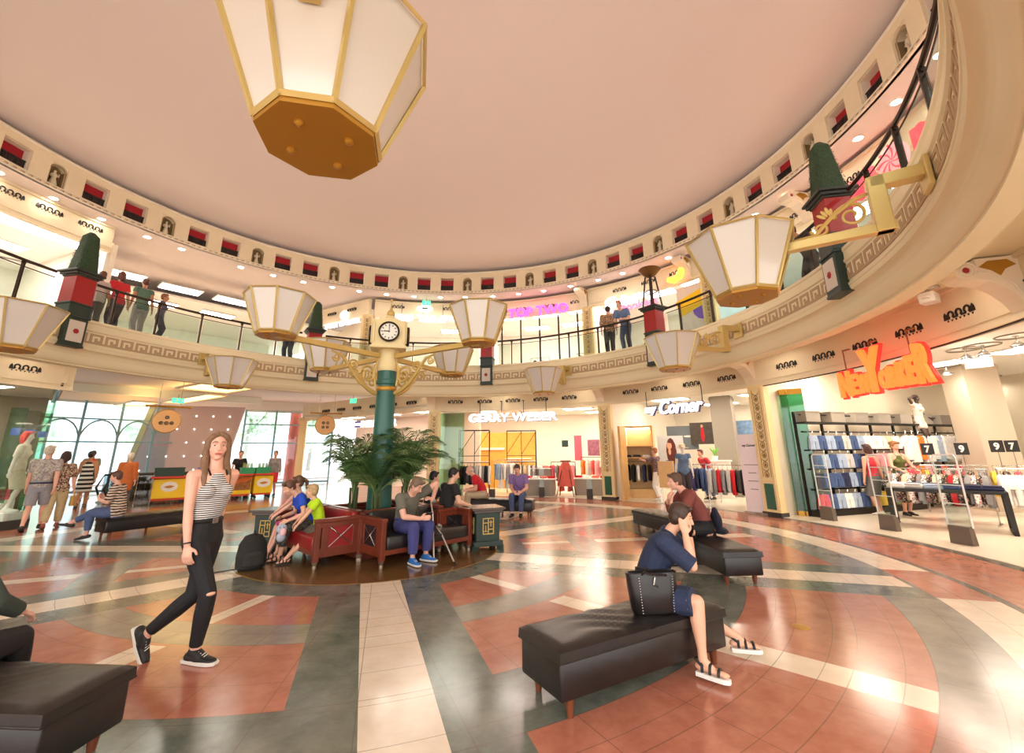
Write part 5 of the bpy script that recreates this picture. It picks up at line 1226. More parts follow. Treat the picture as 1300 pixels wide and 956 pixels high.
t = thing('folding_display', 'red folding display stand in the middle shop', 'display stand', (1.95, 16.8, 0), R_(-20)); b = MB(); [b.tube([(sx * .32, sy * .25, 0), (sx * .08, 0, 1.25)], .018, 5) for sx in (-1, 1) for sy in (-1, 1)]; b.tube([(-.2, 0, 1.25), (.2, 0, 1.25)], .02, 5); b.build('stand', mahog, t); b = MB(); b.rings([[(w * math.cos(2 * PI * k / 14) * (1 + .1 * math.sin(3 * k)), .1 * math.sin(2 * PI * k / 14), z) for k in range(14)] for z, w in ((1.2, .12), (1.05, .2), (.5, .3), (.35, .32))]); b.build('draped_dress', cloth('coral'), t, smooth=True)
def picture(p, rz, w, h, m_, lab, marks=None):
    t = thing('wall_picture', lab, 'picture', p, rz); b = MB(); b.box((0, .01, 0), (w, .03, h)); b.build('panel', m_, t)
    for q_, (x, z, rx_, rz_, mm) in enumerate(marks or []): b = MB(); b.ell((x, -.008 - .006 * q_, z), (rx_, .006, rz_), 14, 6); b.build('picture_figure', mm, t, smooth=True)
    return t
picture((2.95, 20.3, 1.75), R_(-30), .35, 1.1, cloth('rose'), 'tall rose-red picture on the back wall of the middle shop'); picture((3.6, 20.0, 1.75), R_(-30), .55, .7, mat('mauve_print', (150, 90, 110), .6, noise=.4), 'mauve picture on the back wall of the middle shop')
picture((2.4, 20.6, 1.95), R_(-25), .3, .3, dkgreen, 'small dark square notice on the back wall of the middle shop')
for i, (u, v_) in enumerate(((625, 634), (688, 631), (749, 634))):
    p = at(u, v_, 0); t = thing('security_post', 'low dark security post at the entrance of the middle shop, %s from the left' % ORD[i], 'security post', (p.x, p.y, 0), 0, 'security posts of the middle shop'); b = MB(); b.box((0, 0, .17), (.2, .07, .34)); b.build('base', dkgrey, t); b = MB(); b.box((0, 0, .8), (.18, .02, 1.0)); b.build('clear_panel', clear, t)
b = MB(); b.box((0, 0, 1.55), (1.0, .03, 3.1)); o = b.build('glass_screen', greenglass); o.location = pol(90.5, RG + .1, 0); o.rotation_euler = (0, 0, R_(0)); tag(o, 'pale green glass panel beside the palms at the left of the middle shop', 'glass panel')
# --- script-sign shop
t = thing('wardrobe_shelf', 'tall oak shelf unit with lit shelves at the left of the script-sign shop', 'shelf unit', (4.3, 16.2, 0), R_(-22))
b = MB(); b.box((-.75, 0, 1.2), (.06, .6, 2.4)); b.box((.75, 0, 1.2), (.06, .6, 2.4)); b.box((0, 0, 2.42), (1.56, .6, .06)); b.box((0, .28, 1.2), (1.5, .04, 2.4)); b.box((0, 0, .15), (1.5, .6, .3)); b.build('carcass', wood, t)
for z in (1.35, 1.75): b = MB(); b.box((0, 0, z), (1.46, .52, .03)); b.build('shelf', wood, t)
b = MB(); b.tube([(-.7, 0, 1.22), (.7, 0, 1.22)], .014, 6); b.build('hanging_bar', chrome, t)
b = MB(); b.box((0, .1, 2.37), (1.3, .12, .02)); b.build('shelf_light', panel_e, t)
wr = Matrix.Rotation(R_(-22), 4, 'Z'); W0 = Vector((4.3, 16.2, 0))
hang_row(['shirt', 'jacket'], ['white', 'white', 'black', 'black', 'white', 'navy', 'black'], W0 + wr @ Vector((-.65, 0, 0)), W0 + wr @ Vector((.65, 0, 0)), 1.22, 'in the oak shelf unit', 'clothes in the oak shelf unit', s=.85)
for i in range(4):
    q = W0 + wr @ Vector((-.5 + .33 * i, -.05, 1.37)); garment('folded', ('black', 'navy', 'charcoal', 'white')[i], q, R_(-22), '%s folded garment in the oak shelf unit, %s from the left' % (('black', 'navy', 'charcoal', 'white')[i], ORD[i]), 'folded garments in the oak shelf unit', s=.8)
t = thing('oak_partition', 'oak side panel behind the left glass of the script-sign shop', 'partition', (3.75, 15.3, 0), R_(60)); b = MB(); b.box((0, 0, 1.2), (.7, .08, 2.4)); b.box((0, 0, .06), (.74, .12, .12)); b.build('panel', wood, t, bevel=.004)
mat('portrait_hair', (90, 34, 26), .6); mat('portrait_skin', (220, 160, 130), .6)
picture((5.95, 16.9, 1.35), R_(-35), .95, 1.55, mat('portrait_ground', (196, 196, 200), .5), 'large portrait poster of a long-haired woman in denim in the script-sign shop', [(.0, -.42, .43, .34, mat('portrait_denim', (86, 110, 160), .7)), (.02, .2, .19, .5, mat('portrait_hair', (90, 34, 26), .6)), (-.04, .42, .095, .14, mat('portrait_skin', (220, 160, 130), .6)), (-.04, .2, .05, .12, MATS.get('portrait_skin')), (-.0, .56, .1, .05, MATS.get('portrait_hair'))])
picture((7.0, 18.4, 2.1), R_(-30), 1.2, .95, mat('slate_print', (106, 114, 122), .5), 'slate grey picture high on the wall of the script-sign shop', [(.25, .05, .2, .04, white)])
picture((7.6, 17.8, 2.25), R_(-38), .95, .85, mat('dark_print', (70, 60, 52), .5, noise=.4), 'dark picture of a figure in red in the script-sign shop', [(0, -.05, .07, .3, cloth('red')), (0, .28, .05, .06, MATS['portrait_skin'])])
picture((8.5, 16.6, 2.2), R_(-50), 1.0, .9, mat('blue_print', (120, 150, 190), .5, noise=.4), 'blue picture at the right of the script-sign shop')
t = thing('room_column', 'square grey column inside the script-sign shop', 'column', (7.75, 16.2, 0), R_(-35)); b = MB(); b.box((0, 0, 1.75), (.7, .7, 3.5)); b.box((0, 0, .06), (.74, .74, .12)); b.box((0, 0, 3.4), (.74, .74, .1)); b.build('shaft', grey, t)
t = thing('potted_plant', 'small bright green potted plant on the shelf of the script-sign shop', 'plant', (7.0, 15.6, 1.25)); b = MB(); b.lathe([(.07, 0), (.1, .14), (.09, .14)], 12); b.build('pot', white, t); b = MB()
for k in range(26): a_ = k * 2.4; b.tube([(0, 0, .12), (.07 * math.cos(a_), .07 * math.sin(a_), .28), (.16 * math.cos(a_), .16 * math.sin(a_), .38 + .03 * (k % 3))], [.012, .01, .003], 4)
b.build('leaves', mat('bright_leaf', (120, 190, 70), .5), t)
t = thing('display_shelf', 'white display shelf carrying the green plant in the script-sign shop', 'shelf', (7.0, 15.6, 0), R_(-30)); b = MB(); b.box((0, 0, .6), (.9, .4, 1.2)); b.box((0, 0, 1.225), (1.0, .46, .05)); b.build('body', white, t, bevel=.005)
rail((5.55, 14.9), (6.5, 14.4), 1.15, 'clothes rail of dark blue clothes behind the mannequin', m_=chrome); hang_row(['jacket', 'shirt'], ['navy', 'navy', 'purple', 'navy', 'denim blue', 'denim blue', 'pale blue', 'beige'], (5.55, 14.9), (6.5, 14.4), 1.15, 'on the rail behind the mannequin', 'clothes behind the mannequin')
rail((5.75, 13.5), (7.0, 12.9), 1.15, 'front clothes rail of grey and white clothes in the script-sign shop', m_=chrome); hang_row(['shirt', 'jacket'], ['light grey', 'grey', 'red', 'grey', 'light grey', 'red', 'charcoal', 'black', 'red', 'black', 'grey'], (5.75, 13.5), (7.0, 12.9), 1.15, 'on the front rail of the script-sign shop', 'clothes on the front rail of the script-sign shop')
t = thing('oak_chair_display', 'small oak display box on legs in the script-sign shop', 'display box', (4.9, 14.5, 0), R_(-25)); b = MB(); b.box((0, 0, .85), (.45, .4, .8)); b.build('box', wood, t); b = MB(); [b.tube([(sx * .2, sy * .17, 0), (sx * .2, sy * .17, .45)], .012, 5) for sx in (-1, 1) for sy in (-1, 1)]; b.build('leg_frame', chrome, t)
p = at(963, 653, 0); t = thing('roll_up_banner', 'white standing banner with small lines of writing beside the right pilaster', 'banner', (p.x, p.y, 0), R_(-52)); b = MB(); b.box((0, 0, 1.0), (.52, .03, 1.95)); b.build('panel', mat('banner_white', (232, 218, 222), .6), t); b = MB(); b.box((0, .02, .03), (.56, .3, .06)); b.build('foot', chrome, t)
letters('my Corner', .1, .34, t, dkgrey, ext=.003, bold=.002, y=-.02, z=1.68, height=.09, shear=.3) 
b = MB(); [b.box((0, -.02, z), (w, .004, .014)) for z, w in ((1.2, .36), (1.0, .2), (.8, .26), (.6, .2))]; b.build('text_line', dkgrey, t)
# --- red-lettered shop: wall of shorts, tops on the back wall
wl = lambda r_, off=.0: pol(19.6, r_) + Vector((math.sin(R_(19.6)), -math.cos(R_(19.6)), 0)) * off
t = thing('wall_rack', 'black wall rack with four tiers of shorts in the red-lettered shop', 'wall rack', (0, 0, 0)); b = MB(); p, q = wl(10.0, .15), wl(17.5, .15)
for k in range(9): e = p.lerp(q, k / 8); b.box((e.x, e.y, 1.25), (.05, .05, 2.5), rz=R_(19.6))
b.build('upright', blackp, t); b = MB()
for z in (.62, 1.1, 1.55, 2.0, 2.42): p_, q_ = wl(10.0, .3), wl(17.5, .3); b.tube([(p_.x, p_.y, z), (q_.x, q_.y, z)], .018, 5)
seg_box(b, wl(10.0, .25), wl(17.5, .25), 2.2, 2.24, .35); b.build('bar', blackp, t)
b = MB(); seg_box(b, wl(10.0, .2), wl(14, .2), .0, .15, .4); b.build('plinth', blackp, t)
tiers = [(2.0, ['pale blue', 'denim blue', 'pale blue', 'denim blue', 'light grey', 'denim blue', 'pale blue', 'white', 'white', 'white', 'beige', 'white']), (1.55, ['denim blue', 'pale blue', 'denim blue', 'pale blue', 'light grey', 'denim blue', 'navy', 'pale blue', 'pink', 'pink', 'white', 'pink']),
         (1.1, ['navy', 'denim blue', 'denim blue', 'navy', 'pale blue', 'denim blue', 'light grey', 'pale blue', 'denim blue', 'pink', 'coral', 'pink']), (.62, ['rose', 'denim blue', 'pale blue', 'white', 'pale blue', 'denim blue', 'yellow', 'yellow', 'yellow', 'olive', 'olive', 'olive'])]
for ti, (z, cols) in enumerate(tiers):
    hang_row('shorts', cols, wl(10.05, .42), wl(13.4, .42), z, 'on the %s tier of the wall rack' % ('top', 'second', 'third', 'bottom')[ti], 'shorts on the wall rack', face=True, seed=ti, s=.98)
hang_row(['tee', 'shirt'], ['white', 'white', 'orange', 'white', 'white', 'pale blue', 'white', 'white', 'white', 'light grey', 'white', 'white', 'white', 'white'], wl(13.6, .42), wl(17.4, .42), 2.05, 'on the upper part of the wall rack', 'tops on the wall rack', face=True, s=1.1)
hang_row(['tee', 'dress'], ['rose', 'orange', 'pink', 'navy', 'coral', 'grey', 'rose', 'pink', 'white', 'red', 'grey', 'navy'], wl(13.6, .42), wl(17.4, .42), 1.25, 'on the lower part of the wall rack', 'tops on the wall rack', face=True)
for i in range(8):
    e = wl(10.3 + i * .9, .3); t = thing('shelf_box', 'grey box on the top shelf of the wall rack, %s from the left' % ORD[i], 'box', (e.x, e.y, 2.24), R_(19.6), 'boxes on the top shelf of the wall rack'); b = MB(); b.box((0, 0, .12), (.5, .28, .24)); b.build('box', grey, t); b = MB(); b.box((0, 0, .25), (.52, .3, .03)); b.build('lid', grey, t)
t = thing('room_column', 'square beige column inside the red-lettered shop', 'column', (12.6, 11.9, 0), R_(-10)); b = MB(); b.box((0, 0, 1.87), (.8, .8, 3.75)); b.box((0, 0, .06), (.84, .84, .12)); b.box((0, 0, 3.66), (.84, .84, .1)); b.build('shaft', mat('column_beige', (204, 190, 170), .7), t)
t = thing('wall_rack', 'black wall rack of white and blue tops deep in the red-lettered shop', 'wall rack', (0, 0, 0)); b = MB()
for k in range(6): e = Vector((15.2, 12.5 - 1.3 * k, 0)); b.box((e.x, e.y, 1.25), (.05, .05, 2.5))
b.build('upright', blackp, t); b = MB(); [b.tube([(14.95, 12.5, z), (14.95, 6.0, z)], .018, 5) for z in (1.3, 2.0)]; b.box((15.05, 9.2, 2.25), (.35, 6.6, .04)); b.build('bar', blackp, t)
hang_row(['tee', 'shirt'], ['white', 'white', 'light grey', 'white', 'white', 'white', 'pale blue', 'white', 'white', 'beige', 'white', 'white'], (14.85, 12.4), (14.85, 7), 2.0, 'on the far wall rack of the red-lettered shop', 'tops on the far wall rack', face=True, s=1.1)
hang_row(['tee'], ['pink', 'white', 'rose', 'grey', 'yellow', 'white', 'black', 'white', 'pink', 'grey'], (14.85, 12.4), (14.85, 7), 1.3, 'on the lower bar of the far wall rack', 'tops on the far wall rack', face=True)
floral = [speckle('floral_black_cloth', [(30, 28, 30), (40, 36, 38), (180, 160, 130), (30, 28, 30), (120, 60, 60)], 45), speckle('floral_white_cloth', [(236, 232, 228), (200, 120, 110), (236, 232, 228), (110, 110, 110)], 40), None]
rail((9.0, 11.0), (10.0, 9.6), 1.12, 'clothes rail of patterned tops behind the jeans table', m_=chrome); hang_row(['tee', 'shirt'], ['red', 'grey', 'orange', 'black', 'beige', 'grey', 'black', 'grey', 'red', 'orange', 'beige', 'white', 'grey', 'red', 'black', 'beige', 'grey', 'black', 'orange', 'grey'], (9.0, 11.0), (10.0, 9.6), 1.12, 'on the patterned rail behind the jeans table', 'clothes on the patterned rail', mats=[floral[0], None, floral[1]])
rail((10.0, 9.4), (11.2, 8.2), 1.15, 'clothes rail of white and dark tops at the right edge of the shop', m_=chrome); hang_row(['shirt', 'tee'], ['white', 'white', 'white', 'white', 'white', 'white', 'white', 'black', 'black', 'black', 'black', 'black', 'black', 'black', 'black', 'black', 'black', 'black'], (10.0, 9.4), (11.2, 8.2), 1.15, 'on the right rail of the red-lettered shop', 'clothes on the right rail', mats=[None] * 7 + [floral[0]] * 11)
rail((10.6, 11.8), (12, 10.4), 1.15, 'clothes rail behind the patterned rail in the red-lettered shop', m_=chrome); hang_row(['tee', 'shirt'], ['yellow', 'grey', 'pink', 'rose', 'black', 'grey', 'yellow', 'pink', 'rose', 'pink'], (10.6, 11.8), (12, 10.4), 1.15, 'on the rear rail of the red-lettered shop', 'clothes on the rear rail', mats=[None, floral[0], None])
# table of jeans
tc_ = Vector((8.75, 9.35, 0)); rt_ = R_(-44)
t = thing('display_table', 'black-framed display table heaped with jeans in the red-lettered shop', 'table', tc_, rt_); b = MB(); b.box((0, 0, .74), (1.75, .8, .06)); b.build('tabletop', blackp, t, bevel=.004)
for sx in (-1, 1): b = MB(); x = sx * .84; b.box((x, -.37, .37), (.07, .06, .74)); b.box((x, .37, .37), (.07, .06, .74)); b.box((x, 0, .03), (.07, .8, .06)); b.build('leg_frame', blackp, t, bevel=.004)
for i in range(11):
    q = Vector((-.7 + .28 * (i % 6), -.18 if i < 6 else .2, .77)); q.rotate(Euler((0, 0, rt_))); c = ('white', 'light grey', 'pale blue', 'denim blue', 'navy', 'navy', 'pale blue', 'denim blue', 'navy', 'black', 'black')[i]
    garment('folded', c, tc_ + q, rt_ + rnd.uniform(-.3, .3), '%s folded jeans on the black table, %s from the left in the %s row' % (c, ORD[i % 6], 'front' if i < 6 else 'back'), 'jeans on the black table', s=.95)
def price(p, rz, ch, lab):
    t = thing('price_sign', lab, 'sign', p, rz, 'price signs in the red-lettered shop'); b = MB(); b.box((0, 0, 0), (.22, .02, .26)); b.build('card', blackp, t); letters(ch, .2, .09, t, white, ext=.003, y=-.014, height=.16); b = MB(); b.tube([(0, .0, -.13), (0, 0, -.52)], .008, 5); b.build('stem', chrome, t)
for (u, v_, z, ch, lab) in ((1176, 578, 1.55, '7', 'black price sign with a white 7 above the patterned rail'), (1203, 580, 1.55, '9', 'black price sign with a white 9 nearest the tall beige column'), (1247, 575, 1.6, '9', 'black price sign with a white 9 right of the beige column'), (1284, 578, 1.6, '7', 'black price sign with a white 7 near the right edge')):
    y_ = 10.4; x_ = (u - 650) / FPX * (y_ * math.cos(PITCH)); price((x_, y_ - .3 * (ch == '9'), z), R_(-45), ch, lab)
for i, (u, v_) in enumerate(((1053, 661), (1131, 674), (1225, 692))):
    p = at(u, v_, 0); t = thing('security_gate', 'clear security gate with grey foot at the red-lettered shop, %s from the left' % ORD[i], 'security gate', (p.x, p.y, 0), R_(-78), 'security gates of the red-lettered shop')
    b = MB(); b.box((0, 0, .15), (.34, .12, .3), taper=.9); b.build('foot', mat('gate_foot', (104, 92, 82), .5), t, bevel=.01)
    b = MB(); b.box((0, 0, .86), (.36, .02, 1.16)); b.build('clear_panel', clear, t); b = MB(); b.tube([(-.18, 0, .28), (-.18, 0, 1.4), (-.15, 0, 1.45), (.15, 0, 1.45), (.18, 0, 1.4), (.18, 0, .28)], .014, 6); [b.tube([(-.18, 0, z), (.18, 0, z)], .008, 5) for z in (.65, .95, 1.2)]; b.build('rim', mat('clear_rim', (226, 226, 226), .2), t)
for i, (u, v_, w) in enumerate(((1030, 656, .5), (1012, 654, .55))):
    p = at(u, v_, 0); t = thing('glass_door', ('green-edged folding glass door panel with brass fittings, nearer one', 'green-edged folding glass door panel against the pilaster')[i], 'glass door', (p.x, p.y, 0), R_(-30 if i == 0 else -75)); b = MB(); b.box((0, 0, 1.55), (w, .02, 2.9)); b.build('pane', glass('deep_green_glass', (120, 190, 160), .2) if i == 0 else greenglass, t); b = MB(); b.box((0, 0, .06), (w, .05, .12)); b.box((0, 0, 3.02), (w, .05, .14)); b.build('rail', gold, t)
# ceiling spots in the red-lettered shop
def build_spot():
    t = thing('ceiling_spotlight', 's', 'spotlight'); b = MB(); b.tube([(0, 0, 0), (0, 0, -.16)], .012, 5); b.lathe([(.05, -.005), (.05, -.02)], 12); b.build('stem', chrome, t)
    b = MB(); b.lathe([(.03, -.12), (.09, -.18), (.105, -.25), (.095, -.25)], 16, cap=False); b.lathe([(.12, -.2), (.12, -.215)], 16, cap=False); b.build('reflector', chrome, t, smooth=True); b = MB(); b.lathe([(.001, -.235), (.085, -.235), (.085, -.225), (.001, -.225)], 14); b.build('lamp_lens', glow, t)
    b = MB(); b.tube([(.3 * math.cos(2 * PI * k / 24), .3 * math.sin(2 * PI * k / 24), -.01) for k in range(24)], .018, 5, closed=True); b.build('ring', grey, t); return t
sp = build_spot()
for i, (u, v_) in enumerate(((1155, 497), (1188, 502), (1211, 503), (1235, 502), (1200, 478), (1224, 457), (1246, 452), (1289, 440), (1265, 505), (1287, 508), (1135, 497), (1270, 492))):
    p = at(u, v_ - 14, 3.75); p = Vector((min(p.x, 15), min(p.y, 14.4), 3.75)); o = sp if i == 0 else dup(sp, p); o.location = p; o['label'] = 'chrome ceiling spotlight inside the red-lettered shop, %s of the cluster' % ORD[i]; o['group'] = 'ceiling spotlights of the red-lettered shop'
t = thing('flood_lamp', 'white box lamp hanging from the ceiling of the red-lettered shop', 'lamp', (at(1236, 440, 3.75).x, at(1236, 440, 3.75).y, 3.75), R_(-40)); b = MB(); [b.tube([(x, 0, 0), (x, 0, -.3)], .01, 5) for x in (-.15, .15)]; b.build('hanger', chrome, t); b = MB(); b.box((0, 0, -.38), (.42, .16, .2)); b.build('body', white, t); b = MB(); b.box((-.01, -.085, -.38), (.38, .01, .17)); b.build('lens', panel_e, t)
t = thing('security_camera', 'small white projector lamp under the balcony right of the orange sign', 'lamp', (at(1176, 366, 4.0).x, at(1176, 366, 4.0).y, 4.0), R_(-60)); b = MB(); b.box((0, 0, -.02), (.3, .1, .03)); b.tube([(0, 0, 0), (0, 0, -.1)], .015, 6); b.build('mount', white, t); b = MB(); b.box((0, 0, -.17), (.2, .24, .16)); b.lathe([(.05, -.02), (.05, .02)], 12, c=(0, -.12, -.17)); b.build('housing', white, t, bevel=.01)
# --- left glass shop display
for i, (a_, r_, c) in enumerate(((164.5, 10.5, 'coral'), (163.5, 11.3, 'beige'), (161, 11.5, 'rose'), (158, 12.6, 'beige'))):
    p = pol(a_, r_); t = thing('display_stand', 'low display stand with folded goods behind the left shop window, %s from the left' % ORD[i], 'display stand', p, R_(a_), 'display stands in the left window'); b = MB(); b.box((0, 0, .25), (.5, .5, .5)); b.build('block', white, t); b = MB(); [b.box((0, 0, .55 + .09 * k), (.34 - .04 * k, .3, .08), rz=.2 * k) for k in range(3)]; b.build('goods', cloth(c), t, bevel=.01)
for i in range(3):
    p = Vector((-12.75 - .45 * i, 11.3 + .75 * i, 0)); t = thing('display_screen', 'narrow upright panel behind the left shop window, %s from the front' % ORD[i], 'panel', p, R_(60), 'panels in the left window'); b = MB(); b.box((0, 0, 1.4), (.3, .05, 2.8)); b.build('panel', mat('dark_panel', (92, 84, 72), .4) if i % 2 else greenglass, t); b = MB(); b.box((.02, 0, 2.2), (.16, .06, .18)); b.build('blue_print', mat('blue_card', (70, 110, 190), .5), t)
# upstairs displays
for i, (a_, r_, z, c) in enumerate(((74, 12.2, 0, 'white'), (69, 12.2, 0, 'coral'), (64, 12, 0, 'white'), (61, 12.2, 0, 'red'), (44, 12, 0, 'white'), (40, 12, 0, 'rose'), (52, 12.2, 0, 'white'), (90, 12.4, 0, 'white'), (175, 12.2, 0, 'pale blue'), (171, 12, 0, 'grey'), (162, 12, 0, 'navy'), (160, 12.6, 0, 'white'), (182, 12, 0, 'denim blue'))):
    p = pol(a_, r_, Z2); t = thing('display_stand', 'white upstairs display stand with %s goods, %s from the first pilaster' % (c, ORD[i]), 'display stand', p, R_(a_), 'upstairs display stands'); b = MB(); b.box((0, 0, .35), (.7, .9, .7)); b.build('block', white, t, bevel=.01); b = MB(); [b.box((0, -.3 + .2 * k, .76), (.4, .16, .1)) for k in range(4)]; b.build('goods', cloth(c), t, bevel=.01)
    rr = rail(pol(a_ - 2, r_ + 1.2), pol(a_ + 2, r_ + 1.2), Z2 + 1.4, 'upstairs clothes rail behind the stand with %s goods, %s from the first pilaster' % (c, ORD[i]), legs=False) if i % 2 == 0 else None
    if rr:
        for k in (0, 1): q = pol(a_ - 2 + 4 * k, r_ + 1.2) - pol(a_ - 2, r_ + 1.2); b = MB(); b.tube([(q.x, q.y, Z2 + .01), (q.x, q.y, Z2 + 1.4)], .015, 5); b.build('upright', chrome, rr)
        hang_row(['tee', 'dress'], [c, 'white', 'grey', c, 'black', 'white'], pol(a_ - 2, r_ + 1.2), pol(a_ + 2, r_ + 1.2), Z2 + 1.4, 'on the upstairs rail behind the %s stand' % ORD[i], 'clothes on upstairs rails')
t = thing('yellow_poster', 'yellow and violet poster on the upper floor right of the bronze bowl', 'poster', pol(36, 10.9, 6.35), R_(-54)); b = MB(); b.box((0, 0, 0), (1.5, .04, 1.9)); b.build('sheet', mat('poster_pale', (226, 220, 216), .6), t); b = MB(); b.box((0, -.03, .35), (1.5, .02, .6), ry=-.25); b.build('yellow_shape', yel, t); b = MB(); b.ell((.2, -.03, .1), (.4, .01, .5), 16, 6); b.build('violet_shape', mat('poster_violet', (120, 90, 220), .6), t)
for i, a_ in enumerate((62, 66.5, 71, 75.5, 80)):
    b = MB(); b.box((0, 0, 1.35), (.06, .06, 2.7)); b.box((0, 0, .05), (.12, .12, .1)); o = b.build('shopfront_mullion', bronze); o.location = pol(a_, 10.9, Z2); o.rotation_euler = (0, 0, R_(a_)); tag(o, 'slim dark mullion of the upper glass shop front, %s from the right' % ORD[i], 'mullion', 'mullions of the pink-lettered shop')
# ------------------------------------------------------------------ people
def remesh(b, vox, smooth=6, fac=.5):
    me = bpy.data.meshes.new('tmp'); me.from_pydata([tuple(p) for p in b.v], [], b.f)
    bm_ = bmesh.new(); bm_.from_mesh(me); bmesh.ops.recalc_face_normals(bm_, faces=bm_.faces); bm_.to_mesh(me); bm_.free()
    o = bpy.data.objects.new('tmp', me); COL.objects.link(o)
    r = o.modifiers.new('r', 'REMESH'); r.mode = 'VOXEL'; r.voxel_size = vox; r.adaptivity = 0
    if smooth: s_ = o.modifiers.new('s', 'SMOOTH'); s_.factor = fac; s_.iterations = smooth
    dg = bpy.context.evaluated_depsgraph_get(); dg.update()
    out = bpy.data.meshes.new_from_object(o.evaluated_get(dg)); bpy.data.objects.remove(o); bpy.data.meshes.remove(me)
    out.polygons.foreach_set('use_smooth', [True] * len(out.polygons)); return out
def ik(a, t, l1, l2, pole):
    d = t - a; L = d.length; mx = (l1 + l2) * .999
    if L > mx: d = d * (mx / L); L = mx; t = a + d
    L = max(L, abs(l1 - l2) + .01); x = (l1 * l1 - l2 * l2 + L * L) / (2 * L); h = math.sqrt(max(l1 * l1 - x * x, 0)); n = d.normalized()
    p = pole - n * pole.dot(n); p = p.normalized() if p.length > 1e-6 else Vector((0, 1, 0)); return a + n * x + p * h, t
def cone(b, p0, p1, r0, r1, n=12, round0=True, round1=True, flat=1.0, ax=None):
    """tapered limb with rounded ends"""
    p0, p1 = Vector(p0), Vector(p1); d = (p1 - p0); L = d.length
    if L < 1e-5: return
    t = d / L; ref = Vector(ax) if ax is not None else (Vector((0, 0, 1)) if abs(t.z) < .9 else Vector((0, 1, 0)))
    u = t.cross(ref).normalized(); w = u.cross(t); rs = []
    def ring(c, r): return [c + u * r * math.cos(2 * PI * k / n) + w * r * flat * math.sin(2 * PI * k / n) for k in range(n)]
    if round0:
        for q in (.12, .5, .85): rs.append(ring(p0 - t * r0 * math.sqrt(1 - q * q) * min(1, flat + .2), r0 * q))
    rs.append(ring(p0, r0)); rs.append(ring((p0 + p1) / 2, (r0 + r1) / 2)); rs.append(ring(p1, r1))
    if round1:
        for q in (.85, .5, .12): rs.append(ring(p1 + t * r1 * math.sqrt(1 - q * q) * min(1, flat + .2), r1 * q))
    b.rings(rs)
def chain(b, pts, rad, n=12):
    for i in range(len(pts) - 1): cone(b, pts[i], pts[i + 1], rad[i], rad[i + 1], n)
skin_l = mat('skin_light', (226, 172, 142), .5, noise=.04); skin_r = mat('skin_rosy', (226, 170, 146), .5, noise=.05); skin_d = mat('skin_tan', (196, 138, 104), .5, noise=.05)
lipm = mat('lip', (196, 96, 90), .4); eyem = mat('eye_dark', (58, 44, 38), .3); browm = mat('brow', (112, 82, 58), .7); eyew = mat('eye_white', (206, 184, 172), .4)
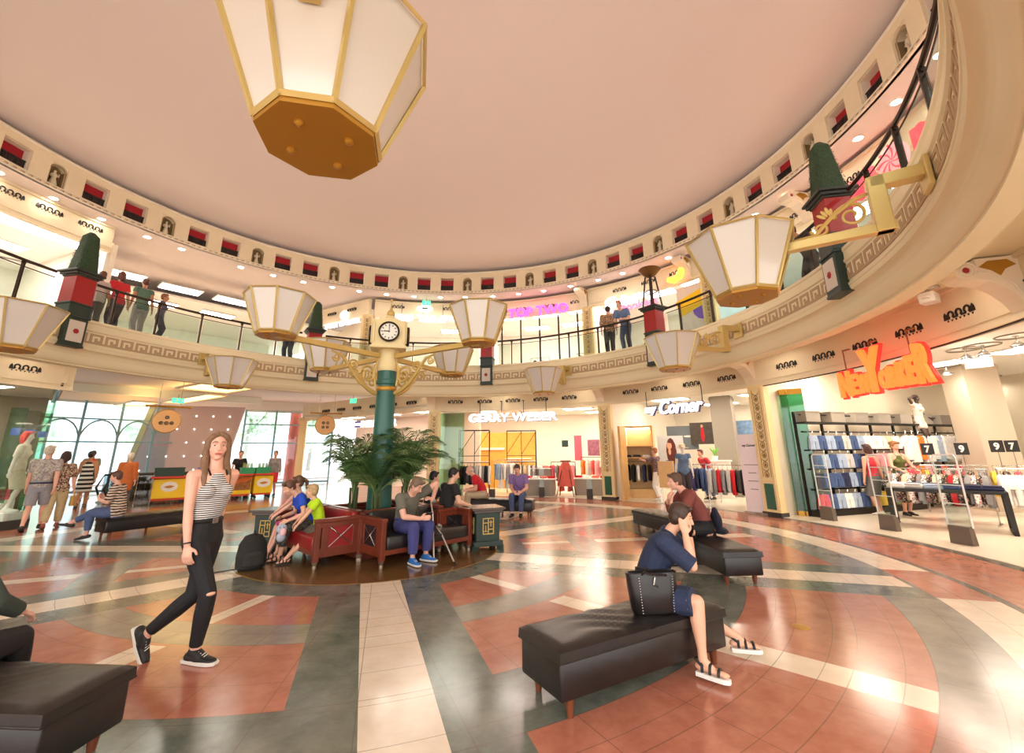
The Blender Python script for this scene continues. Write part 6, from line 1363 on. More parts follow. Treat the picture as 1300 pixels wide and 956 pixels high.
def person(lab, loc, yaw, sex='f', H=1.68, fat=1.0, pelvis=(0, 0, .93), lean=4, side=0, curve=0, twist=0, head=(0, 0, 0), hands=None, feet=None, poles=None, vox=.013, skin=None, hair=('short', (60, 44, 34)),
           top=None, bottom=None, shoes=None, scale_head=1.0, face=False, pose_fingers=None, elbow=None, group=None):
    """local frame: +y is the way the hips face, x to the person's right, z up; yaw turns it about z"""
    s = H / 1.68; m_ = sex == 'm'; skin = skin or skin_l
    T = thing('person', lab, 'person', (loc[0], loc[1], loc[2] if len(loc) > 2 else 0), yaw, group)
    V = Vector; P = V(pelvis); X = V((1, 0, 0)); Yf = V((0, 1, 0))
    def spine_dir(deg, sd): return V((math.sin(R_(sd)), math.sin(R_(deg)) * math.cos(R_(sd)), math.cos(R_(deg)) * math.cos(R_(sd))))
    d1 = spine_dir(lean, side); d2 = spine_dir(lean + curve, side); d3 = spine_dir(lean + curve * 1.4 - 4, side)
    waist = P + d1 * .14 * s; chest = waist + (d1 + d2).normalized() * .20 * s; neck = chest + d2 * .20 * s; hc = neck + d3 * .175 * s
    Rt = Matrix.Rotation(R_(twist), 3, 'Z') @ X
    right = (Rt - d2 * Rt.dot(d2)).normalized(); chf = d2.cross(right).normalized()
    if chf.y < 0 and abs(twist) < 90: chf = -chf
    sw = (.185 if m_ else .162) * s * (1 + (fat - 1) * .4)
    sh = {k: neck - d2 * .055 * s + right * (sw * k) - chf * .01 for k in (1, -1)}
    hip = {k: P + X * (.088 * s * k) - V((0, 0, .03 * s)) for k in (1, -1)}
    LU, LF, LT, LS = .285 * s, .245 * s, .415 * s, .41 * s
    hands = hands or {}; feet = feet or {}; poles = poles or {}; elbow = elbow or {}
    hy, hp, hr_ = head
    Hm = Matrix.Rotation(R_(hy), 3, 'Z') @ Matrix.Rotation(R_(hp), 3, 'X') @ Matrix.Rotation(R_(hr_), 3, 'Y'); hs = s * scale_head
    def hp_(x, y, z): return hc + Hm @ V((x * hs, y * hs, z * hs))
    for nm in ('R', 'L'):
        if nm in hands and len(hands[nm]) == 4: hands[nm] = hp_(*hands[nm][1:])
    J = {}
    for k, nm in ((1, 'R'), (-1, 'L')):
        ht = V(hands.get(nm, (.25 * s * k, .06, P.z - .06 * s))); el, wr = ik(sh[k], ht, LU, LF, V(elbow.get(nm, (.5 * k, -.9, -.25))))
        ft = feet.get(nm, ((.09 * s * k, -.02, .085 * s), 6 * k, 0)); kn, an = ik(hip[k], V(ft[0]), LT, LS, V(poles.get(nm, (.05 * k, 1, .1))))
        J[k] = dict(el=el, wr=wr, kn=kn, an=an, toe=ft[1], pit=ft[2], nm=nm)
    b = MB()
    def oval(c, rx, ry, ux=None, uy=None, n=18):
        ux = ux or right; uy = uy or chf; return [c + ux * rx * math.cos(2 * PI * i / n) + uy * ry * math.sin(2 * PI * i / n) for i in range(n)]
    f_ = fat
    hipw = (.155 if m_ else .168) * s * f_; wa = (.148 if m_ else .124) * s * f_; cw = (.17 if m_ else .142) * s * (1 + (f_ - 1) * .7)
    hd = .108 * s * f_; wd = (.10 if m_ else .088) * s * f_ * (1 + (f_ - 1)); cd = (.115 if m_ else .108) * s * (1 + (f_ - 1) * .7)
    def torso(b, e, z0=-.1, top_=True, ends=0):
        xr = (X * .7 + right * .3).normalized(); rr = [oval(P + d1 * z0 * s, hipw * .8 + e, hd * .8 + e, X, Yf), oval(P - d1 * .03 * s, hipw + e, hd + e, X, Yf), oval(P + d1 * .05 * s, hipw * .96 + e, hd * .97 + e, X, Yf), oval(waist, wa + e, wd + e, xr), oval((waist + chest) / 2, (wa + cw) / 2 + e, (wd + cd) / 2 + e), oval(chest + chf * .008, cw + e, cd + e), oval(chest + d2 * .09 * s, cw * .98 + e, cd * .88 + e)]
        if top_: rr += [oval(neck - d2 * .055 * s, sw * .86 + e * .6, .075 * s + e), oval(neck - d2 * .01 * s, .075 * s + e * .8, .062 * s + e * .6)]
        b.rings(rr)
    torso(b, 0)
    if not m_:
        for k in (1, -1): b.ell(chest + right * .068 * s * k + chf * (.075 * s) + d2 * .02, (.058 * s * f_,) * 3, 12, 8)
    chain(b, [neck - d2 * .05 * s, neck + d2 * .05 * s, hc - V((0, 0, .03 * s))], [.062 * s, .05 * s, .05 * s] if not m_ else [.068 * s, .058 * s, .056 * s])
    for k in (1, -1):
        j = J[k]; af = (1 + (f_ - 1) * .8) * (1.12 if m_ else 1)
        chain(b, [neck - d2 * .04 * s, sh[k], sh[k] + (j['el'] - sh[k]) * .35, j['el'], j['el'] + (j['wr'] - j['el']) * .3, j['wr']], [.05 * s, .052 * s * af, .047 * s * af, .036 * s * af, .038 * s * af, .025 * s * af])
        kn = j['kn']; an = j['an']; sd_ = kn - hip[k]
        back = (kn - (hip[k] + an) / 2); back = -back.normalized() if back.length > .02 else -Yf
        chain(b, [hip[k], hip[k] + sd_ * .4, kn, kn + (an - kn) * .3 + back * .012, an + (kn - an) * .18, an], [.086 * s * f_, .076 * s * f_, .052 * s * (1 + (f_ - 1) * .5), .054 * s * (1 + (f_ - 1) * .6), .036 * s, .036 * s])
        tf = Matrix.Rotation(R_(-j['toe']), 3, 'Z') @ Matrix.Rotation(R_(j['pit']), 3, 'X'); j['tf'] = tf
        fp = lambda x, y, z, an=an, tf=tf: an + tf @ V((x * s, y * s, z * s)); j['fp'] = fp
        cone(b, fp(0, -.035, -.05), fp(0, .06, -.05), .033 * s, .036 * s, flat=.8); cone(b, fp(0, .05, -.055), fp(0, .15, -.062), .04 * s, .03 * s, flat=.62); cone(b, fp(0, 0, 0), fp(0, .06, -.045), .034 * s, .03 * s)
        for q in range(5): cone(b, fp((-.024 + .012 * q), .15, -.064), fp((-.027 + .0135 * q), .185 - .006 * abs(q - (1 if k == 1 else 3)), -.068), .011 * s, .010 * s, 8)
        # hand: palm, four fingers, thumb
        fd = (j['wr'] - j['el']).normalized(); hd_ = hands.get(j['nm'] + '_dir'); fd = V(hd_).normalized() if hd_ else fd
        pn = hands.get(j['nm'] + '_palm'); pn = V(pn) if pn else (P - j['wr']) * 1.0; pn = (pn - fd * pn.dot(fd)); pn = pn.normalized() if pn.length > .01 else Yf; sdv = fd.cross(pn).normalized()
        cu = hands.get(j['nm'] + '_curl', .35); w = j['wr']; thumb_s = 1 if sdv.dot(Yf + V((0, 0, .3))) > 0 else -1
        hsz = s * (1.0 if not m_ else 1.08)
        cone(b, w + fd * .012 * hsz, w + fd * .075 * hsz, .028 * hsz, .036 * hsz, 12, flat=.5, ax=sdv.cross(fd))
        for q in range(4):
            off = (-.0285 + .019 * q) * hsz; ln = (.068, .077, .072, .056)[q if thumb_s > 0 else q] * hsz; base = w + fd * .085 * hsz - sdv * (off * thumb_s); pts = [base - fd * .02 * hsz]; dcur = fd.copy(); pts.append(base)
            for seg in (.44, .32, .24): dcur = (dcur + pn * cu).normalized(); pts.append(pts[-1] + dcur * ln * seg)
            chain(b, pts, [.0105 * hsz, .0102 * hsz, .0095 * hsz, .0088 * hsz, .0075 * hsz], 8)
        tb = w + fd * .03 * hsz + sdv * (.026 * thumb_s * hsz); t1 = tb + (fd * .6 + sdv * .75 * thumb_s + pn * .35).normalized() * .036 * hsz; t2 = t1 + (fd * .9 + sdv * .25 * thumb_s + pn * .3).normalized() * .032 * hsz
        chain(b, [tb, t1, t2], [.0135 * hsz, .0115 * hsz, .009 * hsz], 8)
    # head
    b.ell(hp_(0, -.008, .035), (.073 * hs, .092 * hs, .085 * hs), 18, 12, Hm); b.ell(hp_(0, .022, -.03), (.058 * hs, .066 * hs, .078 * hs), 16, 10, Hm); b.ell(hp_(0, .052, -.088), (.028 * hs, .026 * hs, .022 * hs), 10, 7, Hm)
    for k in (1, -1): b.ell(hp_(.04 * k, .05, -.02), (.024 * hs, .026 * hs, .03 * hs), 10, 7, Hm); b.ell(hp_(.074 * k, -.012, -.008), (.01 * hs, .021 * hs, .032 * hs), 8, 6, Hm)
    cone(b, hp_(0, .083, .022), hp_(0, .104, -.022), .009 * hs, .014 * hs, 8); b.ell(hp_(0, .099, -.026), (.017 * hs, .011 * hs, .009 * hs), 8, 6, Hm); cone(b, hp_(-.03, .082, .034), hp_(.03, .082, .034), .009 * hs, .009 * hs, 8)
    cone(b, hp_(-.018, .082, -.056), hp_(.018, .082, -.056), .0085 * hs, .0085 * hs, 8)
    me = remesh(b, vox, 4 if vox < .009 else 3, .4)
    me.materials.append(skin)
    if face:
        for x in (lipm, eyem, browm, eyew): me.materials.append(x)
        inv = Hm.transposed(); idx = []
        for p in me.polygons:
            q = inv @ (p.center - hc) / hs; mi = 0
            if q.y > .05:
                ax = abs(q.x)
                if abs(q.z + .056) < .0085 * (1.15 - (ax / .027) ** 2) and ax < .026: mi = 1
                elif ((ax - .031) / .0068) ** 2 + ((q.z - .012) / .0065) ** 2 < 1: mi = 2
                elif ((ax - .031) / .0145) ** 2 + ((q.z - .012) / .0058) ** 2 < 1: mi = 4
                elif ax > .012 and ax < .05 and abs(q.z - (.036 + .006 * math.sin((ax - .012) / .038 * PI))) < .0042: mi = 3
            idx.append(mi)
        me.polygons.foreach_set('material_index', idx)
    mesh_mats = list(me.materials); me.name = 'body'; o = bpy.data.objects.new('body', me); COL.objects.link(o); o.parent = T
    # clothes
    def wear(name, bb, m_t, vx=None, sm=3): me_ = remesh(bb, vx or max(vox * .9, .006), sm, .4); return mesh_obj(name, me_, m_t, T)
    def sleeves(bb, frac, e):
        for k in (1, -1):
            j = J[k]; af = (1 + (f_ - 1) * .8) * (1.12 if m_ else 1); e1 = e
            chain(bb, [neck - d2 * .05 * s, sh[k]], [.05 * s + e * .5, .056 * s * af + e])
            if frac <= 1: cone(bb, sh[k], sh[k] + (j['el'] - sh[k]) * frac, .056 * s * af + e, (.056 - .012 * frac) * s * af + e * 1.5, round1=False)
            else:
                cone(bb, sh[k], j['el'], .056 * s * af + e, .043 * s * af + e * 1.2); cone(bb, j['el'], j['el'] + (j['wr'] - j['el']) * (frac - 1), .043 * s * af + e * 1.2, .033 * s * af + e, round1=False)
    def legs(bb, frac, e, loose=0.0):
        for k in (1, -1):
            j = J[k]; kn, an = j['kn'], j['an']; cone(bb, hip[k] + V((0, 0, .02)), hip[k] + (kn - hip[k]) * .4, .088 * s * f_ + e, .078 * s * f_ + e + loose * .4)
            if frac <= 1: cone(bb, hip[k] + (kn - hip[k]) * .4, hip[k] + (kn - hip[k]) * frac, .078 * s * f_ + e + loose * .4, .056 * s * f_ + e + loose, round1=False)
            else:
                cone(bb, hip[k] + (kn - hip[k]) * .4, kn, .078 * s * f_ + e + loose * .4, .055 * s + e + loose); cone(bb, kn, kn + (an - kn) * .35, .055 * s + e + loose, .056 * s + e + loose * .9)
                cone(bb, kn + (an - kn) * .35, kn + (an - kn) * (frac - 1), .056 * s + e + loose * .9, .037 * s + e + loose, round1=False)
    if bottom:
        kind, mm = bottom[0], bottom[1]; bb = MB(); e = .009
        bb.rings([oval(P - d1 * .13 * s, hipw * .62 + e, hd * .75 + e, X, Yf), oval(P - d1 * .04 * s, hipw + e, hd + e, X, Yf), oval(P + d1 * .04 * s, hipw * .96 + e, hd * .97 + e, X, Yf), oval(P + d1 * (.11 if len(bottom) < 4 else bottom[3]) * s, wa * 1.08 + e, wd * 1.08 + e, X, Yf)])
        if kind == 'skirt':
            kn_ = (J[1]['kn'] + J[-1]['kn']) / 2; dd = kn_ - P; bb.rings([oval(P, hipw + e, hd + e, X, Yf), oval(P + dd * .5, hipw + .02, hd + .03, X, Yf), oval(P + dd * bottom[2], hipw + .03, hd + .04, X, Yf)])
        else: legs(bb, bottom[2], e, {'loose': .022, 'slim': 0, 'shorts': .03, 'trousers': .012}[kind])
        wear('skirt' if kind == 'skirt' else 'shorts' if bottom[2] <= 1.1 else 'trousers', bb, mm)
    if top:
        kind, mm = top[0], top[1]; bb = MB(); e = .013 if kind not in ('tank', 'crop') else .007
        if kind == 'tank':
            rr = [oval(P + d1 * .0 * s, hipw + e, hd + e, X, Yf), oval(P + d1 * .06 * s, hipw * .95 + e, hd * .97 + e, X, Yf), oval(waist, wa + e, wd + e), oval((waist + chest) / 2, (wa + cw) / 2 + e, (wd + cd) / 2 + e), oval(chest, cw + e, cd + e + .004), oval(chest + d2 * .07 * s, cw * .88 + e, cd * .94 + e), oval(chest + d2 * .125 * s, cw * .64 + e, cd * .84 + e), oval(chest + d2 * .165 * s, cw * .5 + e, cd * .66 + e)]
            if len(top) > 2 and top[2] == 'crop': rr = rr[2:]; xr_ = (X * .7 + right * .3).normalized(); rr[0] = oval(waist - d1 * .03 * s, wa * 1.1 + e, wd * 1.08 + e, xr_); rr.insert(1, oval(waist + d1 * .015 * s, wa * 1.03 + e, wd * 1.03 + e, xr_))
            bb.rings(rr)
            for k in (1, -1):
                bb.ell(chest + right * .068 * s * k + chf * (.075 * s) + d2 * .02, (.058 * s * f_ + e,) * 3, 12, 8)
                strap = MB(); strap.tube([chest + d2 * .15 * s + right * .065 * k * s + chf * (cd * .72), neck + right * .07 * k * s + chf * .03 * s - d2 * .0, neck - d2 * .03 * s + right * .075 * k * s - chf * .05 * s, chest + d2 * .1 * s + right * .07 * k * s - chf * cd * .8], .008, 6); strap.build('strap', top[3] if len(top) > 3 else mm, T)
        else:
            torso(bb, e, z0=(-.1 if len(top) < 4 else top[3]))
            if not m_:
                for k in (1, -1): bb.ell(chest + right * .068 * s * k + chf * (.075 * s) + d2 * .02, (.058 * s * f_ + e,) * 3, 12, 8)
            sleeves(bb, top[2], e)
        wear({'tank': 'tank_top', 'dress': 'dress'}.get(kind, 'shirt'), bb, mm)
        if kind == 'shirt' and len(top) > 4:
            c_ = MB(); c_.tube([neck + d2 * .0 + right * .072 * s * math.cos(a_) + chf * .065 * s * math.sin(a_) + d2 * .012 * s * math.cos(a_ * 2) for a_ in [2 * PI * i / 16 for i in range(16)]], .014 * s, 6, closed=True, flat=1.6); c_.build('collar', mm, T, smooth=True)
    if shoes:
        kind, mm = shoes[0], shoes[1]
        for k in (1, -1):
            fp = J[k]['fp']
            if kind == 'sandal':
                bb = MB(); prof_ = [(-.032, -.06), (.032, -.06), (.036, .0), (.042, .09), (.04, .16), (.02, .2), (-.02, .2), (-.04, .16), (-.042, .09), (-.036, 0)]
                bb.rings([[fp(x, y, z) for x, y in prof_] for z in (-.118, -.085)]); so = bb.build('sandal', shoes[2] if len(shoes) > 2 else mm, T, bevel=.004)
                bb = MB()
                for y, z, h in ((.0, .01, .04), (.125, -.03, .045), (.06, -.01, .044)):
                    bb.tube([fp(h * math.cos(a_), y, -.075 + (z + .075) * math.sin(a_)) for a_ in [PI * i / 10 for i in range(11)]], .012 * s, 5, flat=.5)
                bb.tube([fp(-.04, 0, -.03), fp(-.03, -.045, -.0), fp(0, -.065, .0), fp(.03, -.045, -.0), fp(.04, 0, -.03)], .01 * s, 5); bb.build('strap', mm, so)
            else:
                bb = MB(); e = .009
                cone(bb, fp(0, -.035, -.05), fp(0, .06, -.05), .036 * s + e, .038 * s + e, flat=.85); cone(bb, fp(0, .05, -.056), fp(0, .175, -.066), .042 * s + e, .028 * s + e, flat=.62)
                if kind != 'pump': cone(bb, fp(0, -.005, -.02), fp(0, .055, -.045), .036 * s + e, .034 * s + e)
                sh_ = wear('shoe', bb, mm)
                if len(shoes) > 2:
                    bb = MB(); prof_ = [(-.036, -.085), (.036, -.085), (.042, 0), (.05, .09), (.044, .18), (.02, .222), (-.02, .222), (-.044, .18), (-.05, .09), (-.042, 0)]
                    bb.rings([[fp(x * q, y * q, z) for x, y in prof_] for z, q in ((-.092, .96), (-.066, 1.02))]); bb.build('sole', shoes[2], sh_, bevel=.003)
                    bb = MB(); [bb.tube([fp(-.02, .05 + .018 * i, -.006 - .009 * i), fp(.02, .06 + .018 * i, -.008 - .009 * i)], .004 * s, 4) for i in range(4)]; bb.build('laces', shoes[2], sh_)
    if hair:
        kind, rgb = hair; hm = mat('hair_%d_%d_%d' % rgb, rgb, .55, noise=.25, nscale=30); bb = MB()
        if kind != 'bald':
            bb.ell(hp_(0, -.022, .05), (.083 * hs, .095 * hs, .088 * hs), 18, 12, Hm); bb.ell(hp_(0, -.05, .0), (.078 * hs, .06 * hs, .075 * hs), 14, 10, Hm)
            for k in (1, -1): bb.ell(hp_(.068 * k, -.005, .03), (.02 * hs, .035 * hs, .04 * hs), 10, 7, Hm)
            if kind != 'long': cone(bb, hp_(-.045, .06, .098), hp_(.045, .055, .1), .024 * hs, .024 * hs)
        else:
            bb.ell(hp_(0, -.055, .0), (.078 * hs, .052 * hs, .06 * hs), 14, 10, Hm)
            for k in (1, -1): bb.ell(hp_(.07 * k, -.02, .02), (.014 * hs, .04 * hs, .03 * hs), 10, 7, Hm)
        if kind == 'bun': bb.ell(hp_(0, -.125, .05), (.042 * hs,) * 3, 12, 8)
        if kind == 'pony': chain(bb, [hp_(0, -.11, .06), hp_(0, -.16, .0), hp_(0, -.15, -.14)], [.03 * hs, .034 * hs, .012 * hs])
        if kind == 'long':
            for k in (1, -1):
                dn = V((0, 0, -1)); a_ = hp_(.068 * k, .025, .06); b1 = hp_(.078 * k, .008, -.03); c1 = hp_(.078 * k, -.0, -.12) ; c2 = neck + right * .095 * k * s + chf * (.03 if k == 1 else .02) * s + V((0, 0, -.05 * s)); 
                c3 = c2 + chf * .035 + V((0, 0, -.11 * s)); chain(bb, [hp_(.018 * k, .05, .112), hp_(.05 * k, .045, .088), a_, b1, c1, c2, c3], [.022 * hs, .026 * hs, .028 * hs, .028 * hs, .032 * hs, .03 * hs, .012 * hs])
            chain(bb, [hp_(0, -.07, .0), hp_(0, -.075, -.1), neck - chf * .075 * s - V((0, 0, .02 * s)), neck - chf * .1 * s - V((0, 0, .14 * s))], [.07 * hs, .068 * hs, .06 * hs, .03 * hs])
        if kind == 'bob':
            for k in (1, -1): chain(bb, [hp_(.065 * k, -.01, .05), hp_(.075 * k, -.02, -.05), hp_(.06 * k, -.03, -.09)], [.03 * hs, .03 * hs, .022 * hs])
            chain(bb, [hp_(0, -.07, .0), hp_(0, -.07, -.1)], [.068 * hs, .055 * hs])
        wear('hair', bb, hm, max(vox * .8, .0055), 3)
    J['T'] = T; J['neck'] = neck; J['chest'] = chest; J['hp'] = hp_; J['waist'] = waist; J['d2'] = d2; J['chf'] = chf; J['right'] = right; J['P'] = P; J['hipw'] = hipw; J['hd'] = hd
    return J
def col(c, rough=.85): return mat('cloth_rgb_%d_%d_%d' % c, c, rough, noise=.1, nscale=14)
blackshoe = mat('black_shoe', (24, 22, 22), .5); whitesole = mat('white_sole', (232, 228, 220), .6)
denim = mat('denim', (38, 48, 76), .85, noise=.2, nscale=40); jean = mat('jean_blue', (74, 88, 124), .85, noise=.15, nscale=30); blackjean = mat('black_jean', (22, 21, 24), .75)

# 1 the walking girl ------------------------------------------------
g = at(252, 842, 0); gy = R_(-72)
# hips face image right and a little to the camera: local +y -> world (sin) ; build from world targets
def W2L(T_loc, yaw, w): return Matrix.Rotation(-yaw, 3, 'Z') @ (Vector(w) - Vector(T_loc))
gl = (g.x - .13, g.y + .02, 0); gy = R_(-97)
fF = W2L(gl, gy, (g.x - .045, g.y, .095)); fB = W2L(gl, gy, (g.x - .46, g.y + .03, .2))
hF = W2L(gl, gy, (g.x - .10, g.y - .19, .80)); hB = W2L(gl, gy, (g.x - .2, g.y + .24, .84))
top_s = stripes('striped_top_cloth', (236, 230, 224), (30, 28, 32), .0165, 'Z', .5)
J = person('young woman with long brown hair in a striped top and ripped black jeans, walking', gl, gy, 'f', 1.68, .93, pelvis=(0, .0, .905), lean=3, curve=-2, twist=-24, head=(-42, 4, 0), vox=.0052, face=True, skin=skin_r,
           hands={'R': tuple(hF), 'L': tuple(hB), 'R_curl': .45, 'L_curl': .4}, feet={'R': (tuple(fF), 6, 0), 'L': (tuple(fB), 0, -62)}, hair=('long', (124, 90, 62)), top=('tank', top_s, 'crop', blackjean), bottom=('slim', blackjean, 1.93, .15), shoes=('trainer', blackshoe, whitesole))
for k in (1, -1):                                         # ripped knees, belt, wrist band
    j = J[k]; b = MB(); n_ = (j['kn'] - (J['P'] + j['an']) / 2).normalized(); b.ell(j['kn'] + n_ * .041 + Vector((0, 0, .01)), (.04, .03, .018), 12, 6); b.build('knee_tear', skin_r, J['T'], smooth=True)
b = MB(); b.tube([J['P'] + Vector((0, 0, .128)) + Vector(((.133) * math.cos(2 * PI * i / 20), .098 * math.sin(2 * PI * i / 20), 0)) for i in range(20)], .017, 6, closed=True, flat=1.0); bl = b.build('belt', blackshoe, J['T'], smooth=True)
b = MB(); b.box((0.03, .115, J['P'].z + .128), (.05, .012, .04)); b.build('belt_buckle', chrome, bl)
b = MB(); w = J[1]['wr']; d = (w - J[1]['el']).normalized(); q = d.to_track_quat('Z', 'Y').to_matrix(); b.tube([w - d * .015 + q @ Vector((.03 * math.cos(2 * PI * i / 14), .03 * math.sin(2 * PI * i / 14), 0)) for i in range(14)], .006, 5, closed=True); b.build('wrist_band', blackp, J['T'])

# 2 woman in denim on the front bench -------------------------------
bl_ = at(868, 772, .40); wl_ = (1.10, 3.83, 0); wy = R_(-118)
def L2(w): return tuple(W2L(wl_, wy, w))
hd0 = Vector((1.42, 4.03, 1.05))
fR_, fL_ = at(893, 845, .09), at(936, 815, .09)
J = person('woman in a dark denim dress on the front bench holding a phone and her cheek', wl_, wy, 'f', 1.47, 1.2, pelvis=(0, -.02, .49), lean=10, curve=24, twist=4, head=(16, -14, 0), vox=.0055, face=True, skin=skin_l,
           hands={'R': ('head', .088, .045, -.125), 'L': ('head', -.085, .115, -.16), 'R_dir': (-.1, -.12, 1), 'L_dir': (.12, .0, 1), 'R_palm': (-1, -.25, 0), 'L_palm': (.9, -.3, 0), 'R_curl': .1, 'L_curl': .5}, elbow={'R': (.35, .3, -1), 'L': (-.5, .3, -1)},
           feet={'R': (L2((fR_.x, fR_.y, .125)), 14, 0), 'L': (L2((fL_.x, fL_.y, .125)), -16, 0)}, poles={'R': (.05, .6, 1), 'L': (-.05, .6, 1)}, hair=('short', (62, 40, 30)), top=('shirt', denim, 1.0, -.1, 1), bottom=('shorts', denim, .93), shoes=('sandal', blackshoe, whitesole))
b = MB(); w = Vector(J[-1]['wr']); b.M = Matrix.Translation(w + Vector((.03, .012, .085))) @ Matrix.Rotation(R_(12), 4, 'Y'); b.rbox((0, 0, 0), (.014, .07, .145), .006)
for k in (1, -1):
    j = J[k]; hm_ = J['P'] + Vector((.077 * k, 0, -.026)); d = (j['kn'] - hm_).normalized(); c = hm_ + (j['kn'] - hm_) * .87; q = d.to_track_quat('Z', 'Y').to_matrix(); s_ = MB(); s_.tube([c + q @ Vector((.094 * math.cos(2 * PI * i / 20), .094 * math.sin(2 * PI * i / 20), 0)) for i in range(20)], .0022, 4, closed=True); s_.build('hem_stitching', mat('stitch_thread', (190, 170, 140), .7), J['T'])
ph = b.build('phone', mat('phone_black', (20, 20, 24), .2)); ph.matrix_world = Matrix.Translation(wl_) @ Matrix.Rotation(wy, 4, 'Z'); tag(ph, 'black mobile phone held at the ear by the woman in denim', 'phone')
# her bag
t = thing('tote_bag', 'black tote bag with studded seams on the front bench beside the woman in denim', 'bag', (1.03, 3.61, .405), R_(10))
b = MB(); b.rings([[(sx * w / 2 * math.copysign(abs(math.cos(a_)) ** .5, math.cos(a_)) if True else 0, dth / 2 * math.copysign(abs(math.sin(a_)) ** .7, math.sin(a_)), z) for a_ in [2 * PI * i / 24 for i in range(24)]] for z, w, dth, sx in ((0, .3, .13, 1), (.015, .33, .15, 1), (.15, .37, .15, 1), (.27, .40, .11, 1), (.275, .37, .08, 1), (.2, .34, .08, 1))]); b.build('body', leather, t, smooth=True)
for x in (-.12, .12): b = MB(); [b.ell((x * (1 + z * .4), -.077 + z * .03 - .002, z), .0042, 6, 4) for z in [.02 + .0175 * i for i in range(14)]]; b.build('stud_row', chrome, t)
for y in (-.045, .045): b = MB(); b.tube([(-.1, y, .26), (-.085, y * 1.6, .285), (-.02, y * 2.1, .27), (.06, y * 2.1, .265), (.1, y, .25)], .009, 6); b.build('handle', leather, t, smooth=True)
b = MB(); b.tube([(.0, -.065, .25), (-.02, -.075, .2), (.02, -.075, .18)], .008, 5); b.build('clasp', chrome, t)

# 3 man in brown jumper ----------------------------------------------
def seated(lab, loc, yaw, **k):
    z = k.pop('seat', .40); k['H'] = k.get('H', 1.68) * .95; d = dict(pelvis=(0, 0, z + .1), lean=8, curve=12, feet={'R': ((.11, .42, .09), 6, 0), 'L': ((-.11, .42, .09), -6, 0)}, hands={'R': (.1, .36, z + .2), 'L': (-.1, .36, z + .2)}, poles={'R': (.1, .6, 1), 'L': (-.1, .6, 1)}); d.update(k); return person(lab, loc, yaw, **d)
J = seated('man in a brown-red jumper hunched on the bench behind the woman in denim', (2.75, 6.72, 0), R_(84), sex='m', H=1.78, fat=1.08, lean=18, curve=18, twist=6, head=(4, -6, 0), hands={'R': (.04, .48, .84), 'L': (-.08, .46, .82), 'R_dir': (-.2, -.2, 1), 'L_dir': (.2, -.2, 1)}, elbow={'R': (.4, .5, -1), 'L': (-.4, .5, -1)}, vox=.009, skin=skin_r, hair=('short', (92, 66, 50)), top=('shirt', col((128, 66, 58)), 1.85, -.08, 1), bottom=('trousers', blackjean, 1.9), shoes=('shoe', blackshoe))
b = MB(); b.ell((2.94, 6.70, .46), (.09, .22, .055), 14, 10); b.ell((2.90, 6.68, .58), (.05, .17, .15), 14, 10); b.ell((2.87, 6.62, .66), (.04, .1, .12), 12, 8); b.ell((2.95, 6.86, .46), (.07, .1, .05), 12, 8); mesh_obj('folded_jacket', remesh(b, .012, 3), col((34, 36, 52))); tag(bpy.data.objects['folded_jacket'], 'dark blue jacket bundled behind the man in the brown-red jumper', 'jacket')
# 4 man with crutches on the black sofa
sy = R_(-135); sl = Vector((CX, CY, 0)) + Vector((.7071, -.7071, 0)) * 1.0 + Vector((.7071, .7071, 0)) * -.1
J = seated('man in grey t-shirt and blue trousers on the black sofa with crutches', tuple(sl), R_(-128), sex='m', H=1.74, fat=1.06, seat=.41, lean=14, curve=26, side=8, head=(26, -38, 6), hands={'R': (.05, .42, .62), 'L': (-.30, .30, .86), 'R_dir': (-.6, .7, .1), 'L_dir': (1, .1, .25), 'L_palm': (0, -.6, -1)}, elbow={'R': (.9, -.1, -.6), 'L': (-.8, .5, .3)}, feet={'R': ((.14, .40, .1), 10, 0), 'L': ((-.14, .36, .1), -10, 0)}, vox=.008, face=True, skin=skin_r, hair=('short', (112, 90, 72)), top=('tee', col((104, 102, 88)), .62), bottom=('loose', col((64, 66, 122)), 1.86), shoes=('trainer', mat('blue_shoe', (36, 104, 176), .6), whitesole))
# 5 family on the red sofa (they face lower left)
fam = lambda t_, dep: Vector((CX, CY, 0)) + Vector((-.7071, -.7071, 0)) * dep + Vector((-.7071, .7071, 0)) * t_
p = fam(-.02, 1.0); J = seated('boy in a lime green t-shirt on the red sofa, seen from behind his shoulder', tuple(p), R_(120), sex='m', H=1.26, scale_head=1.22, seat=.41, lean=10, curve=12, head=(-22, 0, 0), hands={'R': (.02, .38, .50), 'L': (-.16, .36, .5)}, feet={'R': ((.08, .40, .07), 5, 0), 'L': ((-.1, .44, .07), -5, 0)}, vox=.0075, skin=skin_l, hair=('short', (190, 158, 110)), top=('tee', col((188, 226, 32)), .6), bottom=('shorts', col((96, 88, 78)), .85), shoes=('sandal', blackshoe))
p = fam(.34, 1.0); J = seated('woman in a bright blue t-shirt, hair in a bun, on the red sofa', tuple(p), R_(128), sex='f', H=1.64, seat=.41, lean=16, curve=26, head=(10, -30, 0), hands={'R': (.14, .40, .6), 'L': (-.2, .38, .58)}, vox=.009, skin=skin_l, hair=('bun', (96, 62, 42)), top=('tee', col((34, 74, 190)), .55), bottom=('trousers', speckle('dark_print_cloth', [(48, 44, 42), (92, 84, 74), (60, 56, 52)], 60), 1.7), shoes=('sandal', blackshoe))
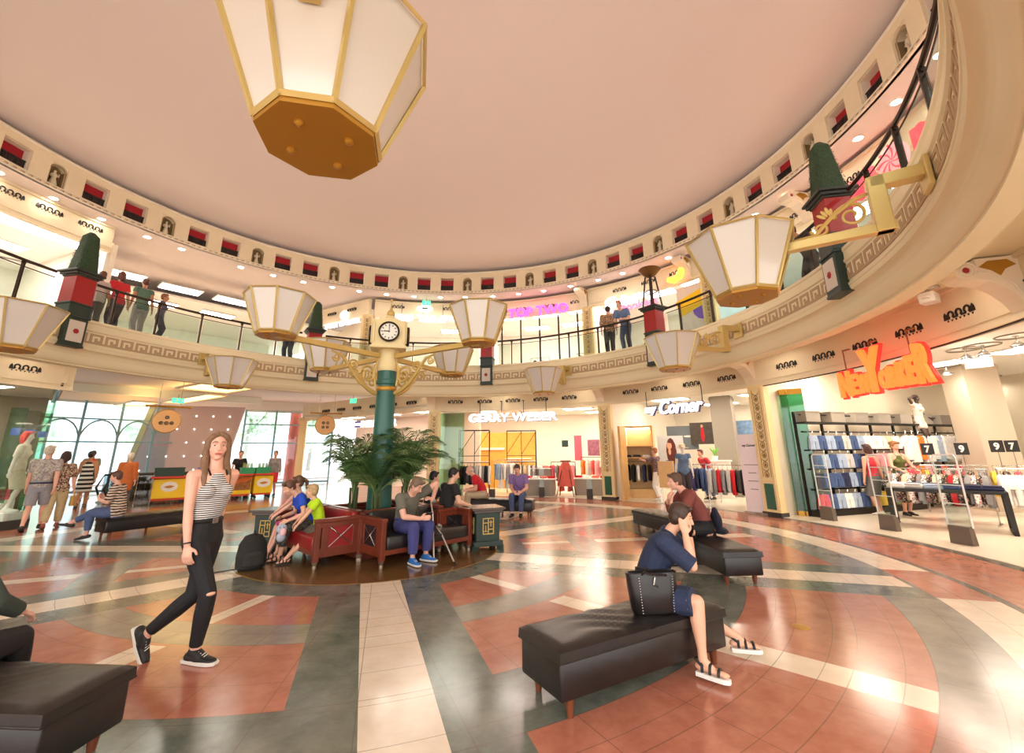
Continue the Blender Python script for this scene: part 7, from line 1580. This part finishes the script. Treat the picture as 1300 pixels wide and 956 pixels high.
p = fam(.78, 1.0); J = seated('girl in a violet tank top and glasses on the red sofa beside the green cabinet', tuple(p), R_(132), sex='f', H=1.46, scale_head=1.12, seat=.41, lean=4, curve=10, head=(-8, -6, 0), hands={'R': (.1, .40, .62), 'L': (-.1, .42, .62)}, feet={'R': ((.1, .42, .08), 5, 0), 'L': ((-.1, .46, .08), -5, 0)}, vox=.0075, face=True, skin=skin_r, hair=('pony', (104, 74, 50)), top=('tank', col((62, 44, 130))), bottom=('shorts', speckle('pink_blue_print', [(206, 50, 110), (60, 100, 190), (190, 40, 90), (240, 150, 180)], 40), 1.0), shoes=('sandal', blackshoe))
b = MB(); [b.tube([J['hp'](k * .031 + .021 * math.cos(2 * PI * i / 12), .098, .012 + .016 * math.sin(2 * PI * i / 12)) for i in range(12)], .003, 4, closed=True) for k in (1, -1)]; b.tube([J['hp'](-.01, .102, .014), J['hp'](.01, .102, .014)], .003, 4); [b.tube([J['hp'](k * .052, .096, .014), J['hp'](k * .074, .0, .012)], .003, 4) for k in (1, -1)]; b.build('glasses', blackp, J['T'])
# toy the boy holds, backpack on the floor
def grounded(o, p, rz): o.location = p; o.rotation_euler = (0, 0, rz)
pb_ = at(322, 712, 0); t = thing('backpack', 'black backpack standing on the floor against the red sofa', 'backpack', (-3.72, 6.72, 0), R_(40))
b = MB(); b.rings([[(w * math.cos(2 * PI * i / 18), d_ * math.sin(2 * PI * i / 18) + y0, z) for i in range(18)] for z, w, d_, y0 in ((.0, .15, .1, 0), (.03, .19, .13, 0), (.18, .2, .14, .0), (.34, .175, .12, .02), (.44, .11, .08, .03), (.46, .04, .03, .03))]); b.build('body', col((34, 31, 28)), t, smooth=True)
b = MB(); b.rings([[(.13 * q * math.cos(2 * PI * i / 14), -.12 - .05 * q * abs(math.sin(2 * PI * i / 14)) * (1 if math.sin(2 * PI * i / 14) < 0 else 0), z) for i in range(14)] for z, q in ((.05, .7), (.08, 1), (.2, 1), (.24, .7))]); b.build('front_pocket', col((44, 40, 36)), t)
for k in (1, -1): b = MB(); b.tube([(.09 * k, .1, .4), (.12 * k, .18, .3), (.14 * k, .17, .12), (.13 * k, .1, .04)], .016, 6, flat=.5); b.build('strap', col((28, 26, 24)), t)
b = MB(); b.tube([(-.15, -.02, .03), (-.28, .06, .012), (-.42, .05, .01)], .008, 5); b.build('loose_strap', blackp, t)
b = MB(); b.tube([(.0, .04, .44), (.0, .0, .5), (0, -.04, .45)], .012, 6); b.build('grab_handle', blackp, t)
tp = at(366, 684, .58); 
t = thing('toy', 'pale grey and pink soft toy on the knees of the boy in lime green', 'toy', (-3.33, 6.7, .53), R_(30)); b = MB(); b.ell((0, 0, 0), (.07, .05, .07), 12, 8); b.ell((0, 0, -.11), (.06, .045, .07), 12, 8); b.build('body', col((170, 176, 190)), t, smooth=True); b = MB(); b.ell((.02, -.05, -.04), (.04, .025, .05), 10, 7); b.build('belly', col((240, 190, 190)), t, smooth=True); b = MB(); [b.ell((-.025 + .05 * k, -.045, .02), .008, 6, 4) for k in (0, 1)]; b.build('eye', blackp, t)
# 6 two people on the far right sofa, backs to us
p = Vector((CX, CY, 0)) + Vector((.7071, .7071, 0)) * .95 + Vector((.7071, -.7071, 0)) * .62
J = seated('dark-haired person in a black top seen from behind over the corner cabinet', tuple(p), R_(-50), sex='m', H=1.72, fat=1.05, lean=6, curve=12, head=(-28, -14, 0), hands={'R': (.3, .3, .66), 'L': (-.1, .4, .6)}, vox=.01, skin=skin_l, hair=('short', (26, 22, 22)), top=('tee', col((32, 28, 28)), .6), bottom=('trousers', denim, 1.9), shoes=('shoe', blackshoe))
p = Vector((CX, CY, 0)) + Vector((.7071, .7071, 0)) * .95 + Vector((.7071, -.7071, 0)) * .12
J = seated('dark-haired youngster behind the black sofa, only head and shoulders showing', tuple(p), R_(-50), sex='m', H=1.55, lean=4, curve=8, head=(-10, -10, 0), vox=.011, skin=skin_l, hair=('short', (34, 28, 26)), top=('tee', col((40, 36, 36)), .6), bottom=('trousers', denim, 1.9), shoes=('shoe', blackshoe))
# 7 men on the far bench
J = seated('grey-haired man in a red polo shirt on the far bench before the middle shop', (-.80, 12.2, 0), R_(100), sex='m', H=1.76, fat=1.12, lean=22, curve=14, head=(0, -12, 0), vox=.011, skin=skin_r, hands={'R': (.06, .42, .62), 'L': (-.1, .44, .62)}, hair=('bald', (206, 196, 184)), top=('shirt', col((206, 30, 44)), .6, -.08, 1), bottom=('trousers', col((188, 170, 140)), 1.9), shoes=('shoe', blackshoe))
J = seated('man in a violet shirt and blue jeans at the right end of the far bench', (.16, 12.0, 0), R_(168), sex='m', H=1.76, lean=12, curve=18, head=(12, -26, 0), vox=.011, skin=skin_r, hands={'R': (.08, .34, .6), 'L': (-.12, .36, .6)}, hair=('short', (64, 46, 36)), top=('shirt', col((142, 112, 166)), .62, -.08, 1), bottom=('trousers', jean, 1.9), shoes=('shoe', blackshoe))
b = MB(); b.tube([J['neck'] + J['right'] * .1 + J['chf'] * .04, J['chest'] + J['chf'] * .14 + J['right'] * .05, J['waist'] - J['right'] * .12 + J['chf'] * .08], .012, 5, flat=.5); b.build('bag_strap', blackp, J['T'])
# 8 woman in stripes on the left bench
sc_ = stripes('wavy_striped_cloth', (216, 190, 166), (54, 44, 44), .05, 'Z', .5, wobble=.05)
J = seated('woman in a brown striped top and jeans seated at the left bench end', (-7.9, 9.22, 0), R_(108), sex='f', H=1.66, fat=1.12, lean=2, curve=14, head=(0, -10, 0), vox=.01, skin=skin_r, hands={'R': (.1, .3, .74), 'L': (-.1, .3, .74), 'R_dir': (-.3, .3, .6), 'L_dir': (.3, .3, .6)}, feet={'R': ((.05, .72, .32), 0, 12), 'L': ((-.05, .40, .11), 0, -8)}, hair=('short', (92, 58, 44)), top=('shirt', sc_, .9), bottom=('trousers', jean, 1.82), shoes=('pump', blackshoe))
# 9 standing and walking people
def walker(lab, loc, yaw, **k):
    st = k.pop('stride', .2); s_ = k.get('H', 1.68) / 1.68
    d = dict(pelvis=(0, 0, .91 * s_), lean=5, feet={'R': ((.085 * s_, st, .09), 6, 0), 'L': ((-.085 * s_, -st, .12 if st > .12 else .09), -6, -18 if st > .12 else 0)}, hands={'R': (.24 * s_, -st * .5, .86 * s_), 'L': (-.24 * s_, st * .6 + .03, .87 * s_)}); d.update(k); return person(lab, loc, yaw, **d)
p = at(58, 674, 0); J = walker('grey-haired man in a checked shirt and grey shorts walking away on the left', (p.x - .35, p.y, 0), R_(36), sex='m', H=1.74, fat=1.04, stride=.27, head=(-14, 0, 0), vox=.01, skin=skin_r, hair=('short', (200, 184, 164)), top=('shirt', speckle('grey_check_cloth', [(172, 160, 150), (140, 130, 126), (190, 178, 166)], 34), .75, -.02, 1), bottom=('shorts', col((146, 142, 146)), .9), shoes=('shoe', blackshoe))
b = MB(); b.tube([J['P'] + Vector(((J['hipw'] + .012) * math.cos(2 * PI * i / 20), (J['hd'] + .014) * math.sin(2 * PI * i / 20), .06)) for i in range(20)], .018, 5, closed=True); b.build('belt', col((40, 46, 70)), J['T'])
p = at(80, 672, 0); J = walker('dark-haired woman in a brown patterned blouse and beige trousers walking away on the left', (p.x - .42, p.y + .1, 0), R_(38), sex='f', H=1.62, fat=1.1, stride=.2, head=(-6, 0, 0), vox=.01, skin=skin_r, hair=('bob', (62, 38, 30)), top=('shirt', speckle('brown_print_cloth', [(120, 82, 66), (206, 184, 156), (90, 64, 54), (176, 140, 110)], 42), .9), bottom=('loose', col((196, 174, 132)), 1.88), shoes=('shoe', col((150, 90, 70))), hands={'R': (.26, .06, .80), 'L': (-.24, .1, .84)})
w = J[1]['wr']; t = thing('handbag', 'tan handbag hanging from the hand of the woman in the patterned blouse', 'bag'); t.matrix_world = Matrix.Translation((p.x - .42, p.y + .1, 0)) @ Matrix.Rotation(R_(38), 4, 'Z') @ Matrix.Translation(w + Vector((.03, .03, -.38)))
b = MB(); b.rings([[(.06 * math.cos(2 * PI * i / 14) * q, .17 * math.sin(2 * PI * i / 14) * q, z) for i in range(14)] for z, q in ((0, .9), (.02, 1), (.2, .9), (.22, .8))]); b.build('body', mat('tan_leather', (190, 148, 76), .6), t, smooth=True); b = MB(); b.tube([(0, -.09, .2), (0, -.06, .29), (0, 0, .32), (0, .06, .29), (0, .09, .2)], .008, 5); b.build('handle', MATS['tan_leather'], t)
p = at(100, 641, 0); J = walker('woman in a black and white striped dress walking away on the left', (-13.75, 14.6, 0), R_(40), sex='f', H=1.66, fat=1.05, stride=.16, vox=.012, skin=skin_d, hair=('bun', (48, 34, 30)), top=('tank', stripes('bold_striped_cloth', (236, 232, 230), (36, 32, 38), .13, 'Z', .5)), bottom=('skirt', MATS['bold_striped_cloth'], 1.0), shoes=('sandal', blackshoe))
p = at(122, 631, 0); J = walker('man with a red backpack and dark shorts walking away to the street', (-16.3, 17.4, 0), R_(40), sex='m', H=1.72, stride=.18, vox=.013, skin=skin_d, hair=('short', (44, 36, 32)), top=('tee', col((150, 160, 144)), .7), bottom=('shorts', col((66, 66, 88)), .95), shoes=('shoe', whitesole))
b = MB(); c = J['chest'] - J['chf'] * .19; b.rings([[c + J['right'] * (.15 * q * math.cos(2 * PI * i / 16)) + J['chf'] * (.09 * q * math.sin(2 * PI * i / 16)) + J['d2'] * z for i in range(16)] for z, q in ((-.26, .7), (-.22, 1), (.1, 1), (.18, .7))]); [b.tube([c + J['right'] * .09 * k + J['d2'] * .15, J['neck'] + J['right'] * .1 * k, J['chest'] + J['chf'] * .14 + J['right'] * .11 * k, J['waist'] + J['right'] * .14 * k - J['chf'] * .05], .018, 5) for k in (1, -1)]
o = b.build('red_backpack', col((226, 72, 40)), smooth=True); o.matrix_world = Matrix.Translation((-16.3, 17.4, 0)) @ Matrix.Rotation(R_(40), 4, 'Z'); tag(o, 'orange-red backpack on the back of the man walking to the street', 'backpack')
J = walker('white-haired person in a rust orange coat standing by the escalator', (-11.6, 13.6, 0), R_(30), sex='f', H=1.60, fat=1.15, stride=.05, vox=.012, skin=skin_l, hair=('short', (236, 226, 210)), top=('shirt', col((196, 106, 52)), 1.8, -.3), bottom=('trousers', col((90, 90, 96)), 1.9), shoes=('shoe', blackshoe))
for i, (x, back_, lab, hr, tp_, H_) in enumerate(((1.62, 1.0, 'stall keeper bending behind the blue crate', (110, 66, 48), (200, 190, 200), 1.5), (2.55, 1.1, 'stall keeper in black behind the carrots, right of the girl', (120, 84, 60), (36, 34, 36), 1.68))):
    q = s0 + ds * x * SLk + Vector((-ds.y, ds.x, 0)) * back_; J = walker(lab, (q.x, q.y, 0), rs + PI, H=H_, stride=.03, lean=14, vox=.013, skin=skin_r, hair=('short', hr), top=('tee', col(tp_), .6), bottom=('trousers', jean, 1.9), shoes=('shoe', blackshoe), hands={'R': (.2, .35, .95), 'L': (-.2, .35, .95)})
q = s0 + ds * 3.75 * SLk + Vector((-ds.y, ds.x, 0)) * .9; J = walker('grey-haired person in grey jacket and red skirt by the fruit stall end', (q.x, q.y, 0), rs + R_(150), H=1.66, stride=.03, vox=.013, skin=skin_r, hair=('short', (150, 130, 116)), top=('shirt', col((150, 146, 150)), 1.8), bottom=('skirt', col((206, 46, 70)), .9), shoes=('shoe', blackshoe))
# shop people
J = walker('shop visitor in white trousers and a dark patterned top reaching to the oak shelf unit', (4.8, 15.1, 0), R_(40), H=1.62, stride=.04, vox=.012, skin=skin_r, hair=('short', (170, 110, 70)), top=('shirt', speckle('rose_print_cloth', [(110, 84, 84), (150, 110, 110), (80, 66, 70)], 40), .9), bottom=('trousers', col((240, 236, 230)), 1.9), shoes=('shoe', whitesole), hands={'R': (.2, .45, 1.25), 'L': (-.25, .42, 1.3)})
J = walker('dark-haired shopper in red bending over the clothes rail in the script-sign shop', (6.55, 15.2, 0), R_(110), H=1.6, stride=.04, lean=25, vox=.012, skin=skin_r, hair=('short', (90, 40, 40)), top=('tee', col((206, 60, 70)), .6), bottom=('trousers', jean, 1.9), shoes=('shoe', blackshoe))
J = walker('young woman in an olive tank top browsing in the red-lettered shop', (9.55, 11.25, 0), R_(175), H=1.68, stride=.04, vox=.01, skin=skin_r, head=(10, -12, 0), hair=('bun', (150, 96, 56)), top=('tank', col((92, 96, 44))), bottom=('shorts', jean, .7), shoes=('shoe', blackshoe), hands={'R': (.18, .36, 1.05), 'L': (-.2, .34, 1.05)})
J = walker('dark-haired shopper in a red vest and grey skirt beside the wall of shorts', (8.95, 11.3, 0), R_(10), H=1.62, stride=.05, vox=.011, skin=skin_r, hair=('bob', (72, 42, 34)), top=('tank', col((206, 44, 62))), bottom=('skirt', col((108, 104, 104)), 1.05), shoes=('shoe', whitesole))
# mannequins
def mannequin(lab, loc, yaw, **k):
    J = walker(lab, loc, yaw, **k); J['T'].name = 'mannequin'; J['T']['category'] = 'mannequin'; return J
man_w = mat('mannequin_white', (236, 226, 214), .4); man_b = mat('mannequin_dark', (74, 58, 50), .4)
p = at(867, 641, 0); mannequin('white mannequin in straw hat, denim vest and dark trousers in a shop', (5.35, 14.2, 0), R_(170), H=1.72, stride=.05, vox=.011, skin=man_w, hair=None, top=('tee', col((96, 118, 150)), .3), bottom=('trousers', col((60, 52, 58)), 1.9), shoes=('shoe', blackshoe), head=(0, -6, 0))
b = MB(); b.lathe([(.2, 0), (.21, .01), (.1, .02), (.095, .1), (.06, .13), (.01, .135)], 20); o = b.build('straw_hat', mat('straw', (214, 194, 156), .8), smooth=True); o.location = (5.35, 14.17, 1.66); tag(o, 'pale straw hat on the mannequin in the script-sign shop', 'hat')
mannequin('mannequin with a bright red wig in the left edge shop window', (-11.6, 10.55, .35), R_(-60), H=1.74, stride=.04, vox=.012, skin=man_w, hair=('bob', (226, 56, 50)), top=('tee', col((226, 214, 196)), .8), bottom=('skirt', col((206, 196, 170)), 1.0), shoes=('shoe', whitesole))
e = wl(14.6, .35); mannequin('dark mannequin torso with raised arm and coral scarf on top of the wall rack', (e.x, e.y, 1.52), R_(200), H=1.5, stride=.02, vox=.012, skin=man_b, hair=None, top=('tee', col((232, 214, 200)), .3), bottom=('shorts', col((230, 212, 200)), .4), hands={'R': (.12, .1, 1.5), 'L': (-.3, .1, .9), 'R_dir': (-1, 0, .1)}, elbow={'R': (1, 0, .6)})
mannequin('mannequin in a blue shirt on the far wall rack at the right edge', (14.95, 11.2, 1.52), R_(100), H=1.5, stride=.02, vox=.013, skin=man_b, hair=None, top=('shirt', col((110, 150, 220)), .9), bottom=('shorts', jean, .5))
# people upstairs
def upper(lab, a_, r_, yaw, **k): p = pol(a_, r_, Z2); return walker(lab, (p.x, p.y, Z2), yaw, vox=.013, stride=k.pop('stride', .05), **k)
upper('man in a tan checked shirt leaning on the upstairs railing, back turned', 48.4, 8.55, R_(-10), sex='m', H=1.78, fat=1.08, skin=skin_r, hair=('short', (40, 32, 30)), top=('shirt', speckle('tan_check_cloth', [(150, 112, 80), (196, 164, 124), (110, 80, 62)], 40), 1.2), bottom=('trousers', col((60, 56, 60)), 1.9), shoes=('shoe', blackshoe), lean=10)
upper('red-haired man in a blue shirt leaning on the upstairs railing', 43.5, 8.4, R_(140), sex='m', H=1.74, lean=30, curve=10, skin=skin_r, hair=('short', (190, 80, 50)), top=('shirt', col((100, 122, 160)), .7), bottom=('trousers', jean, 1.9), shoes=('shoe', blackshoe), hands={'R': (.15, .5, 1.02), 'L': (-.15, .5, 1.02)})
upper('person in a pale top behind the upstairs railing, leftmost of the group', 162.8, 8.75, R_(60), H=1.55, skin=skin_d, hair=('short', (110, 66, 50)), top=('tee', col((206, 190, 184)), .7), bottom=('trousers', col((90, 84, 92)), 1.9), shoes=('shoe', blackshoe))
upper('brown-haired woman in a red t-shirt behind the upstairs railing on the left', 160.2, 8.7, R_(70), H=1.68, skin=skin_d, hair=('bob', (110, 60, 44)), top=('tee', col((214, 48, 54)), .6), bottom=('trousers', col((80, 70, 80)), 1.9), shoes=('shoe', blackshoe))
upper('woman in a green top with her hair up behind the upstairs railing on the left', 156.2, 8.8, R_(60), H=1.74, skin=skin_d, hair=('bun', (104, 58, 44)), top=('tee', col((92, 122, 104)), .3), bottom=('trousers', col((170, 160, 160)), 1.9), shoes=('shoe', blackshoe))
upper('child in a dark grey top behind the upstairs railing, rightmost of the left group', 153.4, 8.7, R_(-60), H=1.4, scale_head=1.12, skin=skin_d, hair=('short', (150, 90, 60)), top=('tee', col((84, 84, 104)), .6), bottom=('trousers', col((70, 70, 90)), 1.9), shoes=('shoe', blackshoe))
upper('dark-haired person upstairs whose head shows left of the clock beside the topiary', 128.6, 9.0, R_(180), sex='m', H=1.72, skin=skin_r, hair=('short', (40, 32, 30)), top=('tee', col((60, 50, 50)), .6), bottom=('trousers', denim, 1.9), shoes=('shoe', blackshoe))
upper('dark-clothed person with phone behind the railing glass left of the right topiary', 3.3, 8.7, R_(100), sex='m', H=1.6, lean=20, curve=20, skin=skin_d, hair=('short', (36, 28, 28)), top=('shirt', col((44, 38, 40)), .8), bottom=('trousers', col((40, 40, 48)), 1.9), shoes=('shoe', blackshoe), hands={'R': (-.02, .34, 1.1), 'L': (-.15, .32, 1.05)})
# dark green coat at the left edge: someone sitting just outside the frame
J = seated('person in a dark green coat cut off by the left photo edge', (-3.16, 2.74, 0), R_(14), sex='f', H=1.56, fat=1.15, side=-30, lean=16, curve=18, twist=0, head=(0, -20, 0), vox=.009, skin=skin_r, hair=('short', (110, 80, 60)), top=('shirt', col((56, 66, 58)), 1.85, -.2), bottom=('trousers', blackjean, 1.9), shoes=('shoe', blackshoe))

t = thing('mannequin_plinth', 'low white plinth under the red-wigged mannequin in the left window', 'plinth', (-11.6, 10.55, 0)); b = MB(); b.rbox((0, 0, .175), (.5, .5, .35), .03); b.build('block', white, t); b = MB(); b.box((0, 0, .02), (.54, .54, .04)); b.build('skirting', dkgrey, t)
# ------------------------------------------------------------------ light
w = bpy.data.worlds.new('world'); scene.world = w; w.use_nodes = True
bg = w.node_tree.nodes['Background']; bg.inputs['Color'].default_value = (1.0, .98, .95, 1); bg.inputs['Strength'].default_value = 2.8
scene.view_settings.view_transform = 'Standard'; scene.view_settings.look = 'None'; scene.view_settings.gamma = 1; scene.view_settings.use_curve_mapping = False
scene.view_settings.exposure = 0.55
